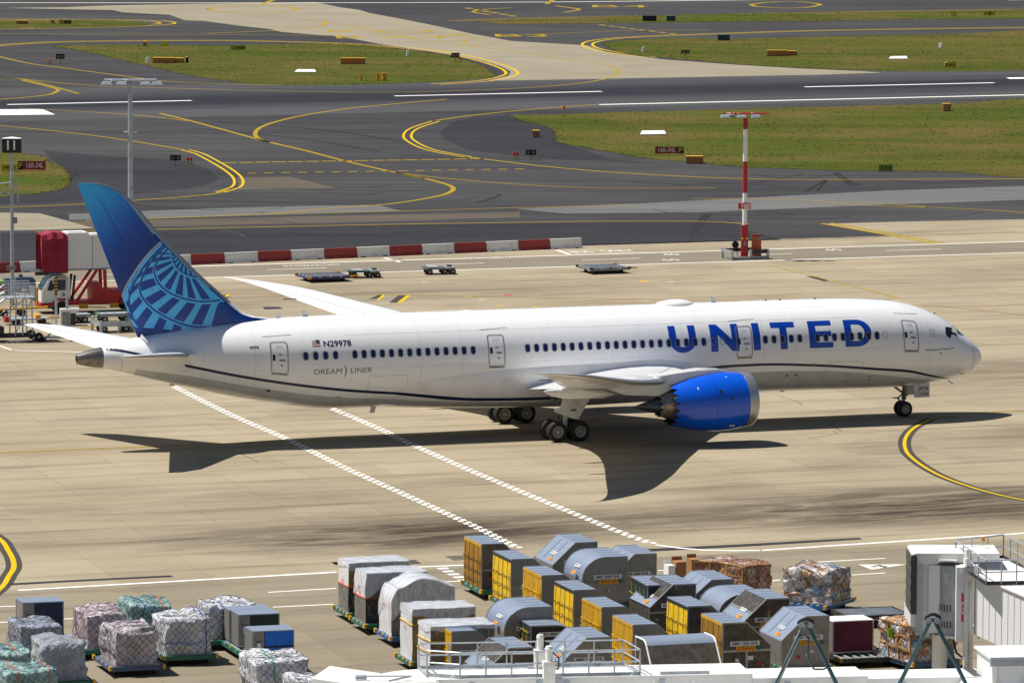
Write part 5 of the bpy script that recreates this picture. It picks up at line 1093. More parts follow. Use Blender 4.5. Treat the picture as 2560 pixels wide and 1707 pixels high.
# stand 11 post
p11 = ground(31, 762); zz = lambda y: zat(p11, 28, 330+y/2.8)
o = thing('stand_post', 'tall grey post carrying the black stand 11 board', 'sign post', (p11.x, p11.y, .013), 0)
MB().tube((0,0,0),(0,0,zz(140)),.17,.12,n=14).build('pole', M['galv'], o, 30); zc0, zc1 = zz(146), zz(46); bd_ = MB().box(-.72,.74,-.36,.36,zc0,zc1).build('number_board', M['black'], o); MB().add([(-.72,-.36,zc1),(.74,-.36,zc1),(.74,.36,zc1),(-.72,.36,zc1),(0,0,zc1+.12)], [(0,1,4),(1,2,4),(2,3,4),(3,0,4)]).build('board_cap', M['sign_white'], bd_)
t = MB(); sign_text(t, '11', frame_mat((-.02,-.365,(zc0+zc1)/2), (1,0,0), (0,0,1)), 1.05, 0, 0, .02, .62); t.build('numerals', M['sign_white'], bd_, fix=False)
br = MB(); za, zb2 = zz(355), zz(435); br.tube((-1.6,0,za-.15),(0,0,za),.05).tube((-1.6,0,zb2-.05),(0,0,zb2),.05).tube((-.9,0,zb2),(-.1,0,za),.035).tube((-.9,0,zb2),(-1.4,0,za-.1),.035); br.build('side_arm', M['galv'], o); MB().tube((.45,0,zz(500)),(.45,0,zz(330)),.055).tube((0,0,zz(380)),(.45,0,zz(380)),.035).tube((0,0,zz(430)),(.45,0,zz(430)),.035).build('whip_antenna', M['galv'], o)
for y0, y1, x0, x1 in ((598,640,.12,.42),(935,968,-.42,-.02),(935,962,.08,.32)): MB().box(x0,x1,-.24,-.10,zz(y1),zz(y0)).build('control_box', M['grey'], o)
# boarding stair truck
pt = ground(*R3(610, 1258)); hd = AH-R(3)
tk = thing('stair_truck', 'white covered boarding stair on a red truck with a maroon fabric canopy', 'stair truck', (pt.x, pt.y, .013), hd)
MB().box(-2.9,5.4,-.95,.95,.62,.92).build('chassis', M['red'], tk); MB().box(-3.9,-2.7,-1.05,1.05,.45,.80).build('bumper', M['red'], tk)
for x in (-2.2, 3.1):
    for y in (-.95, .95):
        w = MB().lathe([(-.16,.25),(-.16,.42),(-.1,.48),(.1,.48),(.16,.42),(.16,.25)], 24, Matrix.Translation((x,y,.48)) @ Matrix.Rotation(R(90), 4, 'Z')).build('wheel', M['rubber'], tk, 40); MB().lathe([(-.12,0),(-.1,.25),(.1,.25),(.12,0)], 16, Matrix.Translation((x,y,.48)) @ Matrix.Rotation(R(90), 4, 'Z')).build('rim', M['steel_dark'], w, 40)
    MB().path([(x-.75,-1.05,.75),(x-.5,-1.05,1.08),(x+.5,-1.05,1.08),(x+.75,-1.05,.75)], .09, 6).build('mudguard', M['red'], tk)
cabp = [(-3.75,.85),(-1.55,.85),(-1.55,2.75),(-1.75,2.9),(-2.9,2.9),(-3.2,2.7),(-3.75,1.75)]; XZ = Matrix(((1,0,0,0),(0,0,1,0),(0,1,0,0),(0,0,0,1)))
cabn = MB().prism(cabp, -.98, .98, 0, XZ).build('cab', M['white'], tk); MB().prism([(-2.75,1.8),(-1.85,1.8),(-1.85,2.65),(-2.85,2.65)], -1.0, -.985, 0, XZ).build('side_window', M['truck_glass'], cabn); MB().prism([(-3.35,1.8),(-2.9,1.8),(-2.95,2.6),(-3.12,2.55)], -1.0, -.985, 0, XZ).build('quarter_window', M['truck_glass'], cabn)
MB().add([(-3.74,-.85,1.8),(-3.74,.85,1.8),(-3.24,.85,2.66),(-3.24,-.85,2.66)], [(0,1,2,3)]).build('windscreen', M['truck_glass'], cabn, loc=(-.02,0,.01)); MB().box(-2.9,-2.75,-1.25,-1.05,1.9,2.3).build('mirror', M['black'], cabn); MB().box(-2.15,-2.0,-1.01,-.985,1.55,1.62).build('door_handle', M['black'], cabn); MB().box(-2.2,-1.9,-1.0,-.985,1.35,1.5).build('badge', M['grey'], cabn)
sb_ = [(-1.75,3.35),(.25,3.35),(1.75,3.38),(5.6,.95),(6.9,.95),(6.9,2.5),(4.6,4.9),(2.2,5.9),(-.05,5.9),(-.2,6.05),(-1.75,6.05)]
hs = MB().prism(sb_, -.95, .95, 0, XZ).build('stair_housing', M['bridge_side'], tk); MB().prism([(-1.75,6.05),(-.2,6.05),(-.05,5.9),(2.2,5.9),(2.2,6.02),(0,6.02),(-.15,6.2),(-1.75,6.2)], -1.02, 1.02, 0, XZ).build('roof', M['white'], hs)
for x in (-1.0, .75): MB().add([(x-.55,-.55,6.215),(x+.55,-.55,6.215),(x+.55,-.2,6.215),(x-.55,-.2,6.215)], [(0,1,2,3)]).build('skylight', M['truck_glass'], hs, loc=(0, 0, 0 if x < 0 else -.18))
MB().box(.2,.235,-.975,-.955,3.35,5.9).build('panel_joint', M['grey'], hs); MB().path([(-1.75,-.97,3.36),(.25,-.97,3.36),(1.75,-.97,3.39),(5.6,-.97,.97)], .04, 5).build('floor_edge', M['tailcone'], hs)
cn = MB(); P0 = [(-1.75,-1.15,3.15),(-1.75,-1.15,6.0),(-1.75,1.15,6.0),(-1.75,1.15,3.15)]; n = 5; vs = []
for i in range(n+1):
    t = i/n; x = -1.75-2.0*t; zg = .09*(i % 2); yy = 1.15+.10*(i % 2); top = 6.05+.22*math.sin(t*3.1)+zg-.1*t; vs += [(x,-yy,3.15+.1*t),(x,-yy*.98,top*.93),(x,-yy*.78,top),(x,yy*.78,top),(x,yy*.98,top*.93),(x,yy,3.15+.1*t)]
cn.add(vs, [(6*i+j, 6*i+j+1, 6*(i+1)+j+1, 6*(i+1)+j) for i in range(n) for j in range(5)]); cn.build('canopy', M['maroon_cloth'], tk); MB().add([(-3.78,-.98,4.0),(-3.78,-1.15,3.2),(-3.78,-1.12,6.0),(-3.78,-.75,6.15),(-3.78,-.5,5.6)], [(0,1,2,3,4)]).build('canopy_flap', M['maroon_cloth'], tk); MB().box(-3.5,-1.8,-1.0,1.0,3.1,3.25).build('platform', M['steel_dark'], tk); MB().box(-4.3,-3.3,-1.05,-.9,3.0,3.25).build('bumper_bar', M['black'], tk)
lk = MB(); lk.tube((-1.0,-.8,.9),(.6,-.8,3.3),.12).tube((1.3,-.8,.9),(1.2,-.8,3.3),.14).tube((-1.2,.8,.9),(.6,.8,3.3),.12).tube((1.3,.8,.9),(1.2,.8,3.3),.14); lk.build('lift_frame', M['red'], tk); MB().box(.2,1.0,-.85,.85,.92,2.3).build('pump_housing', M['red'], tk); MB().box(1.0,2.6,-.9,.9,.92,1.75).build('hydraulic_box', M['red'], tk); MB().tube((-1.3,-.6,1.0),(-1.1,-.6,2.9),.10).tube((-1.3,.6,1.0),(-1.1,.6,2.9),.10).build('exhaust_stack', M['black'], tk)
for x in (-.5, 1.9): MB().box(x-.35,x+.35,-1.0,-.96,.35,.72).build('side_marker', M['yellow_paint'], tk)
MB().box(-4.15,-4.0,-.7,-.55,.5,1.9).box(-4.15,-3.85,-.7,-.55,1.85,2.0).build('tow_hook_frame', M['yellow_paint'], tk)
# stairs unit on the left
ps = ground(*R3(70, 1462)); st = thing('access_stairs', 'grey wheeled access stairs with mesh guard platform beside the stand post', 'access stairs', (ps.x, ps.y, .013), AH)
zp = 3.25; MB().box(-.6,1.7,-.9,.9,zp-.08,zp).build('platform', M['galv'], st)
for y in (-.9, .9):
    r = MB(); r.path([(-.6,y,zp+1.05),(1.7,y,zp+1.05)], .035, 6).path([(-.6,y,zp+.55),(1.7,y,zp+.55)], .03, 6)
    for x in (-.6,.15,.9,1.7): r.tube((x,y,zp),(x,y,zp+1.05),.03)
    r.build('guard_rail', M['galv'], st); ms = MB()
    for k in range(24): x = -.6+2.3*k/24; ms.tube((x,y,zp),(min(1.7,x+.5),y,zp+1.0),.008,n=3); ms.tube((x,y,zp+1.0),(min(1.7,x+.5),y,zp),.008,n=3)
    stuff(ms.build('guard_mesh', M['galv'], st, fix=False))
MB().box(1.68,1.74,-.95,.95,zp-.3,zp+.75).build('end_gate', M['grey'], st)
for k in range(13): MB().box(-.6-.32*(k+1),-.6-.32*k,-.7,.7,zp-.25*(k+1)-.03,zp-.25*(k+1)).build('step', M['galv'], st)
for y in (-.75, .75): MB().tube((-.6,y,zp-.1),(-4.8,y,.2),.07).tube((-.6,y,zp+1.0),(-4.8,y,1.3),.04).tube((-.6,y,zp+.5),(-4.8,y,.8),.03).build('stringer', M['galv'], st)
for x, y in ((.2,-.8),(1.5,-.8),(.2,.8),(1.5,.8),(.75,-.8)): MB().tube((x,y,.45),(x*.9+.1,y,zp-.05),.055).build('leg', M['galv'], st)
MB().box(-4.6,1.9,-.85,-.7,.3,.48).box(-4.6,1.9,.7,.85,.3,.48).box(-4.6,-4.4,-.85,.85,.3,.48).box(1.6,1.9,-.85,.85,.3,.48).build('chassis', M['steel_dark'], st); bx = MB().tube((-3.6,-.8,.5),(.4,-.8,2.9),.045).tube((-2.4,-.8,.5),(.9,-.8,zp-.1),.045).tube((.2,-.8,.6),(1.5,-.8,zp-.1),.04); bx.build('brace', M['galv'], st)
for x, y in ((1.9,-1.05),(1.9,1.05),(-3.8,-1.05),(-3.8,1.05)):
    w = MB().lathe([(-.1,.12),(-.1,.27),(-.06,.33),(.06,.33),(.1,.27),(.1,.12)], 18, Matrix.Translation((x,y,.33)) @ Matrix.Rotation(R(90), 4, 'Z')).build('wheel', M['rubber'], st, 40); MB().lathe([(-.08,0),(-.08,.13),(.08,.13),(.08,0)], 12, Matrix.Translation((x,y,.33)) @ Matrix.Rotation(R(90), 4, 'Z')).build('rim', M['rim'], w, 40)
MB().box(-4.2,-.6,-.6,.6,.5,1.1).build('ballast_box', M['steel_dark'], st)
# goal post frame, white unit, carts
pf = ground(*R3(432, 1352)); o = thing('height_gauge_frame', 'steel goal post frame with black and yellow striped top in front of the truck', 'frame', (pf.x, pf.y, .013), R(0)); k = ppm(pf); zt_ = zat(pf, 154, 330+1018/2.8)
MB().tube((-.42,0,0),(-.42,0,zt_),.09).build('post', M['galv'], o); MB().tube((.40,0,zt_*.32),(.40,0,zt_),.09).build('post', M['galv'], o)
for j in range(10): MB().box(-.42+.082*j,-.42+.082*(j+1),-.07,.07,zt_-.07,zt_+.07).build('stripe', M['yellow_paint' if j % 2 else 'black'], o)
for j in range(12): MB().box(-.53,-.31,-.10,.10,zt_-.12*(j+1),zt_-.12*j).build('stripe', M['yellow_paint' if j % 2 else 'black'], o)
pu = ground(*R3(455, 1350)); o = thing('ground_unit', 'white hooded service unit with dark recess under the striped frame', 'service unit', (pu.x+.2, pu.y-.4, .013), R(8))
MB().prism([(-.55,0),(.55,0),(.62,.9),(.95,1.18),(.9,1.26),(-.55,1.26)], -.5, .5, 0, XZ).build('body', M['white'], o); MB().box(-.42,.18,-.53,-.505,.1,1.05).build('recess', M['grey'], o); MB().box(.22,.60,-.53,-.505,.1,.95).build('dark_panel', M['steel_dark'], o)
def bag_cart(loc, rz, label, m='grey', L=2.5, W=1.35, cage=None, dz=.55):
    c = thing('baggage_cart', label, 'cart', loc, rz)
    MB().box(-L/2,L/2,-W/2,W/2,dz,dz+.10).build('deck', M['deck'], c); MB().box(-L/2-.03,L/2+.03,-W/2-.03,-W/2,dz-.06,dz+.13).build('frame_rail', M[m], c); MB().box(-L/2-.03,L/2+.03,W/2,W/2+.03,dz-.06,dz+.13).build('frame_rail', M[m], c)
    for k in range(4): MB().box(-L/2+.15+k*L/4,-L/2+.15+k*L/4+L/4-.1,-W/2+.05,W/2-.05,dz+.10,dz+.125).build('deck_plate', M['galv'], c)
    for x in (-L/2+.42, L/2-.42):
        for y in (-W/2+.05, W/2-.05):
            w = MB().lathe([(-.08,.12),(-.08,.2),(-.05,.26),(.05,.26),(.08,.2),(.08,.12)], 16, Matrix.Translation((x,y,.26)) @ Matrix.Rotation(R(90), 4, 'Z')).build('wheel', M['rubber'], c, 40); MB().lathe([(-.07,0),(-.07,.13),(.07,.13),(.07,0)], 10, Matrix.Translation((x,y,.26)) @ Matrix.Rotation(R(90), 4, 'Z')).build('rim', M['rim'], w, 40)
    MB().tube((-L/2,0,.45),(-L/2-1.3,0,.32),.035).build('tow_bar', M['yellow_paint'], c)
    if cage:
        for x in (-L/2, L/2):
            r = MB(); r.path([(x,-W/2,dz),(x,-W/2,dz+1.0),(x,W/2,dz+1.0),(x,W/2,dz)], .03, 5)
            for z in (.3,.55,.8): r.tube((x,-W/2,dz+z),(x,W/2,dz+z),.02)
            r.build('end_frame', M[cage], c)
        MB().tube((-L/2,W/2,dz+1.0),(L/2,W/2,dz+1.0),.03).tube((-L/2,W/2,dz+.5),(L/2,W/2,dz+.5),.025).build('side_rail', M[cage], c)
    return c
for px, py, lab, m, cg in ((792,1328,'grey flat baggage cart with white wheels under the tail logo','grey',None),(545,1334,'short grey baggage cart coupled behind the white service unit','grey',None),(790,1398,'green railed baggage cart half hidden by the tail fin','green','green')):
    p = ground(*R3(px, py)); bag_cart((p.x, p.y, .013), AH, lab, m, 2.5 if px != 545 else 1.6, 1.35, cg)
p = ground(*R3(130, 1290)); tb = thing('tow_bar', 'long yellow aircraft tow bar lying behind the access stairs', 'tow bar', (p.x, p.y, .013), AH); MB().tube((-2.6,0,.5),(2.3,0,.62),.09).build('bar', M['yellow_paint'], tb); MB().box(2.3,2.9,-.12,.12,.52,.72).build('head', M['steel_dark'], tb)
for x in (-1.2, .2): MB().tube((x,-.5,.3),(x,.5,.3),.05).tube((x,-.5,.28),(x,-.36,.28),.28,n=14).tube((x,.36,.28),(x,.5,.28),.28,n=14).build('wheel_set', M['rubber'], tb)
p = ground(*R3(200, 1345)); tb = thing('chock_trolley', 'flat grey trolley with red and yellow fittings behind the access stairs', 'trolley', (p.x, p.y, .013), AH); MB().box(-1.5,1.5,-.6,.6,.35,.48).build('deck', M['galv'], tb); MB().tube((1.5,0,.45),(3.0,0,.5),.07).build('drawbar', M['yellow_paint'], tb); MB().box(-1.9,-1.5,-.3,.3,.2,.6).build('hitch_block', M['red'], tb); MB().box(.4,.8,-.62,.62,.48,.72).build('clamp', M['yellow_paint'], tb)
for x in (-1,1): MB().tube((x,-.65,.22),(x,.65,.22),.22,n=14).build('wheel', M['rubber'], tb)
p = ground(*R3(390, 1466)); tb = thing('axle_jack', 'low grey two-armed jack trolley under the far tailplane tip', 'jack', (p.x, p.y, .013), AH-R(25)); MB().box(-1.2,1.3,-.12,.12,.22,.36).build('beam', M['galv'], tb); MB().tube((-.9,-.5,.15),(-.9,.5,.15),.14,n=12).build('axle', M['rubber'], tb); MB().tube((1.2,-.1,.16),(1.2,.1,.16),.16,n=12).build('castor', M['steel_dark'], tb); MB().tube((-.6,0,.36),(-.2,.2,.75),.06).tube((-.2,.2,.75),(.6,.2,.7),.05).build('handle', M['grey'], tb)
p = ground(*R3(170, 1120)); tb = thing('ground_power_unit', 'blue grey ground power unit standing behind the access stairs platform', 'power unit', (p.x, p.y, .013), AH); MB().prism([(-.8,.3),(.8,.3),(.8,.95),(.55,1.2),(-.8,1.2)], -.5, .5, 0, XZ).build('housing', M['bluegrey'], tb); MB().tube((-.3,0,1.2),(-.3,0,1.42),.16,n=12).build('exhaust', M['bluegrey'], tb); MB().box(.0,.6,-.53,-.5,.45,.85).build('grille', M['steel_dark'], tb)
for x in (-.55,.55): MB().tube((x,-.52,.2),(x,.52,.2),.2,n=14).build('wheel', M['rubber'], tb)
p = ground(*R3(15, 1140)); tb = thing('service_trolley', 'red service trolley with lime load at the left picture edge', 'trolley', (p.x, p.y, .013), AH); MB().box(-.7,.7,-.5,.5,.3,.75).build('body', M['red_dull'], tb); MB().box(-.5,.1,-.3,.3,.75,1.15).build('lime_load', M['lime'], tb); MB().box(.15,.6,-.35,.3,.75,1.3).build('case', M['bluegrey'], tb)
for x in (-.5,.5): MB().tube((x,-.55,.2),(x,.55,.2),.2,n=12).build('wheel', M['rubber'], tb)
# empty pallet dollies and small carts beyond the aircraft
def pallet_dolly(name, L, W, mats, label, cat='dolly', loc=(0,0,0), rz=0, z=.42, tow=True, stops=True, group=None):
    frame, stop, deck = mats; d = thing(name, label, cat, loc, rz, group)
    for y in (-W/2, W/2-.10): MB().box(-L/2,L/2,y,y+.10,z-.16,z+.06).build('side_rail', M[frame], d)
    for x in (-L/2, L/2-.10): MB().box(x,x+.10,-W/2+.10,W/2-.10,z-.16,z+.05).build('end_rail', M[frame], d)
    MB().box(-L/2+.1,L/2-.1,-W/2+.1,W/2-.1,z-.12,z-.04).build('deck', M[deck], d)
    for k in range(7):
        y = -W/2+.22+(W-.44)*k/6; MB().box(-L/2+.12,L/2-.12,y-.05,y+.05,z-.04,z+.035).build('roller_track', M['galv'], d)
    if stops:
        for x, y in ((-L/2,-W/2),(L/2,-W/2),(-L/2,W/2),(L/2,W/2)): MB().box(x-.13,x+.13,y-.06,y+.06,z-.10,z+.10).build('corner_stop', M[stop], d)
        for x in (-L/4, 0, L/4): MB().box(x-.10,x+.10,-W/2-.03,-W/2+.03,z-.02,z+.08).build('edge_stop', M[stop if x == 0 else 'galv'], d)
        for y in (-W/4, 0, W/4): MB().box(-L/2-.03,-L/2+.03,y-.2,y+.2,z-.02,z+.08).build('edge_stop', M['galv'], d)
    for x in (-L*.33, L*.33):
        for y in (-W*.36, W*.36): MB().lathe([(-.07,0),(-.07,.16),(-.04,.19),(.04,.19),(.07,.16),(.07,0)], 14, Matrix.Translation((x,y,.19)) @ Matrix.Rotation(R(90), 4, 'Z')).build('wheel', M['rubber'], d, 40)
    if tow: MB().tube((L/2,0,z-.12),(L/2+1.25,0,.30),.04).tube((L/2+1.25,-.08,.30),(L/2+1.25,.08,.30),.05).build('tow_bar', M[stop], d)
    return d
p = (ground(*Z4(500, 272)) + ground(*Z4(745, 245)))/2
pallet_dolly('pallet_dolly', 3.6, 3.2, ('violet','yellow_paint','deck'), 'empty violet and yellow pallet dolly behind the far wing', 'dolly', (p.x, p.y+.6, .013), AH+R(2))
p = (ground(*R5(375, 268)) + ground(*R5(500, 262)))/2
pallet_dolly('pallet_dolly', 3.4, 3.0, ('grey','steel_dark','deck'), 'empty grey pallet dolly parked left of the red and white mast', 'dolly', (p.x-.3, p.y+1.0, .013), AH+R(2), .46)
def small_cart(px0, px1, py, m, label):
    a, b = ground(*Z4(px0, py)), ground(*Z4(px1, py)); L = (b-a).length*.98; c = thing('container_dolly', label, 'dolly', ((a.x+b.x)/2, (a.y+b.y)/2+.5, .013), AH-R(8))
    MB().box(-L/2,L*.18,-.75,.75,.45,.58).build('front_deck', M[m], c); MB().box(L*.20,L/2,-.7,.7,.48,.62).build('turntable', M['galv'], c); MB().box(-L/2+.1,L*.15,-.65,.65,.58,.62).build('deck_plate', M['deck'], c); MB().box(-L/2+.4,-.1,-.72,.72,.62,.65).build('deck_plate', M['galv'], c)
    for x, y in ((-L*.33,-.72),(-L*.33,.72),(L*.16,-.6),(L*.16,.6),(L*.42,-.72),(L*.42,.72)):
        w = MB().lathe([(-.08,.1),(-.08,.2),(-.05,.25),(.05,.25),(.08,.2),(.08,.1)], 16, Matrix.Translation((x,y,.25)) @ Matrix.Rotation(R(90), 4, 'Z')).build('wheel', M['rubber'], c, 40); MB().lathe([(-.06,0),(-.06,.11),(.06,.11),(.06,0)], 10, Matrix.Translation((x,y,.25)) @ Matrix.Rotation(R(90), 4, 'Z')).build('rim', M['rim'], w, 40)
    MB().tube((L*.18,0,.5),(L*.24,0,.5),.10).build('coupling', M['steel_dark'], c); MB().box(-L/2-.08,-L/2+.04,-.55,.55,.5,.7).build('end_lip', M['grey'], c); MB().box(L*.28,L*.42,-.3,.3,.62,.74).build('lock_box', M['steel_dark'], c)
small_cart(770, 970, 238, 'green', 'small teal container dolly standing between violet dolly and grey dolly'); small_cart(1240, 1440, 217, 'grey', 'small grey container dolly alone on the apron behind the fuselage')
# ---------------------------------------------------------------- airfield signs and boxes
def on(fn, x0, x1, y1): a, b = ground(*fn(x0, y1)), ground(*fn(x1, y1)); return (a+b)/2, (b-a).length
def hgt(p, fn, x, y0, y1): return (y1-y0)/1.8375/ppm(p)*1.02
def airsign(fn, x0, y0, x1, y1, panels, label, leg=.25):
    p, w = on(fn, x0, x1, y1); h = hgt(p, fn, x0, y0, y1); o = thing('guidance_sign', label, 'sign', (p.x, p.y, .022), R(3), 'airfield guidance signs')
    MB().box(-w/2,w/2,-.10,.10,h*.12,h).build('case', M['black'], o); x = -w/2
    for f, m, txt, tm in panels:
        pw_ = w*f; pn = MB().box(x+.02,x+pw_-.02,-.125,-.10,h*.16,h*.97).build('face', M[m], o)
        if txt: t = MB(); sign_text(t, txt, frame_mat((x+pw_/2,-.131,h*.55), (1,0,0), (0,0,1)), h*.78, 0, 0, .012, pw_*.78); t.build('legend', M[tm], pn, fix=False)
        x += pw_
    for q in (-w*.4, 0, w*.4): MB().box(q-.04,q+.04,-.04,.04,0,h*.12).build('leg', M['yellow_paint'], o)
airsign(R1, 82,742,210,786, ((.20,'black','F','sign_yellow'),(.80,'sign_red','16R-34L','sign_white')), 'red 16R-34L sign with black F panel on the left grass')
airsign(R1, 4,757,80,790, ((1,'sign_yellow','34R \u2192','black'),), 'yellow direction sign beside the stand 11 post')
airsign(R2, 657,676,789,710, ((.79,'sign_red','16R-34L','sign_white'),(.21,'black','F','sign_yellow')), 'red 16R-34L sign with black F panel on the right grass')
airsign(R2, 1685,758,1748,790, ((.04,'sign_yellow','','black'),(.96,'sign_green','\u2190 A \u2192','black')), 'olive sign with letter A and two arrows on the right grass')
airsign(R2, 2003,287,2040,315, ((1,'sign_yellow','65','black'),), 'yellow 65 sign on the upper right grass')
airsign(R1, 1062,212,1128,232, ((.4,'black','B3','sign_yellow'),(.6,'sign_green','\u2190 B \u2192','black')), 'black B3 sign on the far edge of the middle grass island')
airsign(R1, 272,95,328,113, ((.45,'black','B3','sign_yellow'),(.55,'black','A C','sign_green')), 'black sign on the topmost left grass strip')
airsign(R1, 740,195,771,213, ((1,'sign_yellow','','black'),), 'small yellow sign beyond the middle grass island', .1)
airsign(R2, 2017,55,2043,75, ((.5,'sign_yellow','','black'),(.5,'sign_yellow','','black')), 'left yellow sign of the pair at the upper right edge')
airsign(R2, 2168,55,2218,74, ((.45,'sign_yellow','B C','black'),(.1,'black','',''),(.45,'sign_yellow','B A','black')), 'wide yellow double sign at the upper right edge')
def crate(fn, x0, y0, x1, y1, m, label, bars=4, cat='equipment box'):
    p, w = on(fn, x0, x1, y1); h = hgt(p, fn, x0, y0, y1); o = thing('equipment_box', label, cat, (p.x, p.y, .02), R(2), 'boxes on the airfield grass')
    MB().box(-w/2,w/2,-.45,.45,.05,h*.93).build('body', M[m], o); MB().box(-w/2-.04,w/2+.04,-.5,.5,h*.86,h).build('lid', M['yellow_paint' if m == 'orange' else m], o)
    for k in range(bars+1): x = -w/2+w*k/bars; MB().box(x-.05,x+.05,-.5,-.45,0,h*.9).build('rib', M['grey' if m == 'orange' else 'steel_dark'], o)
crate(R1, 704,266,795,291, 'orange', 'long orange equipment box on the middle grass island'); crate(R1, 797,268,845,290, 'orange', 'shorter orange box right of the long one on the middle island', 2); crate(R1, 1567,268,1677,296, 'orange', 'wide orange equipment box right of centre on the middle island'); crate(R1, 78,95,128,111, 'orange', 'orange box on the topmost left grass strip', 3)
crate(R1, 237,91,249,109, 'orange', 'narrow orange post box on the topmost left grass strip', 1); crate(R1, 660,192,672,212, 'orange', 'narrow orange box at the far edge of the middle island', 1)
crate(R2, 1172,232,1260,259, 'orange', 'long orange box on the upper right grass'); crate(R2, 1262,235,1306,256, 'orange', 'short orange box right of the long one on upper right grass', 2); crate(R2, 800,718,875,751, 'orange', 'yellow topped orange box below the right 16R-34L sign', 2); crate(R2, 1980,477,2012,511, 'orange', 'square orange box at the runway edge of the right grass', 2); crate(R2, 97,600,125,631, 'orange', 'small orange box on asphalt left of the right grass', 2)
crate(R2, 600,74,661,98, 'black', 'black slatted box on the top grass strip', 5); crate(R2, 710,74,748,98, 'bluegrey', 'dark grey box right of the black one on top strip', 3); crate(R2, 945,160,998,187, 'bluegrey', 'blue grey panel box at the far edge of upper right grass', 5); crate(R2, 1990,288,1999,309, 'orange', 'tiny orange post left of the yellow 65 sign', 1)
p, w = on(R1, 853, 866, 290); h = hgt(p, R1, 0, 262, 290); o = thing('bollard', 'black cylindrical post right of the orange boxes on the middle island', 'bollard', (p.x, p.y, .02)); MB().tube((0,0,0),(0,0,h*.92),w/2,n=14).build('body', M['black'], o, 40); MB().tube((0,0,h*.92),(0,0,h),w/2*.9,w/2*.6,n=14).build('cap', M['grey'], o, 40)
for fn, q, lab in ((R1, ((1366,323),(1446,323),(1452,335),(1352,335)), 'white flat marker board on the middle grass island'), (R2, ((1740,263),(1812,262),(1818,273),(1730,274)), 'white flat marker board on the upper right grass'), (R2, ((597,605),(700,604),(708,620),(588,622)), 'white flat marker board left of the red and white mast')):
    P = gp(fn, q); c = sum(P, Vector())/4; o = thing('marker_board', lab, 'marker', (c.x, c.y, .0)); mb = MB(); n = len(P); mb.prism([(v.x-c.x, v.y-c.y) for v in P], .05, .11); mb.build('board', M['sign_white'], o); MB().box(-1,1,-.1,.1,0,.05).build('bearer', M['grey'], o)
def lamp(fn, x, y, label, m='orange', h=.55, twin=False, base='black'):
    p = ground(*fn(x, y)); o = thing('airfield_light', label, 'light', (p.x, p.y, .015), 0, 'airfield lights'); MB().tube((0,0,0),(0,0,h*.6),.06,n=8).build('stem', M['yellow_paint'], o); MB().tube((-.1,0,h*.6),(-.1,0,h),.16,.13,n=10).build('head', M[m], o); 
    if twin: MB().box(-.55,.55,-.12,.12,h*.55,h*1.15).build('housing', M['black'], o); MB().tube((-.28,-.14,h*.85),(-.28,-.1,h*.85),.14,n=10).tube((.28,-.14,h*.85),(.28,-.1,h*.85),.14,n=10).build('lens', M['grey'], o)
lamp(R1, 806,760,'twin black guard light on the left shoulder','black',.9,True); lamp(R1, 866,758,'left of two red edge lights by the left guard light','purple_red',.75); lamp(R1, 881,758,'right of two red edge lights by the left guard light','purple_red',.75); lamp(R2, 87,735,'twin black guard light left of the right grass','black',.9,True); lamp(R2, 13,733,'left of two red edge lights by the right guard light','purple_red',.75); lamp(R2, 27,733,'right of two red edge lights by the right guard light','purple_red',.75)
lamp(R1, 277,294,'orange light on the asphalt left of the middle island','orange',1.1,True); lamp(R1, 221,295,'leftmost small orange edge light on far left asphalt','orange',.6); lamp(R1, 234,295,'second small orange edge light on far left asphalt','orange',.6); lamp(R2, 241,534,'small orange light at the left tip of the right grass','orange',1.2); lamp(R1, 2092,285,'orange light at the right end of the middle island','orange',1.0,True); lamp(R1, 2118,285,'small orange light at the right end of the middle island','orange',.5); lamp(R2, 728,268,'small orange light at the near edge of upper right grass','orange',.6); lamp(R2, 796,263,'orange light at the near edge of upper right grass','orange',.8,True)
for x, y0, y1, r, lab in ((1658,348,373,.12,'slim orange post with ring on the middle island'),(1736,343,373,.16,'orange post, middle of three on the middle island'),(1764,342,373,.30,'thick yellow post, rightmost of three on the middle island')):
    p = ground(*R1(x, y1)); h = hgt(p, R1, 0, y0, y1); o = thing('marker_post', lab, 'post', (p.x, p.y, .02)); MB().tube((0,0,0),(0,0,h),r,n=10).build('post', M['yellow_paint' if r > .2 else 'orange'], o, 40); MB().tube((0,0,h),(0,0,h+.1),r*1.15,n=10).build('cap', M['orange'], o, 40)
for fn, x, y0, y1, lab in ((R1,674,268,291,'left white post of the pair by the long orange box'),(R1,681,266,290,'right white post of the pair by the long orange box'),(R1,1871,236,259,'left white post of the pair on the middle island'),(R1,1877,232,257,'right white post of the pair on the middle island'),(R2,601,220,241,'left white post of the pair at tip of upper right grass'),(R2,606,217,240,'right white post of the pair at tip of upper right grass'),(R2,1965,200,220,'left white post of the pair near the white board'),(R2,1972,200,221,'right white post of the pair near the white board')):
    p = ground(*fn(x, y1)); h = hgt(p, fn, 0, y0, y1); o = MB().tube((0,0,0),(0,0,h),.13,n=8).tube((0,0,h),(0,0,h+.03),.10,n=8).build('white_post', M['sign_white'], None, 40, (p.x, p.y, .02)); tag(o, lab, 'post', 'white marker posts')
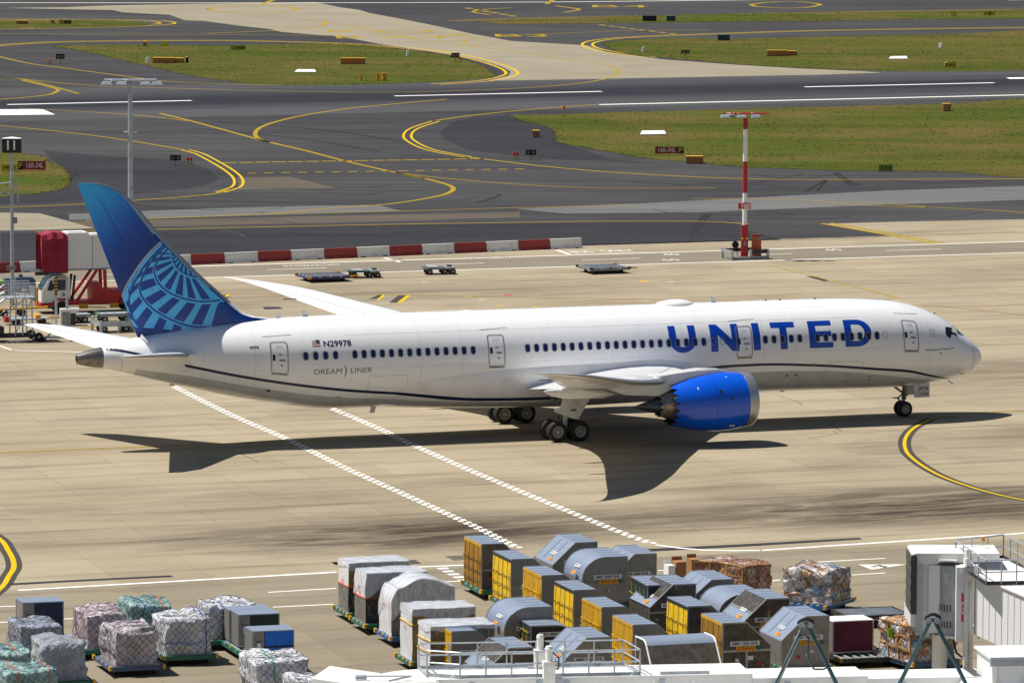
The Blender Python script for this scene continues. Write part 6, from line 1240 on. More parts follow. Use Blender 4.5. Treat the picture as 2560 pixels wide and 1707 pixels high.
# ---------------------------------------------------------------- cargo in the foreground
XZ = Matrix(((1,0,0,0),(0,0,1,0),(0,1,0,0),(0,0,0,1)))
DZ = .50
def under(loc, rz, cx, cy, L, W, mats, label, tow=False):
    """a dolly below a load: centre given in the load's frame, L along local y"""
    c, s = math.cos(rz), math.sin(rz); p = Vector((loc[0]+cx*c-cy*s, loc[1]+cx*s+cy*c, .013))
    return pallet_dolly('cargo_dolly', L, W, mats, label, 'dolly', p, rz-math.pi/2, .45, tow, True, 'dollies under the cargo')
GREEN = ('green','yellow_paint','deck'); BLUE = ('blue','yellow_paint','deck'); SLATE = ('bluegrey','yellow_paint','deck')
def plate(mb, M_, w, h, mi): mb.add([M_ @ Vector(p) for p in ((-w/2,-h/2,0),(w/2,-h/2,0),(w/2,h/2,0),(-w/2,h/2,0))], [(0,1,2,3)], mi)
def badge(parent, M_, txt, w, h, face, ink, shear=0.0, bold=.004, name='number_plate'):
    mb = MB(); plate(mb, M_, w, h, 0); M2 = M_ @ Matrix.Translation((0, 0, .006)); sign_text(mb, txt, M2, h*.86, 1, shear, bold, w*.90); return mb.build(name, [M[face], M[ink]], parent, fix=False)
def logo(parent, M_, w, h):
    o = badge(parent, M_, 'DHL', w, h, 'dhl_y', 'dhl_r', .35, .002, 'courier_logo'); return o
CW, CL, CHT, KN = 2.44, 3.18, 2.44, 1.28
def container(loc, rz, kind, label, cur='cur_bright', number='', clear=False, curved=False, H=CHT, dark=False, dlabel=None, logo_on=True, slope_tag='', mats=GREEN, big=True):
    """kind R: slope on the right, curtain on the left; kind L: slope on the left; loc = back left corner of the footprint"""
    c = thing('cargo_container', label, 'container', (loc[0], loc[1], DZ), rz, 'courier cargo containers'); fl = 1.20; kn = KN*H/CHT
    if curved: sl = [(fl + (CW-fl)*math.sin(a), kn + (H-kn)*math.cos(a)) for a in [R(q) for q in (0,15,30,45,60,75,90)]]
    else: sl = [(fl, H), (CW-.03, kn+.05), (CW, kn)]
    pr = [(0,0),(CW,0)] + [(CW, kn)]*(0) + sl[::-1] + [(0,H)]
    if kind == 'L': pr = [(CW-x, z) for x, z in pr][::-1]
    top = 'box_alu'; side = 'steel_dark' if dark else ('lexan' if clear else 'box_side')
    # base, roof strip, slope, end panels, curtain
    MB().box(0,CW,-CL,0,-.01,.07).build('base', M['alu'], c)
    fx_ = (lambda x: x) if kind == 'R' else (lambda x: CW-x)
    def quad(name, pts, m, parent=c): return MB().add(pts, [tuple(range(len(pts)))]).build(name, M[m], parent, fix=False)
    rf = MB().add([(fx_(-.01),-CL-.01,H),(fx_(fl),-CL-.01,H),(fx_(fl),.01,H),(fx_(-.01),.01,H),(fx_(-.01),-CL-.01,H-.05),(fx_(fl),-CL-.01,H-.05),(fx_(fl),.01,H-.05),(fx_(-.01),.01,H-.05)], [(0,1,2,3),(7,6,5,4),(0,4,5,1),(1,5,6,2),(2,6,7,3),(3,7,4,0)]).build('roof', M[top], c)
    sm = MB(); n = len(sl); vs = []
    for x, z in sl: vs += [(fx_(x),-CL,z),(fx_(x),0,z)]
    if clear and not curved:
        a, b = sl[0], sl[1]; lp = lambda t: (a[0]+(b[0]-a[0])*t, a[1]+(b[1]-a[1])*t); q0, q1 = lp(.04), lp(.58)
        quad('slope_window', [(fx_(q0[0]),-CL+.06,q0[1]),(fx_(q1[0]),-CL+.06,q1[1]),(fx_(q1[0]),-.06,q1[1]),(fx_(q0[0]),-.06,q0[1])], 'lexan'); e0, e1 = lp(.58), lp(.66); quad('slope_bar', [(fx_(e0[0]),-CL,e0[1]+.01),(fx_(e1[0]),-CL,e1[1]+.01),(fx_(e1[0]),0,e1[1]+.01),(fx_(e0[0]),0,e0[1]+.01)], 'alu')
        slp = quad('slope_panel', [(fx_(e1[0]),-CL,e1[1]),(fx_(b[0]),-CL,b[1]),(fx_(b[0]),0,b[1]),(fx_(e1[0]),0,e1[1])], top)
    else:
        slp = sm.add(vs, [(2*i, 2*i+2, 2*i+3, 2*i+1) for i in range(n-1)]).build('slope_panel', M[top], c, 60 if curved else False, fix=False)
        if not curved and not dark:
            for yy in (-CL*.34, -CL*.67): quad('panel_rib', [(fx_(fl+.05),yy-.03,H-.03),(fx_(CW-.1),yy-.03,kn+.16),(fx_(CW-.1),yy+.03,kn+.16),(fx_(fl+.05),yy+.03,H-.03)], 'alu')
    quad('low_panel', [(fx_(CW),-CL,.07),(fx_(CW),0,.07),(fx_(CW),0,kn),(fx_(CW),-CL,kn)], 'steel_dark' if dark else ('lexan' if clear else 'box_side'))
    for y, nm_ in ((-CL, 'end_panel'), (0, 'end_panel')):
        MB().add([(x, y, max(z, .07)) for x, z in pr], [tuple(range(len(pr)))]).build(nm_, M[side], c, fix=False)
    # frame edges
    fr = [(0,.05)] + [(0,H)] + sl + [(CW,.05)]
    for y in (-CL, 0):
        P = [(fx_(x), y, z) for x, z in fr]; MB().path(P, .035, 4).build('edge_frame', M['alu'], c, fix=False)
    if clear:
        yb = -CL-.012; MB().box(0 if kind == 'R' else 0,CW,yb-.01,yb,1.02,1.12).build('cross_bar', M['alu'], c); MB().box(CW*.5-.05,CW*.5+.05,yb-.01,yb,.07,1.02).build('post', M['alu'], c)
        for q in range(4): x0 = .25+.5*q; MB().box(x0,x0+.42,-CL+.3+.2*(q % 2),-.4,.08,.5+.28*(q % 3)).build('carton', M['carton' if q % 2 else 'wrap_brown'], c)
    else:
        yb = -CL-.012; MB().box(.02,CW-.02,yb-.006,yb+.008,1.10,1.16).build('cross_bar', M['box_side'], c)
    # curtain with straps on the tall side
    xc = fx_(-.012); s_ = -1 if kind == 'R' else 1; nb = 7; vs = []
    for i in range(nb*2+1):
        y = -CL*.985 + CL*.97*i/(nb*2); o = .03*math.sin(i*1.9) + (.035 if i % 2 else 0); vs += [(xc+s_*o*.8, y, .08), (xc+s_*(o*1.0+.02), y, H*.55), (xc+s_*o*.4, y, H-.14)]
    MB().add(vs, [(3*i+j, 3*i+3+j, 3*i+4+j, 3*i+1+j) for i in range(nb*2) for j in range(2)]).build('curtain', M[cur], c, fix=False)
    MB().box(min(xc, xc+s_*.03),max(xc, xc+s_*.03),-CL*.99,-.02,H-.17,H-.03).build('curtain_rail', M['cur_amber' if cur in ('cur_amber','cur_brown') else 'steel_dark'], c)
    stm = 'strap' if cur == 'cur_bright' else ('strap' if cur == 'cur_brown' else 'strap_y')
    for z in (.42, .95, 1.5): MB().path([(xc+s_*.085, -CL*.97+CL*.95*i/8, z+.035*math.sin(i*2.3+z*5)) for i in range(9)], .017, 4).build('curtain_strap', M[stm], c, fix=False)
    for i in range(4): y = -CL*.86+CL*.24*i; MB().path([(xc+s_*.08,y,.12),(xc+s_*.095,y+.03,1.2),(xc+s_*.06,y,H-.2)], .015, 4).build('curtain_strap', M[stm], c, fix=False)
    # writing on the end facing the terminal, and on the slope
    E = lambda x, z: frame_mat((x, -CL-.026, z), (1,0,0), (0,0,1)); xm = CW*.56 if kind == 'L' else CW*.46
    if number: badge(c, E(xm, 1.42), number, 1.5 if big else 1.0, .23, 'sign_white', 'black', 0, .006)
    if logo_on and number: logo(c, E(xm+.05, 1.16), 1.0, .24)
    if slope_tag:
        a, b = sl[0], sl[-2] if not curved else sl[-1]; t = .62; px_ = a[0]+(b[0]-a[0])*t; pz = a[1]+(b[1]-a[1])*t
        if curved: px_, pz = sl[4]
        d = Vector((fx_(b[0])-fx_(a[0]), 0, b[1]-a[1])).normalized(); up = -d; nx = Vector((0,-1,0)) if kind == 'L' else Vector((0,1,0)); nrm = nx.cross(up); off = .03*nrm if nrm.z > 0 else -.03*nrm
        base = Vector((fx_(px_), -CL*.60, pz))+off; Ms = frame_mat(base, nx, up); badge(c, Ms, slope_tag, .80, .17, 'sign_white', 'black', 0, .002); logo(c, frame_mat(base+d*.42+Vector((0,-.25,0)), nx, up), .52, .20)
    rs = random.Random(int(loc[0]*97+loc[1]*31))
    for k in range(3):
        x, z, w, h = rs.uniform(.25, CW-.5), rs.uniform(.25, 1.0), rs.uniform(.12, .3), rs.uniform(.10, .22); MB().add([(x,-CL-.024,z),(x+w,-CL-.024,z),(x+w,-CL-.024,z+h),(x,-CL-.024,z+h)], [(0,1,2,3)]).build('sticker', M[rs.choice(['sign_white','grey','sign_white','dhl_r'])], c, fix=False)
    if number: xs_ = xm+.72; MB().add([(xs_+.10*math.cos(R(a)),-CL-.03,1.17+.10*math.sin(R(a))) for a in range(0, 360, 30)], [tuple(range(12))]).build('round_badge', M['green'], c, fix=False)
    for yy in (-CL*.25, -CL*.5, -CL*.75): MB().box(min(fx_(.02), fx_(fl-.02)),max(fx_(.02), fx_(fl-.02)),yy-.012,yy+.012,H,H+.012).build('roof_seam', M['alu'], c)
    if dlabel: under(loc, rz, CW/2, -CL/2, 3.6, 2.62, mats, dlabel)
    return c
TZ = DZ + CHT
def R_at(fn, x, y, z=TZ): p = ground(*fn(x, y), z); return (p.x, p.y)
def L_at(fn, x, y, rz, z=TZ): p = ground(*fn(x, y), z); return (p.x - (CW-1.20)*math.cos(rz), p.y - (CW-1.20)*math.sin(rz))
A17 = R(17)
container(R_at(S4,85,115), A17, 'R', 'container with soiled brown netted curtain, farthest left of the courier containers', 'cur_brown', '', True, False, dlabel='green dolly under the soiled brown curtain container')
container(R_at(S4,370,262), A17, 'R', 'tall container with bright yellow curtain, second in its slanting row', 'cur_bright', '', dlabel='green dolly under the second curtain container of the row')
container(R_at(S4,668,418), A17, 'R', 'container with amber curtain between the two bright yellow ones', 'cur_amber', '', dlabel='green dolly under the amber curtain container of the row')
container(R_at(S4,975,560), A17, 'R', 'tall container with bright yellow curtain in the middle of the group', 'cur_bright', '', dlabel='green dolly under the middle bright yellow curtain container')
container(R_at(S4,1248,725), A17, 'R', 'container with torn amber curtain below the 2509 container', 'cur_amber', '', dlabel='green dolly under the torn amber curtain container')
container(R_at(S4,1550,895), A17, 'R', 'container with amber curtain behind the jet bridge railing corner', 'cur_amber', 'AMX 1402 DHL', logo_on=False, dlabel='green dolly under the amber container by the railing corner')
container(R_at(S3,1245,890), A17, 'R', 'foremost container with amber curtain in front of the wrapped pallets', 'cur_amber', 'AMX 1311 DHL', logo_on=False, dlabel='green dolly under the foremost amber curtain container')
container(R_at(S5,425,555), A17, 'R', 'container with clean yellow strapped curtain right of the rounded clear one', 'cur_bright', '', True, dlabel='green dolly under the clean yellow strapped container')
container(R_at(S5,760,715), A17, 'R', 'clear sided container numbered AMX 1536 with amber curtain', 'cur_brown', 'AMX 1536 DHL', True, slope_tag='', dlabel='green dolly under the clear sided amber curtain container')
container(L_at(S4,1000,100,A17), A17, 'L', 'sloped aluminium container numbered AMX 218, rearmost of the group', 'cur_amber', 'AMX 2185 DHL', slope_tag='AMX 2185 DHL', dlabel='green dolly under the rearmost sloped container')
container(L_at(S4,1290,240,A17), A17, 'L', 'large rounded aluminium container numbered AMX 2509', 'cur_amber', 'AMX 2509 DHL', curved=True, slope_tag='AMX 2509 DHL', dlabel='green dolly under the largest rounded container')
container(L_at(S4,1575,212,A17), A17, 'L', 'sloped container numbered AAX 6400 behind the AMX 2509 container', 'cur_bright', 'AAX 6400 DHL', slope_tag='', dlabel='green dolly under the sloped container behind the largest rounded one')
container(L_at(S4,530,725,A17), A17, 'L', 'rounded aluminium container numbered AAX 7723 in front of yellow curtains', 'cur_amber', 'AAX 7723 DHL', curved=True, slope_tag='AAX 7723 DHL', logo_on=False, dlabel='green dolly under the rounded container before the yellow curtains')
container(L_at(S4,330,1118,A17), A17, 'L', 'clear sloped container directly behind the left end of the railing', 'cur_amber', '', True, slope_tag='AAX 1021 DHL', dlabel='green dolly under the clear container behind the railing')
container(L_at(S4,1090,1020,A17), A17, 'L', 'sloped aluminium container behind the two white lift motors', 'cur_amber', 'AMX 1862 DHL', slope_tag='AAX 1582 DHL', dlabel='green dolly under the container behind the lift motors')
container(L_at(S5,285,345,A17), A17, 'L', 'clear fronted rounded container full of cartons left of AAX 6358', 'cur_amber', 'AAX 1107 DHL', True, slope_tag='AAX 1107 DHL', logo_on=False, dlabel='green dolly under the clear rounded container of cartons')
container(L_at(S5,660,300,A17,2.75), A17, 'L', 'low sloped container numbered AAX 6358 before the brown carton pallet', 'cur_amber', 'AAX 6358 DHL', H=2.25, dlabel='green dolly under the low sloped container by the brown pallet')
container(L_at(S5,960,440,A17,2.6), A17, 'L', 'rounded barrel topped container left of the clear AMX 1167 container', 'cur_amber', 'AAX 2214 DHL', curved=True, H=2.1, logo_on=False, dlabel='green dolly under the barrel topped container')
container(L_at(S5,1190,482,A17), A17, 'L', 'clear sloped container numbered AMX 1167 with orange loads inside', 'cur_amber', 'AMX 1167 DHL', True, slope_tag='AAX 1167 DHL', dlabel='green dolly under the clear container with orange loads')
container(L_at(S5,1565,650,A17), A17, 'L', 'sloped clear ended container numbered AMX 1867 behind the pipe frame', 'cur_amber', 'AMX 1867 DHL', False, slope_tag='AMX 1867 DHL', dlabel='green dolly under the sloped container behind the pipe frame')
container(R_at(S4,585,905,2.35), R(14), 'R', 'dark scratched low container with cloth on its curved top', 'cur_green', 'AAX 4504 DHL', H=1.85, curved=True, dark=True, logo_on=False, dlabel='green dolly under the dark scratched container')
container(R_at(S5,70,352,2.75), R(14), 'R', 'dark low container numbered DQF beside the AMX 2509 container', 'cur_green', 'DQF 1605 DHL', H=2.25, dark=True, logo_on=False, dlabel='green dolly under the dark DQF container')
sc = ground(*S4(585, 905), 2.35); 
# the wide clear fronted container facing the jet bridge
wp = ground(*S5(115, 940), TZ); wr = A17+R(2)
c = thing('cargo_container', 'wide clear fronted container facing the jet bridge roof', 'container', (wp.x, wp.y, DZ), wr, 'courier cargo containers')
YZ = Matrix(((0,0,1,0),(1,0,0,0),(0,1,0,0),(0,0,0,1))); pr = [(0,.07),(0,2.44)] + [(-1.0-.55*math.sin(R(a)), 2.0+.44*math.cos(R(a))) for a in (0,20,40,60)] + [(-2.3,1.1),(-2.44,.07)]
MB().box(0,3.5,-2.44,0,0,.07).build('base', M['alu'], c)
for x in (0, 3.5): MB().add([(x, y, z) for y, z in pr], [tuple(range(len(pr)))]).build('end_panel', M['lexan'], c, fix=False); MB().path([(x, y, z) for y, z in pr], .045, 5).build('edge_frame', M['sign_white'], c, fix=False)
vs = []
for y, z in pr[1:6]: vs += [(0,y,z),(3.5,y,z)]
MB().add(vs, [(2*i, 2*i+1, 2*i+3, 2*i+2) for i in range(4)]).build('roof', M['box_alu'], c, 60, fix=False)
MB().add([(0,)+pr[5],(3.5,)+pr[5],(3.5,)+pr[6],(0,)+pr[6]], [(0,1,2,3)]).build('front_window', M['lexan'], c, fix=False); MB().add([(0,)+pr[6],(3.5,)+pr[6],(3.5,)+pr[7],(0,)+pr[7]], [(0,1,2,3)]).build('front_window', M['lexan'], c, fix=False); MB().tube((0,-2.3,1.1),(3.5,-2.3,1.1),.06,n=6).build('cross_bar', M['alu'], c)
MB().add([(0,0,.07),(3.5,0,.07),(3.5,0,2.44),(0,0,2.44)], [(0,1,2,3)]).build('back_panel', M['box_side'], c, fix=False)
for q in range(5): MB().box(.2+.64*q,.75+.64*q,-2.0,-.5,.08,.7+.25*(q % 3)).build('carton', M['carton' if q % 2 else 'wrap_brown'], c)
for q in (1.2, 2.4): MB().box(q-.05,q+.05,-.06,-.01,.1,2.4).build('post', M['alu'], c)
under((wp.x, wp.y), wr, 1.75, -1.22, 2.7, 3.7, GREEN, 'green dolly under the wide clear fronted container')
# small lower deck boxes with cloth fronts
def cloth_box(loc, rz, label, cur, w=2.05, d=1.52, H=1.62, strap=True, front=.72, dl=None, top='box_alu', plain=False, mats=GREEN, dolly=(3.6, 2.3), dc=(1.0,-1.5)):
    c = thing('cargo_container', label, 'container', (loc[0], loc[1], DZ+.03), rz, 'cloth fronted cargo boxes')
    MB().box(0,w,-d,0,0,.08).build('base', M['alu'], c); MB().box(-.02,w+.02,-d-.02,.02,H-.05,H).build('roof', M[top], c)
    for x in (0, w): MB().box(x-.012,x+.012,-d,0,.08,H-.05).build('side_panel', M['box_side'], c)
    MB().box(0,w,-.02,0,.08,H-.05).build('back_panel', M['box_side'], c); f = w*(1-front)
    if f > .05: MB().box(0,f,-d-.012,-d+.012,.08,H-.05).build('front_panel', M['box_side'], c); MB().box(f*.3,f*.8,-d-.022,-d-.013,.62,1.12).build('document_pocket', M['bluegrey'], c); MB().box(f*.36,f*.74,-d-.028,-d-.023,.66,1.02).build('paper', M['sign_white'], c)
    n = 10; vs = []
    for i in range(n+1): x = f+.03+(w-f-.05)*i/n; o = .03*math.sin(i*2.1); vs += [(x,-d-.02+o*.3,.09),(x,-d-.025+o*.6,H*.5),(x,-d-.015,H-.06)]
    MB().add(vs, [(3*i+j, 3*i+3+j, 3*i+4+j, 3*i+1+j) for i in range(n) for j in range(2)]).build('curtain', M[cur], c, fix=False)
    if strap: MB().box(f+.02,w-.01,-d-.06,-d-.045,H*.48,H*.53).build('strap', M['strap'], c)
    for x in (0, w):
        for y in (-d, 0): MB().box(x-.03,x+.03,y-.03,y+.03,.05,H-.04).build('corner_post', M['alu'], c)
    if dl: under(loc, rz, dc[0], dc[1], dolly[0], dolly[1], mats, dl)
    return c
q = ground(*S2(590, 462), 2.2); cloth_box((q.x, q.y), A17, 'rear silver box half hidden behind the dark green fronted box', 'cur_green')
q = ground(*S2(705, 520), 2.2); cloth_box((q.x, q.y), A17, 'silver box with dark green cloth front on the left dolly row', 'cur_green', dl='long green dolly carrying the two silver boxes', dolly=(4.4, 2.4), dc=(.9,-1.1))
q = ground(*S2(880, 728), 2.2); cloth_box((q.x, q.y), A17, 'silver box with bright blue cloth front beside the white netted pallet', 'cur_blue', dl='green dolly under the bright blue fronted box', dolly=(3.4, 2.3))
q = ground(*S1(200, 370), 2.2); cloth_box((q.x, q.y), A17, 'dark navy fronted silver box behind the leftmost netted pallets', 'cur_navy', d=1.55, H=1.7, dl='green dolly under the navy fronted box')
q = ground(*S5(1945, 752), 2.12); cloth_box((q.x, q.y), A17, 'maroon cloth box with cream lid beside the AMX 1867 container', 'maroon', 2.1, 1.5, 1.62, False, 1.0, 'dark dolly under the maroon cloth box', 'white_dirty', mats=('steel_dark','yellow_paint','deck'), dolly=(3.4, 3.0), dc=(1.35,-1.3))
# loose cartons by the AAX 6358 container
for x0, x1, y0, y1, m, lab in ((485,590,270,360,'carton','brown open carton standing behind the AAX 6358 container'),(635,730,245,290,'carton','wide brown carton at the foot of the brown pallet'),(410,480,305,365,'sign_white','white carton left of the brown open carton')):
    p = ground(*S5((x0+x1)/2, y1+70)); w = (x1-x0)/3.92/ppm(p)
    h = (y1-y0)/3.92/ppm(p)+.75; o = thing('carton', lab, 'carton', (p.x, p.y, .013), A17); MB().box(-w/2,w/2,-.4,.4,0,h).build('body', M[m], o); MB().box(-w/2,w/2,.38,.42,h,h+.2).build('flap', M[m], o)
def sweep_box(sx, sy, sz, n, f):
    """box surface grid; f moves each point"""
    mb = MB(); m = max(6, n)
    def face(fn):
        o = len(mb.v)
        for i in range(m+1):
            for j in range(m+1): mb.v.append(tuple(f(Vector(fn(i/m, j/m)))))
        for i in range(m):
            for j in range(m): mb.f.append((o+i*(m+1)+j, o+(i+1)*(m+1)+j, o+(i+1)*(m+1)+j+1, o+i*(m+1)+j+1)); mb.m.append(0)
    face(lambda u, v: (u*sx, -v*sy, sz)); face(lambda u, v: (u*sx, -sy, v*sz)); face(lambda u, v: (0, -u*sy, v*sz)); face(lambda u, v: (sx, -u*sy, v*sz)); face(lambda u, v: (u*sx, 0, v*sz))
    return mb
def load_fn(sx, sy, sz, seed, amp=.07, rnd=.16, dome=.0, lump=.0, step=.09):
    def f(p, push=0.0):
        c = Vector((sx/2, -sy/2, sz*.45)); q = p.copy()
        # rounded edges
        ex = [max(0, abs(q.x-c.x)-(sx/2-rnd)), max(0, abs(q.y-c.y)-(sy/2-rnd)), max(0, q.z-(sz-rnd))]; l = math.sqrt(sum(e*e for e in ex))
        if l > 1e-6 and sum(e > 0 for e in ex) > 1:
            k = rnd/l if l > rnd else 1
            q.x -= math.copysign(ex[0]*(1-k), q.x-c.x); q.y -= math.copysign(ex[1]*(1-k), q.y-c.y); q.z -= ex[2]*(1-k)
        n = noise.noise_vector(Vector((p.x*1.5+seed, p.y*1.5, p.z*1.5)))*amp + noise.noise_vector(Vector((p.x*4+seed, p.y*4, p.z*4)))*amp*.35
        t = p.z/sz; q += n*min(1, t*2.5)
        cell = Vector((math.floor(p.x/.74+seed), math.floor(p.y/.78), math.floor(p.z/.52))); hsh = noise.cell(cell+Vector((.5, .5, seed)))
        d0 = Vector(((p.x-sx/2)/sx, (p.y+sy/2)/sy, (p.z-sz*.5)/sz)); k = max(range(3), key=lambda i: abs(d0[i])); ax = Vector((0, 0, 0)); ax[k] = math.copysign(1, d0[k])
        q -= ax*step*hsh*min(1, t*4)                                               # cartons standing proud or back
        q.z += dome*math.sin(math.pi*min(1, max(0, p.x/sx)))*math.sin(math.pi*min(1, max(0, -p.y/sy)))*t + lump*t*noise.noise(Vector((p.x*.9+seed*3, p.y*.9, 1)))
        d = q-c; d = Vector((d.x/sx, d.y/sy, d.z/sz*.8)); 
        if push: q += d.normalized()*push
        q.z = max(q.z, 0)
        return q
    return f
def net(parent, sx, sy, sz, f, mat, r=.013, pitch=.30, name='cargo_net'):
    mb = MB(); faces = ((sx, sy, lambda a, b: (a, -b, sz)), (sx, sz, lambda a, b: (a, -sy, b)), (sy, sz, lambda a, b: (0, -a, b)), (sy, sz, lambda a, b: (sx, -a, b)))
    rr = random.Random(int(sx*1000+sz*77))
    for A, B, fn in faces:
        k = -int(B/pitch)-1
        while k*pitch < A:
            for sgn in (0, 1):
                pts = []
                for i in range(15):
                    b = B*i/14; a = k*pitch + (b if sgn == 0 else B-b) + .07*math.sin(b*3.1+k*1.7)+.04*math.sin(b*8+k*.6)
                    if -.001 <= a <= A+.001: pts.append(f(Vector(fn(min(max(a, 0), A), b)), .022))
                for p, q in zip(pts[:-1], pts[1:]): mb.tube(p, q, r, None, 3, 0, False)
            k += 1
    return stuff(mb.build(name, M[mat], parent, fix=False))
def strap_over(parent, sx, sy, sz, f, t, mat, along='y', w=.05):
    pts = []
    if along == 'y': path = [(t*sx, -sy, sz*k/8) for k in range(9)] + [(t*sx, -sy+sy*k/10, sz) for k in range(1, 11)]
    else: path = [(0, -t*sy, sz*k/8) for k in range(9)] + [(sx*k/10, -t*sy, sz) for k in range(1, 11)] + [(sx, -t*sy, sz*(1-k/8)) for k in range(1, 9)]
    MB().path([f(Vector(p), .035) for p in path], w/2, 4).build('strap', M[mat], parent, fix=False)
def netted(loc, rz, label, wrapm, netm, sx=2.2, sy=3.05, sz=1.7, seed=1.0, straps=(), mats=GREEN, dl='', amp=.07, dome=.02, lump=.1, boards=False, dolly=True, pitch=.36, bands=0):
    c = thing('netted_pallet', label, 'cargo pallet', (loc[0], loc[1], DZ+.05), rz, 'netted cargo pallets')
    f = load_fn(sx, sy, sz, seed, amp, .17, dome, lump)
    MB().box(-.10,sx+.10,-sy-.08,.08,-.035,0).build('pallet_sheet', M['alu'], c)
    load = sweep_box(sx, sy, sz, 22, f).build('wrapped_load', M[wrapm], c, 70, fix=True); net(c, sx, sy, sz, f, netm, .0095, pitch)
    for t, m, al in straps: strap_over(c, sx, sy, sz, f, t, m, al)
    if boards:
        for t in (0,.33,.66,1.0): MB().path([f(Vector((0,-t*sy,z)), .03) for z in (0, sz*.5, sz)], .045, 4).build('timber_batten', M['wood'], c, fix=False)
        for z in (sz*.33, sz*.66, sz*.98): MB().path([f(Vector((0,-sy*k/8,z)), .03) for k in range(9)], .045, 4).build('timber_batten', M['wood'], c, fix=False)
        MB().path([f(Vector((sx*k/6,-sy,sz*.97)), .03) for k in range(7)], .045, 4).build('timber_batten', M['wood'], c, fix=False)
    if dolly: under(loc, rz, sx/2, -sy/2, 3.6, 2.65, mats, dl)
    return c
def N_(fn, x, y, z): p = ground(*fn(x, y), z); return (p.x, p.y)
netted(N_(S1,885,450,2.25), A17, 'lilac wrapped netted pallet left of the mint green pallets', 'wrap_lilac', 'net_red', 2.05, 3.05, 1.72, 1.1, (), GREEN, 'green dolly under the rear lilac netted pallet')
netted(N_(S1,1228,645,2.25), A17, 'lilac wrapped netted pallet on a blue dolly, nearest of the lilac two', 'wrap_lilac', 'net_dark', 2.1, 3.15, 1.72, 2.3, (), SLATE, 'slate blue dolly under the near lilac netted pallet')
netted(N_(S1,1430,365,2.0), A17, 'mint green netted pallet with blue and orange straps, behind the others', 'wrap_aqua', 'net_teal', 2.25, 3.0, 1.5, 3.7, ((.3,'strap_b','y'),(.8,'strap_o','y')), GREEN, 'green dolly under the strapped mint green pallet', lump=.2)
netted(N_(S1,1850,535,2.2), A17, 'bulky white netted pallet right of the lilac pallets', 'wrap_white', 'net_dark', 2.35, 3.1, 1.7, 4.9, ((.85,'strap_b','y'),), GREEN, 'green dolly under the bulky white netted pallet', .10, .06, .2)
netted(N_(S1,85,600,2.2), A17, 'blue grey netted pallet in front of the navy box', 'wrap_blue', 'net_dark', 2.1, 2.9, 1.65, 5.5, (), GREEN, 'green dolly under the rear blue grey pallet')
netted(N_(S1,370,815,2.3), A17, 'blue grey netted pallet with white rope net, lower left', 'wrap_blue', 'net_pale', 2.1, 2.95, 1.78, 6.6, (), GREEN, 'green dolly under the white rope netted pallet')
netted(N_(S1,-310,930,2.1), A17, 'mint green pallet with orange strap cut by the left picture edge', 'wrap_aqua', 'net_teal', 2.2, 2.6, 1.55, 7.7, ((.72,'strap_o','y'),), GREEN, 'green dolly under the mint green pallet at left edge', lump=.15)
netted(N_(S1,-90,1150,2.1), A17, 'mint green pallet with two orange straps in the bottom left corner', 'wrap_aqua', 'net_teal', 2.5, 2.9, 1.55, 8.8, ((.25,'strap_o','y'),(.82,'strap_o','y')), GREEN, 'green dolly under the bottom left mint green pallet', lump=.12)
netted(N_(S2,255,402,2.1), A17, 'white netted pallet behind the silver boxes', 'wrap_white', 'net_dark', 2.4, 2.7, 1.6, 9.3, ((.3,'strap_b','y'),), GREEN, 'green dolly under the white pallet behind the boxes', .10, .04, .22)
netted(N_(S2,815,1068,2.2), A17, 'white netted pallet with green strap at the bottom of the picture', 'wrap_white', 'net_dark', 2.6, 3.1, 1.7, 10.4, ((.35,'strap_g','y'),), GREEN, 'green dolly under the green strapped white pallet', .09, .04, .12)
netted(N_(S2,1370,1352,2.2), A17, 'white netted pallet cut by the bottom edge beside the jet bridge hood', 'wrap_white', 'net_dark', 1.9, 2.6, 1.7, 11.2, (), GREEN, 'green dolly under the white pallet at the bottom edge')
netted(N_(S5,695,182,2.3), R(43), 'brown carton pallet with timber battens and red net', 'wrap_brown', 'net_red', 2.2, 3.5, 1.75, 12.9, (), ('steel_dark','yellow_paint','deck'), 'dark dolly under the brown carton pallet', .06, .0, .12, True)
netted(N_(S5,1760,203,2.3), R(62)-R(90), 'mixed parcel pallet on a bright blue dolly', 'wrap_mixed', 'net_dark', 2.75, 2.55, 1.75, 13.5, (), BLUE, 'bright blue dolly with yellow edges under the mixed parcels', .12, .05, .3)
m = netted(N_(S6,545,880,2.5), R(26), 'heaped parcel pallet behind the right jet bridge cab', 'wrap_mixed', 'net_red', 2.6, 3.1, 1.8, 14.7, (), SLATE, 'slate blue dolly under the heaped parcel pallet', .16, .25, .35, True)
p = ground(*S6(430, 1010)); pallet_dolly('cargo_dolly', 3.4, 2.6, ('steel_dark','yellow_paint','deck'), 'empty dark dolly between the maroon box and the heaped parcels', 'dolly', (p.x+.2, p.y+.8, .013), A17, .6, False, False, 'dollies under the cargo')
o = MB().box(-.14,.14,-.02,.02,-.22,.22).build('lime_tag', M['lime'], m, loc=(-.14,-1.4,1.2))
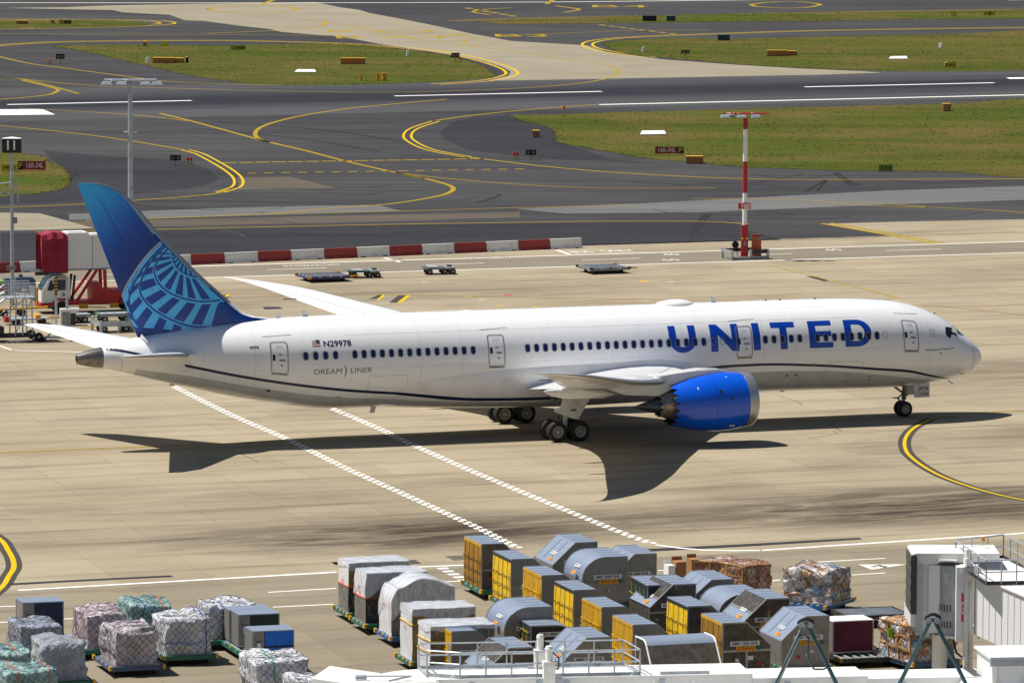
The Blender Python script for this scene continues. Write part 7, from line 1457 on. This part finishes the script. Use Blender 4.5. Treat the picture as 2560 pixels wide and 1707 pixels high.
# tall film wrapped pallets
def filmed(loc, rz, label, sx, sy, sz, side_up, side_low, front_up, front_low, band, cover, seed, mats=GREEN, dl='', rnd=.06, coverdrop=.5, hump=0.0, split=.45, bandm='strap_o', lines=()):
    c = thing('wrapped_pallet', label, 'cargo pallet', (loc[0], loc[1], DZ+.05), rz, 'tall film wrapped pallets')
    def f(p, push=0.0):
        q = p.copy(); t = p.z/sz; lean = rnd*max(0, (t-.55)/.45)**2.2          # contoured shoulder on the left
        q.x += lean*max(0, 1-p.x/(sx*.5)); q += noise.noise_vector(Vector((p.x*1.8+seed, p.y*1.8, p.z*1.2)))*.035; q.z += hump*math.sin(math.pi*min(1, max(0, (p.x/sx)*1.15-.1)))*t*t
        d = Vector((q.x-sx/2, q.y+sy/2, (q.z-sz/2)*.6)); return q + d.normalized()*push if push else q
    MB().box(-.08,sx+.08,-sy-.08,.08,-.035,0).build('pallet_sheet', M['alu'], c)
    def wall(name, fn, m, push=.0, n=12):
        mb = MB(); vs = [f(Vector(fn(i/n, j/n)), push) for i in range(n+1) for j in range(n+1)]
        return mb.add(vs, [(i*(n+1)+j, (i+1)*(n+1)+j, (i+1)*(n+1)+j+1, i*(n+1)+j+1) for i in range(n) for j in range(n)]).build(name, M[m], c, 60, fix=False)
    h = sz*split
    for nm_, a, b, ms, mf in (('lower_wrap', 0, h, side_low, front_low), ('upper_wrap', h, sz, side_up, front_up)):
        wall(nm_, lambda u, v: (0, -u*sy, a+(b-a)*v), ms); wall(nm_, lambda u, v: (u*sx, -sy, a+(b-a)*v), mf); wall(nm_, lambda u, v: (sx, -u*sy, a+(b-a)*v), ms); wall(nm_, lambda u, v: (u*sx, 0, a+(b-a)*v), mf)
    wall('top_sheet', lambda u, v: (u*sx, -v*sy, sz), cover)
    def g2(p): return f(p, .05 + .05*noise.noise(Vector((p.x*3+seed, p.y*3, p.z*2))))
    mb = MB(); n = 18                                                             # loose clear cover over the top
    for fn in ((lambda u, v: (u*sx, -v*sy, sz+.02)), (lambda u, v: (u*sx, -sy, sz-coverdrop*(1-v)*(1+.35*math.sin(u*7+seed)))), (lambda u, v: (0, -u*sy, sz-coverdrop*(1-v)*(1+.3*math.sin(u*5+seed)))), (lambda u, v: (sx, -u*sy, sz-coverdrop*(1-v)))):
        vs = [g2(Vector(fn(i/n, j/n))) for i in range(n+1) for j in range(n+1)]; mb.add(vs, [(i*(n+1)+j, (i+1)*(n+1)+j, (i+1)*(n+1)+j+1, i*(n+1)+j+1) for i in range(n) for j in range(n)])
    mb.build('clear_cover', M['film'], c, 80, fix=False)
    for zb in band:
        pts = [(0,-sy*k/6,zb) for k in range(7)] + [(sx*k/8,-sy,zb) for k in range(1, 9)] + [(sx,-sy+sy*k/4,zb) for k in range(1, 5)]; MB().path([f(Vector(p), .03) for p in pts], .03, 4).build('tape_band', M[bandm], c, fix=False)
    for x in lines: MB().path([f(Vector((x, -sy, z)), .02) for z in np.linspace(.1, sz-.05, 8)], .016, 4).build('wrap_seam', M['net_pale' if bandm == 'strap_o' else 'strap_y'], c, fix=False)
    for k_ in range(1): logo(c, frame_mat(f(Vector((0,-sy*.45,sz*.60)), .05), (0,-1,0), (0,0,1)), .7, .16) if False else None
    t = MB(); sign_text(t, 'DHL', frame_mat(f(Vector((0,-sy*.45,sz*.60)), .05), (0,-1,0), (.12,0,1)), .22, 0, .35, .004); t.build('courier_logo', M['strap_o'], c, fix=False)
    under(loc, rz, sx/2, -sy/2, 2.75, 3.5, mats, dl); return c
filmed(N_(S3,200,195,3.05), A17, 'tall wrapped pallet with grey top and black base, farthest of five', 3.2, 2.0, 2.5, 'film_grey','film_char','film_olive','film_black', (1.32,), 'film_grey', 1.0, GREEN, 'green dolly under the farthest tall wrapped pallet', split=.5, lines=(.5,1.6,2.6), coverdrop=.3)
filmed(N_(S3,385,308,3.05), A17, 'tall wrapped pallet under loose shiny film, second of five', 3.2, 2.0, 2.5, 'film_grey','film_char','film_char','film_black', (1.25,), 'film_grey', 2.0, GREEN, 'green dolly under the second tall wrapped pallet', split=.5, coverdrop=1.0)
filmed(N_(S3,650,465,2.9), A17, 'tall wrapped pallet with humped clear film on a blue ended dolly', 3.25, 2.3, 2.35, 'film_grey','film_grey','film_char','film_char', (), 'film_grey', 3.0, BLUE, 'blue ended dolly under the humped film pallet', hump=.45, coverdrop=1.6, rnd=.35)
filmed(N_(S3,880,690,3.05), A17, 'tall olive wrapped pallet with yellow bands, fourth of five', 3.2, 2.15, 2.5, 'film_grey','film_grey','film_olive','film_olive', (1.75,), 'film_grey', 4.0, GREEN, 'green dolly under the olive wrapped pallet', bandm='strap_y', coverdrop=.5)
filmed(N_(S3,1075,880,3.0), A17, 'charcoal wrapped pallet with yellow grid bands, nearest of five', 3.2, 2.1, 2.45, 'film_grey','film_grey','film_char','film_char', (1.2,1.75), 'film_grey', 5.0, ('steel_dark','yellow_paint','deck'), 'dark dolly under the nearest tall wrapped pallet', bandm='strap_y', lines=(.7,1.5,2.3,2.9), coverdrop=.25)
# ---------------------------------------------------------------- jet bridges at the bottom and right
def P3(fn, x, y, z): return ground(*fn(x, y), z)
def T7(x, y): return (760 + x/3.178, 1560 + y/3.178)
def T8(x, y): return (1440 + x/2.1, 1500 + y/2.1)
ZR = 6.55                                              # roof of the near bridge
a = P3(S5, 0, 1330, ZR); b = P3(S6, 1590, 1430, ZR); hb_ = math.atan2(b.y-a.y, b.x-a.x)
e0 = P3(T7, 900, 467, ZR); cb_, sb_2 = math.cos(hb_), math.sin(hb_)
def loc_(p): d = p-e0; return (d.x*cb_+d.y*sb_2, -d.x*sb_2+d.y*cb_)
jb = thing('jet_bridge', 'long white jet bridge with railed roof crossing the bottom of the picture', 'jet bridge', (e0.x, e0.y, 0), hb_)
back = loc_(P3(S4, 1100, 1400, ZR))[1]                 # far edge of the roof
f0 = loc_(P3(S5, 600, 1330, ZR))[1]
W0, W1 = f0-.12, f0+2.7
def xat(fn, x, y, z=ZR): return loc_(P3(fn, x, y, z))[0]
x_a, x_b, x_c, x_d = xat(S4, -50, 1440), xat(S5, 1220, 1290), xat(S6, 405, 1440), xat(S6, 1600, 1430)
def tunnel(x0, x1, y0, y1, zt, zb, name='tunnel_section', edge=True):
    o = MB().box(x0,x1,y0,y1,zb,zt).build(name, M['bridge_side'], jb)
    MB().box(x0,x1,y0-.05,y1+.05,zt,zt+.05).build('roof_sheet', M['white'], o); MB().box(x0,x1,y0-.10,y0-.02,zt-.16,zt+.09).build('roof_edge', M['white'], o)
    MB().box(x0+.02,x1-.02,y0-.04,y0,zt-.55,zt-.50).build('side_rail', M['white_dirty'], o)
    k = int((x1-x0)/1.6)
    for i in range(k): x = x0+(i+.5)*(x1-x0)/k; MB().box(x-.04,x+.04,y0-.03,y0,zb,zt-.16).build('side_rib', M['white_dirty'], o)
    for i in range(max(1, int((x1-x0)/4))): x = x0+1.5+i*4; MB().box(x-.12,x+.12,y0-.14,y0-.10,zt-.30,zt-.06).build('cleat', M['galv'], o)
    return o
t1 = tunnel(x_a-1.0, x_b, W0, W1, ZR, 3.7); t2 = tunnel(x_b+.02, x_c, W0+.14, W1-.14, ZR-.22, 3.8); t3 = tunnel(x_c+.02, x_d, W0+.28, W1-.28, ZR-.36, 3.9)
# cab end with rounded roof
cx0 = xat(T7, 480, 440); n = 14; pts = [(x_a-.9, W0-.3), (x_a-.9, W1+.25)] + [(x_a-.9-(x_a-.9-cx0)*math.sin(R(90*k/n)), W0-.3+(W1+.55-W0)*math.cos(R(90*k/n))) for k in range(n+1)]
MB().prism(pts, 3.6, ZR+.02).build('cab', M['white'], jb)
hd0 = P3(T7, 205, 375, ZR-.4); hx, hy = loc_(hd0); MB().add([(hx-.9,hy-1.0,ZR-.5),(hx,hy,ZR-.15),(hx+1.9,hy-2.1,ZR-.15),(hx+1.0,hy-3.0,ZR-.5),(hx-.9,hy-1.0,ZR-1.3),(hx,hy,ZR-1.3),(hx+1.9,hy-2.1,ZR-1.3),(hx+1.0,hy-3.0,ZR-1.3)], [(0,1,2,3),(7,6,5,4),(0,4,5,1),(1,5,6,2),(2,6,7,3),(3,7,4,0)]).build('cab_hood', M['white'], jb)
r0, r1 = loc_(P3(T7, 410, 420, ZR+.15)), loc_(P3(T7, 850, 420, ZR+.15)); MB().tube((r0[0],r0[1],ZR+.2),(r1[0],r1[1],ZR+.2),.035).tube((r0[0]+.0,r0[1],ZR+.12),(r0[0]+.45,r0[1],ZR+.14),.13,n=10).tube((r1[0],r1[1],ZR+.2),(r1[0]-1.0,r1[1]-.6,ZR+.12),.04).build('hood_actuator', M['galv'], jb)
# railings: long rear run, front run, left corner
def railing(pts, posts, z0, h=1.08, nm_='roof_railing'):
    o = MB()
    for z in (h, h*.54): o.path([(x, y, z0+z) for x, y in pts], .035, 6)
    o = o.build(nm_, M['galv'], jb); tb = MB(); 
    for (x0, y0), (x1, y1) in zip(pts[:-1], pts[1:]): 
        d = Vector((x1-x0, y1-y0, 0)); L = d.length; d.normalize(); nn = Vector((-d.y, d.x, 0))*.012; tb.add([Vector((x0,y0,z0))-nn,Vector((x1,y1,z0))-nn,Vector((x1,y1,z0))+nn,Vector((x0,y0,z0))+nn,Vector((x0,y0,z0+.14))-nn,Vector((x1,y1,z0+.14))-nn,Vector((x1,y1,z0+.14))+nn,Vector((x0,y0,z0+.14))+nn], [(3,2,1,0),(4,5,6,7),(0,1,5,4),(1,2,6,5),(2,3,7,6),(3,0,4,7)])
    tb.build('toe_board', M['galv'], o)
    for x, y in posts: MB().tube((x,y,z0),(x,y,z0+h),.035,n=6).build('post', M['galv'], o)
zr = ZR+.06; pL = loc_(P3(T7, 905, 345, zr)); pM = loc_(P3(T7, 1075, 450, zr)); pE = loc_(P3(S4, 1700, 1370, zr)); pB = loc_(P3(S4, 1640, 1245, zr)); 
rb = pL[1]-.0; ye = W1-.05
rear = [(pL[0], ye), (pE[0]-.3, ye)]; yf = W0+.25
railing(rear, [(pL[0]+ (pE[0]-.3-pL[0])*k/7, ye) for k in range(8)], zr); railing([(pL[0], ye), (pL[0]+.1, yf+.7), (pL[0]+1.4, yf)], [(pL[0]+.1, yf+.7)], zr); railing([(pL[0]+1.4, yf), (pE[0], yf)], [(pL[0]+1.4+(pE[0]-pL[0]-1.4)*k/7, yf) for k in range(8)], zr); railing([(pE[0]-.3, ye), (pE[0], yf)], [], zr)
# lift motors
for (fx0, fy0), s_ in ((loc_(P3(T7, 1875, 345, zr)), 1.0), (loc_(P3(T7, 1945, 440, zr)), 1.05)):
    o = MB().box(fx0-.24,fx0+.24,fy0-.22,fy0+.22,ZR-.5,ZR+.62).build('lift_gearbox', M['white_dirty'], jb); MB().box(fx0-.55,fx0+.55,fy0-.12,fy0+.12,ZR-.2,ZR+.15).build('bracket', M['galv'], o); MB().box(fx0-.26,fx0+.26,fy0-.25,fy0+.25,ZR+.62,ZR+.85).build('motor_base', M['white'], o); MB().tube((fx0,fy0,ZR+.85),(fx0,fy0,ZR+1.35),.15,n=16).tube((fx0,fy0,ZR+1.35),(fx0,fy0,ZR+1.48),.17,.13,n=16).build('motor', M['white_dirty'], o, 40); MB().path([(fx0+.16,fy0,ZR+1.2),(fx0+.4,fy0-.1,ZR+1.0),(fx0+.4,fy0-.1,ZR+.6),(fx0+.3,fy0-.1,ZR+.5)], .03, 6).build('cable', M['black'], o)
for x, w in ((x_a+.4, 1.9), (x_a+4.4, 2.0), (x_a+8.5,1.6)): MB().box(x,x+w*1.3,W0+.32,W0+.42,ZR+.05,ZR+.17).build('roof_duct', M['galv'], jb)
for x in (x_a-.2, x_a+3.7, x_a+7.4): MB().path([(x-.2,W0+.1,ZR+.05),(x,W0+.1,ZR+.25),(x+.2,W0+.1,ZR+.05)], .03, 5).build('lifting_eye', M['galv'], jb)
# bridge support down to the apron
MB().box(x_b-.6,x_b+.6,W0+.3,W1-.3,.9,3.7).build('support_column', M['white_dirty'], jb); MB().box(x_b-1.4,x_b+1.4,W0-.2,W1+.2,.4,.9).build('bogie', M['steel_dark'], jb); MB().tube((x_b-.9,W0-.3,.45),(x_b-.9,W1+.3,.45),.44,n=18).tube((x_b+.9,W0-.3,.45),(x_b+.9,W1+.3,.45),.44,n=18).build('drive_wheel', M['rubber'], jb); MB().tube((x_d+1.0,(W0+W1)/2,0),(x_d+1.0,(W0+W1)/2,3.8),.5,n=18).build('rotunda_column', M['white_dirty'], jb)
# rotunda block at the right end of the near bridge
rx = P3(S6, 1500, 1230, ZR+.75); lx, ly = loc_(rx); zq = ZR+.75
o = MB().box(lx+.1,lx+12,ly-2.6,ly+.2,3.6,zq).build('rotunda', M['bridge_side'], jb); MB().box(lx-.02,lx+12,ly-2.75,ly+.3,zq,zq+.09).build('roof_sheet', M['white'], o); MB().box(lx+.0,lx+3.0,ly-2.80,ly-2.62,zq-.28,zq+.02).build('gutter', M['galv'], o); MB().box(lx+.1,lx+.30,ly-2.68,ly-2.58,3.6,zq-.28).build('corner_post', M['white'], o)
for k in range(16): MB().box(lx+3.1+k*.24,lx+3.24+k*.24,ly-2.66,ly-2.60,3.6,zq-.25).build('shutter_slat', M['galv'], o)
MB().box(x_d-.5,lx+.2,W0+.1,W1-.1,3.9,ZR-.3).build('link_bellows', M['bellows'], jb)
# ------------- the right hand bridge
ZC = 7.45; c0 = P3(S6, 868, 292, ZC); hr = R(1)
jr = thing('jet_bridge', 'white jet bridge cab with grey curtain slats at the right edge', 'jet bridge', (c0.x, c0.y, 0), hr); cr, sr = math.cos(hr), math.sin(hr)
def l2(p): d = p-c0; return (d.x*cr+d.y*sr, -d.x*sr+d.y*cr)
def xr(fn, x, y, z): return l2(P3(fn, x, y, z))
kk = ppm(c0)*3.95/1.0; px = lambda d: d/ (ppm(Vector((c0.x, c0.y, 0)))*3.95)   # enlarged-photo px -> metres at the cab
zl = lambda y: ZC - (y-292)*px(1)*1.005
zf = zl(1065); xh = px(1)
cab = MB().box(px(100),px(250),-.15,3.2,zf,ZC-.35).build('cab', M['white'], jr); MB().box(px(40),px(110),-.35,3.3,zf-.1,ZC-.45).build('cab_frame', M['galv'], jr)
MB().prism([(px(0),ZC),(px(40),ZC+.06),(px(860),ZC+.06),(px(860),ZC-.30),(px(60),ZC-.45),(px(60),ZC-.95),(px(20),ZC-.85),(px(0),ZC-.3)], -.25, 2.6, 0, Matrix(((1,0,0,0),(0,0,1,0),(0,1,0,0),(0,0,0,1)))).build('cab_hood', M['white'], jr)
bw = MB(); nb = 9; vs = []
for i in range(nb+1):
    z = zl(300)+(zl(870)-zl(300))*i/nb; o = .03*(i % 2); vs += [(px(-10)-o,-.30,z),(px(-10)-o,2.4,z),(px(45),-.38,z),(px(45),3.2,z)]
bw.add(vs, [(4*i, 4*i+1, 4*i+5, 4*i+4) for i in range(nb)]+[(4*i, 4*i+2, 4*i+6, 4*i+4) for i in range(nb)]).build('bellows', M['bellows'], jr, fix=False); MB().box(px(-10),px(110),-.3,3.2,zf+.3,zl(880)).build('bumper', M['white'], jr)
MB().box(px(165),px(275),-.25,3.0,zf,ZC-.5).build('cab_side', M['bridge_side'], jr)
# curved slat curtain
ccx = px(420); ro = px(175); m = 18; cur_ = MB(); sl0, sl1 = zl(395), zl(1085)
for k in range(m+1):
    a = R(180+ (95)*k/m); a2 = R(180+95*(k+.82)/m); p, q = (ccx+ro*math.cos(a), ro*.75*math.sin(a)+.1), (ccx+ro*math.cos(a2), ro*.75*math.sin(a2)+.1)
    MB().add([(p[0],p[1],sl1),(q[0],q[1],sl1),(q[0],q[1],sl0),(p[0],p[1],sl0),(p[0]+.02,p[1]+.04,sl1),(q[0]+.02,q[1]+.04,sl1),(q[0]+.02,q[1]+.04,sl0),(p[0]+.02,p[1]+.04,sl0)], [(0,1,2,3),(1,5,6,2),(0,3,7,4),(4,7,6,5)]).build('curtain_slat', M['galv'], jr, fix=False)
    if 3 < k < 15 and k % 2 == 0:
        for z0, z1 in ((zl(845),zl(780)),(zl(1010),zl(945))): MB().box(p[0]+.01,q[0]-.01,min(p[1],q[1])-.03,min(p[1],q[1])-.015,z0,z1).build('slat_window', M['dark'], jr)
MB().prism([(ccx+ro*1.03*math.cos(R(180+10*k)), ro*.8*math.sin(R(180+10*k))+.08) for k in range(10)] + [(ccx,2.5),(ccx-ro,2.5)], zl(395), zl(370)).build('curtain_head', M['bellows'], jr); MB().prism([(ccx+ro*1.1*math.cos(R(180+10*k)), ro*.85*math.sin(R(180+10*k))+.08) for k in range(10)] + [(ccx+px(300),2.8),(ccx-ro,2.8)], zl(1110), zl(1085)).build('cab_floor', M['white'], jr); MB().prism([(ccx+ro*1.1*math.cos(R(180+10*k)), ro*.85*math.sin(R(180+10*k))+.08) for k in range(10)] + [(ccx+px(300),2.8),(ccx-ro,2.8)], zl(350), zl(335)).build('cab_roof', M['white'], jr); MB().box(ccx-ro*.95,ccx+.2,.35,2.6,sl1,sl0).build('cab_core', M['bridge_side'], jr)
# column with gate letter, roof railing and the tunnel running right
MB().box(px(420),px(510),-1.25,1.8,zl(1120),zl(385)).build('column_panel', M['bridge_side'], jr); MB().box(px(500),px(585),-1.35,-.75,.3,zl(380)).build('lift_column', M['white'], jr); MB().tube((px(535),-1.4,.5),(px(535),-1.4,zl(520)),.045).build('conduit', M['galv'], jr)
gx = MB().box(px(470),px(489),-1.268,-1.252,zl(920),zl(640)).build('gate_panel', M['dhl_r'], jr); t = MB(); sign_text(t, 'G', frame_mat((px(480),-1.275,zl(790)), (1,0,0), (0,0,1)), px(170), 0, 0, .01, px(26)); t.build('gate_letter', M['sign_white'], gx, fix=False)
MB().tube((px(535),-1.05,zl(380)),(px(535),-1.05,zl(300)),.22,n=14).tube((px(535),-1.05,zl(300)),(px(535),-1.05,zl(210)),.17,n=14).build('lift_motor', M['white_dirty'], jr, 40); MB().box(px(470),px(640),-1.35,-.4,zl(440),zl(380)).build('lift_head', M['white'], jr)
tz = ZC-.82; fpn = [(px(595),-1.2),(px(985),-8.4),(px(985)+9,-4.5),(px(595)+9,3.0)]
tn = MB().prism(fpn, zf+.1, tz).build('tunnel_section', M['bridge_side'], jr)
MB().prism([(px(595)-.08,-1.2),(px(985)-.08,-8.5),(px(985)+9,-4.6),(px(595)+9,3.0)], tz, tz+.06).build('roof_sheet', M['white'], tn); MB().box(-.06,.06,-.10,.10,zf+.1,tz, M=Matrix.Translation((px(985)-.03,-8.38,0))).build('section_frame', M['galv'], tn)
for k in range(9): x_, y_ = px(595)+(px(985)-px(595))*(k+.5)/9, -1.2-7.2*(k+.5)/9; MB().box(x_-.03,x_+.01,y_-.03,y_+.03,zf+.1,tz-.05).build('side_rib', M['white_dirty'], tn)
for q in (0, 1): MB().prism([(px(1005+110*q),-8.6-1.6*q),(px(1030+110*q),-10.2-1.6*q),(px(1030)+9,-6.5),(px(1005)+9,-5)], zf+.1, tz-.15-.12*q).build('inner_tunnel', M['bridge_side'], jr)
def rail2(pts, z0, h, nseg):
    for (x0, y0), (x1, y1), n in zip(pts[:-1], pts[1:], nseg):
        o = MB().tube((x0,y0,z0+h),(x1,y1,z0+h),.035).tube((x0,y0,z0+h*.5),(x1,y1,z0+h*.5),.03).build('roof_railing', M['galv'], jr)
        for k in range(n+1): t = k/n; MB().tube((x0+(x1-x0)*t,y0+(y1-y0)*t,z0),(x0+(x1-x0)*t,y0+(y1-y0)*t,z0+h),.032,n=6).build('post', M['galv'], o)
        d = Vector((x1-x0, y1-y0, 0)).normalized(); nn = Vector((-d.y, d.x, 0))*.015; A_, B2 = Vector((x0,y0,z0-.05)), Vector((x1,y1,z0-.05)); MB().add([A_-nn,B2-nn,B2+nn,A_+nn]+[v+Vector((0,0,.17)) for v in (A_-nn,B2-nn,B2+nn,A_+nn)], [(3,2,1,0),(4,5,6,7),(0,1,5,4),(1,2,6,5),(2,3,7,6),(3,0,4,7)]).build('toe_board', M['steel_dark'], o)
zt2 = ZC-.70; q0, q1, q2, q3, q4 = xr(S6,1300,390,zt2), xr(S6,1600,590,zt2), xr(S6,2050,580,zt2), xr(S6,1770,330,zt2), xr(S6,2050,470,zt2)
rail2([q0, q1, q2], zt2, 1.1, (4, 3)); rail2([q0, q3, q4], zt2, 1.1, (3, 4)); MB().add([(q0[0],q0[1],zt2-.01),(q1[0],q1[1],zt2-.01),(q2[0],q2[1],zt2-.01),(q4[0],q4[1],zt2-.01),(q3[0],q3[1],zt2-.01)], [(0,1,2,3,4)]).build('roof_deck', M['white'], jr, fix=False)
MB().path([(q3[0]-1.2,q3[1]-.2,zt2),(q3[0]-.9,q3[1]-.2,zt2+.35),(q3[0]-.4,q3[1]-.1,zt2+.5)], .03, 5).build('hood_actuator', M['galv'], jr); qb = xr(S6,1572,150,zt2+1.15); MB().box(qb[0]-.08,qb[0]+.08,qb[1]-.08,qb[1]+.08,zt2+1.08,zt2+1.25).build('beacon', M['orange'], jr)
MB().tube((px(300),.8,0),(px(300),.8,zf),.35,n=16).build('support_leg', M['white_dirty'], jr); MB().path([(px(410),-.4,zl(1130)),(px(440),-.5,zl(1250)),(px(500),-1.0,zl(1290))], .05, 6).build('cable', M['black'], jr)
# stand steps and low rail by the bridge foot
p = ground(*S6(1090, 1330)); o = thing('hand_rail', 'small grey hand rail in front of the heaped parcel dolly', 'hand rail', (p.x, p.y, .013), R(20)); MB().path([(-1.4,0,0),(-1.4,0,1.5),(1.9,0,1.9),(2.4,0,.9)], .04, 6).build('rail', M['galv'], o); MB().tube((-1.2,0,0),(-1.2,0,1.3),.035).tube((1.7,0,0),(1.7,0,1.7),.035).build('post', M['galv'], o); MB().box(-2.4,-1.7,-.3,.3,0,.9).build('cabinet', M['white'], o)
# fixed walkway roof below the frame, and the pipe frames standing on it
ZW = 6.0; w0 = P3(S6, 1200, 1568, ZW); wk = thing('fixed_walkway', 'white ridged walkway roof in the bottom right corner', 'walkway', (w0.x, w0.y, 0), hb_)
MB().box(-34,14,-3.6,0,2.8,ZW-.25).build('wall', M['bridge_side'], wk); MB().box(-34,14,-3.7,.06,ZW-.25,ZW-.15).build('roof', M['white'], wk)
for k in range(5): MB().prism([(-.9,0),(.9,0),(.45,.42),(-.45,.42)], -3.2, -.3, 0, Matrix.Translation((1.2+2.3*k, 0, ZW-.15)) @ XZ).build('roof_ridge', M['white'], wk)
for x in (-30,-20,-10,0,10): MB().tube((x,-1.8,0),(x,-1.8,2.8),.35,n=14).build('column', M['white_dirty'], wk)
for fn, ax, ay, l_, r_, hose, lab in ((S6,1085,935,(770,1568),(1420,1568),False,'teal pipe A-frame in front of the right jet bridge cab'), (S5,1795,815,(1520,1399),(2100,1399),True,'grey pipe A-frame with teal hose in front of AMX 1867')):
    D_ = w0.y-1.5; zA = zat(Vector((0, D_, 0)), fn(ax, ay)[0], fn(ax, ay)[1]); u = lambda q: (fn(*q)[0]-PW/2)/CAM_F*(D_*math.cos(CAM_P)+(CAM_H-8)*math.sin(CAM_P))
    zb_ = zat(Vector((0, D_, 0)), fn(*l_)[0], fn(*l_)[1]); xa = u((ax, ay)); xl, xr_ = u(l_), u(r_); base = ZW-.15; kx = (zA-base)/(zA-zb_)
    o = thing('pipe_frame', lab, 'pipe frame', (xa, D_, base), 0); Lx, Rx = (xl-xa)*kx, (xr_-xa)*kx; H_ = zA-base
    pm_ = 'teal' if not hose else 'grey'; MB().path([(Lx,0,0),(-.22,0,H_-.35),(-.1,0,H_-.1),(0,0,H_)], .085, 10).build('leg', M[pm_], o, 40); MB().path([(Rx,0,0),(.22,0,H_-.35),(.1,0,H_-.1),(0,0,H_)], .085, 10).build('leg', M['teal'], o, 40)
    MB().tube((-.18,-.1,H_-.05),(-.18,.1,H_-.05),.13,n=12).tube((.18,-.1,H_-.05),(.18,.1,H_-.05),.13,n=12).build('clamp', M['galv'], o); MB().path([(.30*math.cos(R(q)),0,H_-.02+.22*math.sin(R(q))) for q in range(0, 181, 15)], .075, 8).build('hose_loop', M['black'], o)
    MB().path([(Lx*.98-.06,-.12,.1),(-.3,-.12,H_-.5),(-.15,-.12,H_-.2)], .045, 6).build('hose', M['teal'], o)
    if hose: MB().path([(-.3,-.12,H_-.55),(-.1,-.14,H_-.42),(.12,-.14,H_-.6),(.10,-.14,H_-1.4),(.35,-.14,H_-1.9),(.75,-.13,H_-1.9),(1.05,-.1,H_-1.75)], .04, 6).build('hose', M['teal'], o, 40)
    for x in (Lx, Rx): MB().box(x-.2,x+.2,-.2,.2,0,.04).build('foot_plate', M['galv'], o)
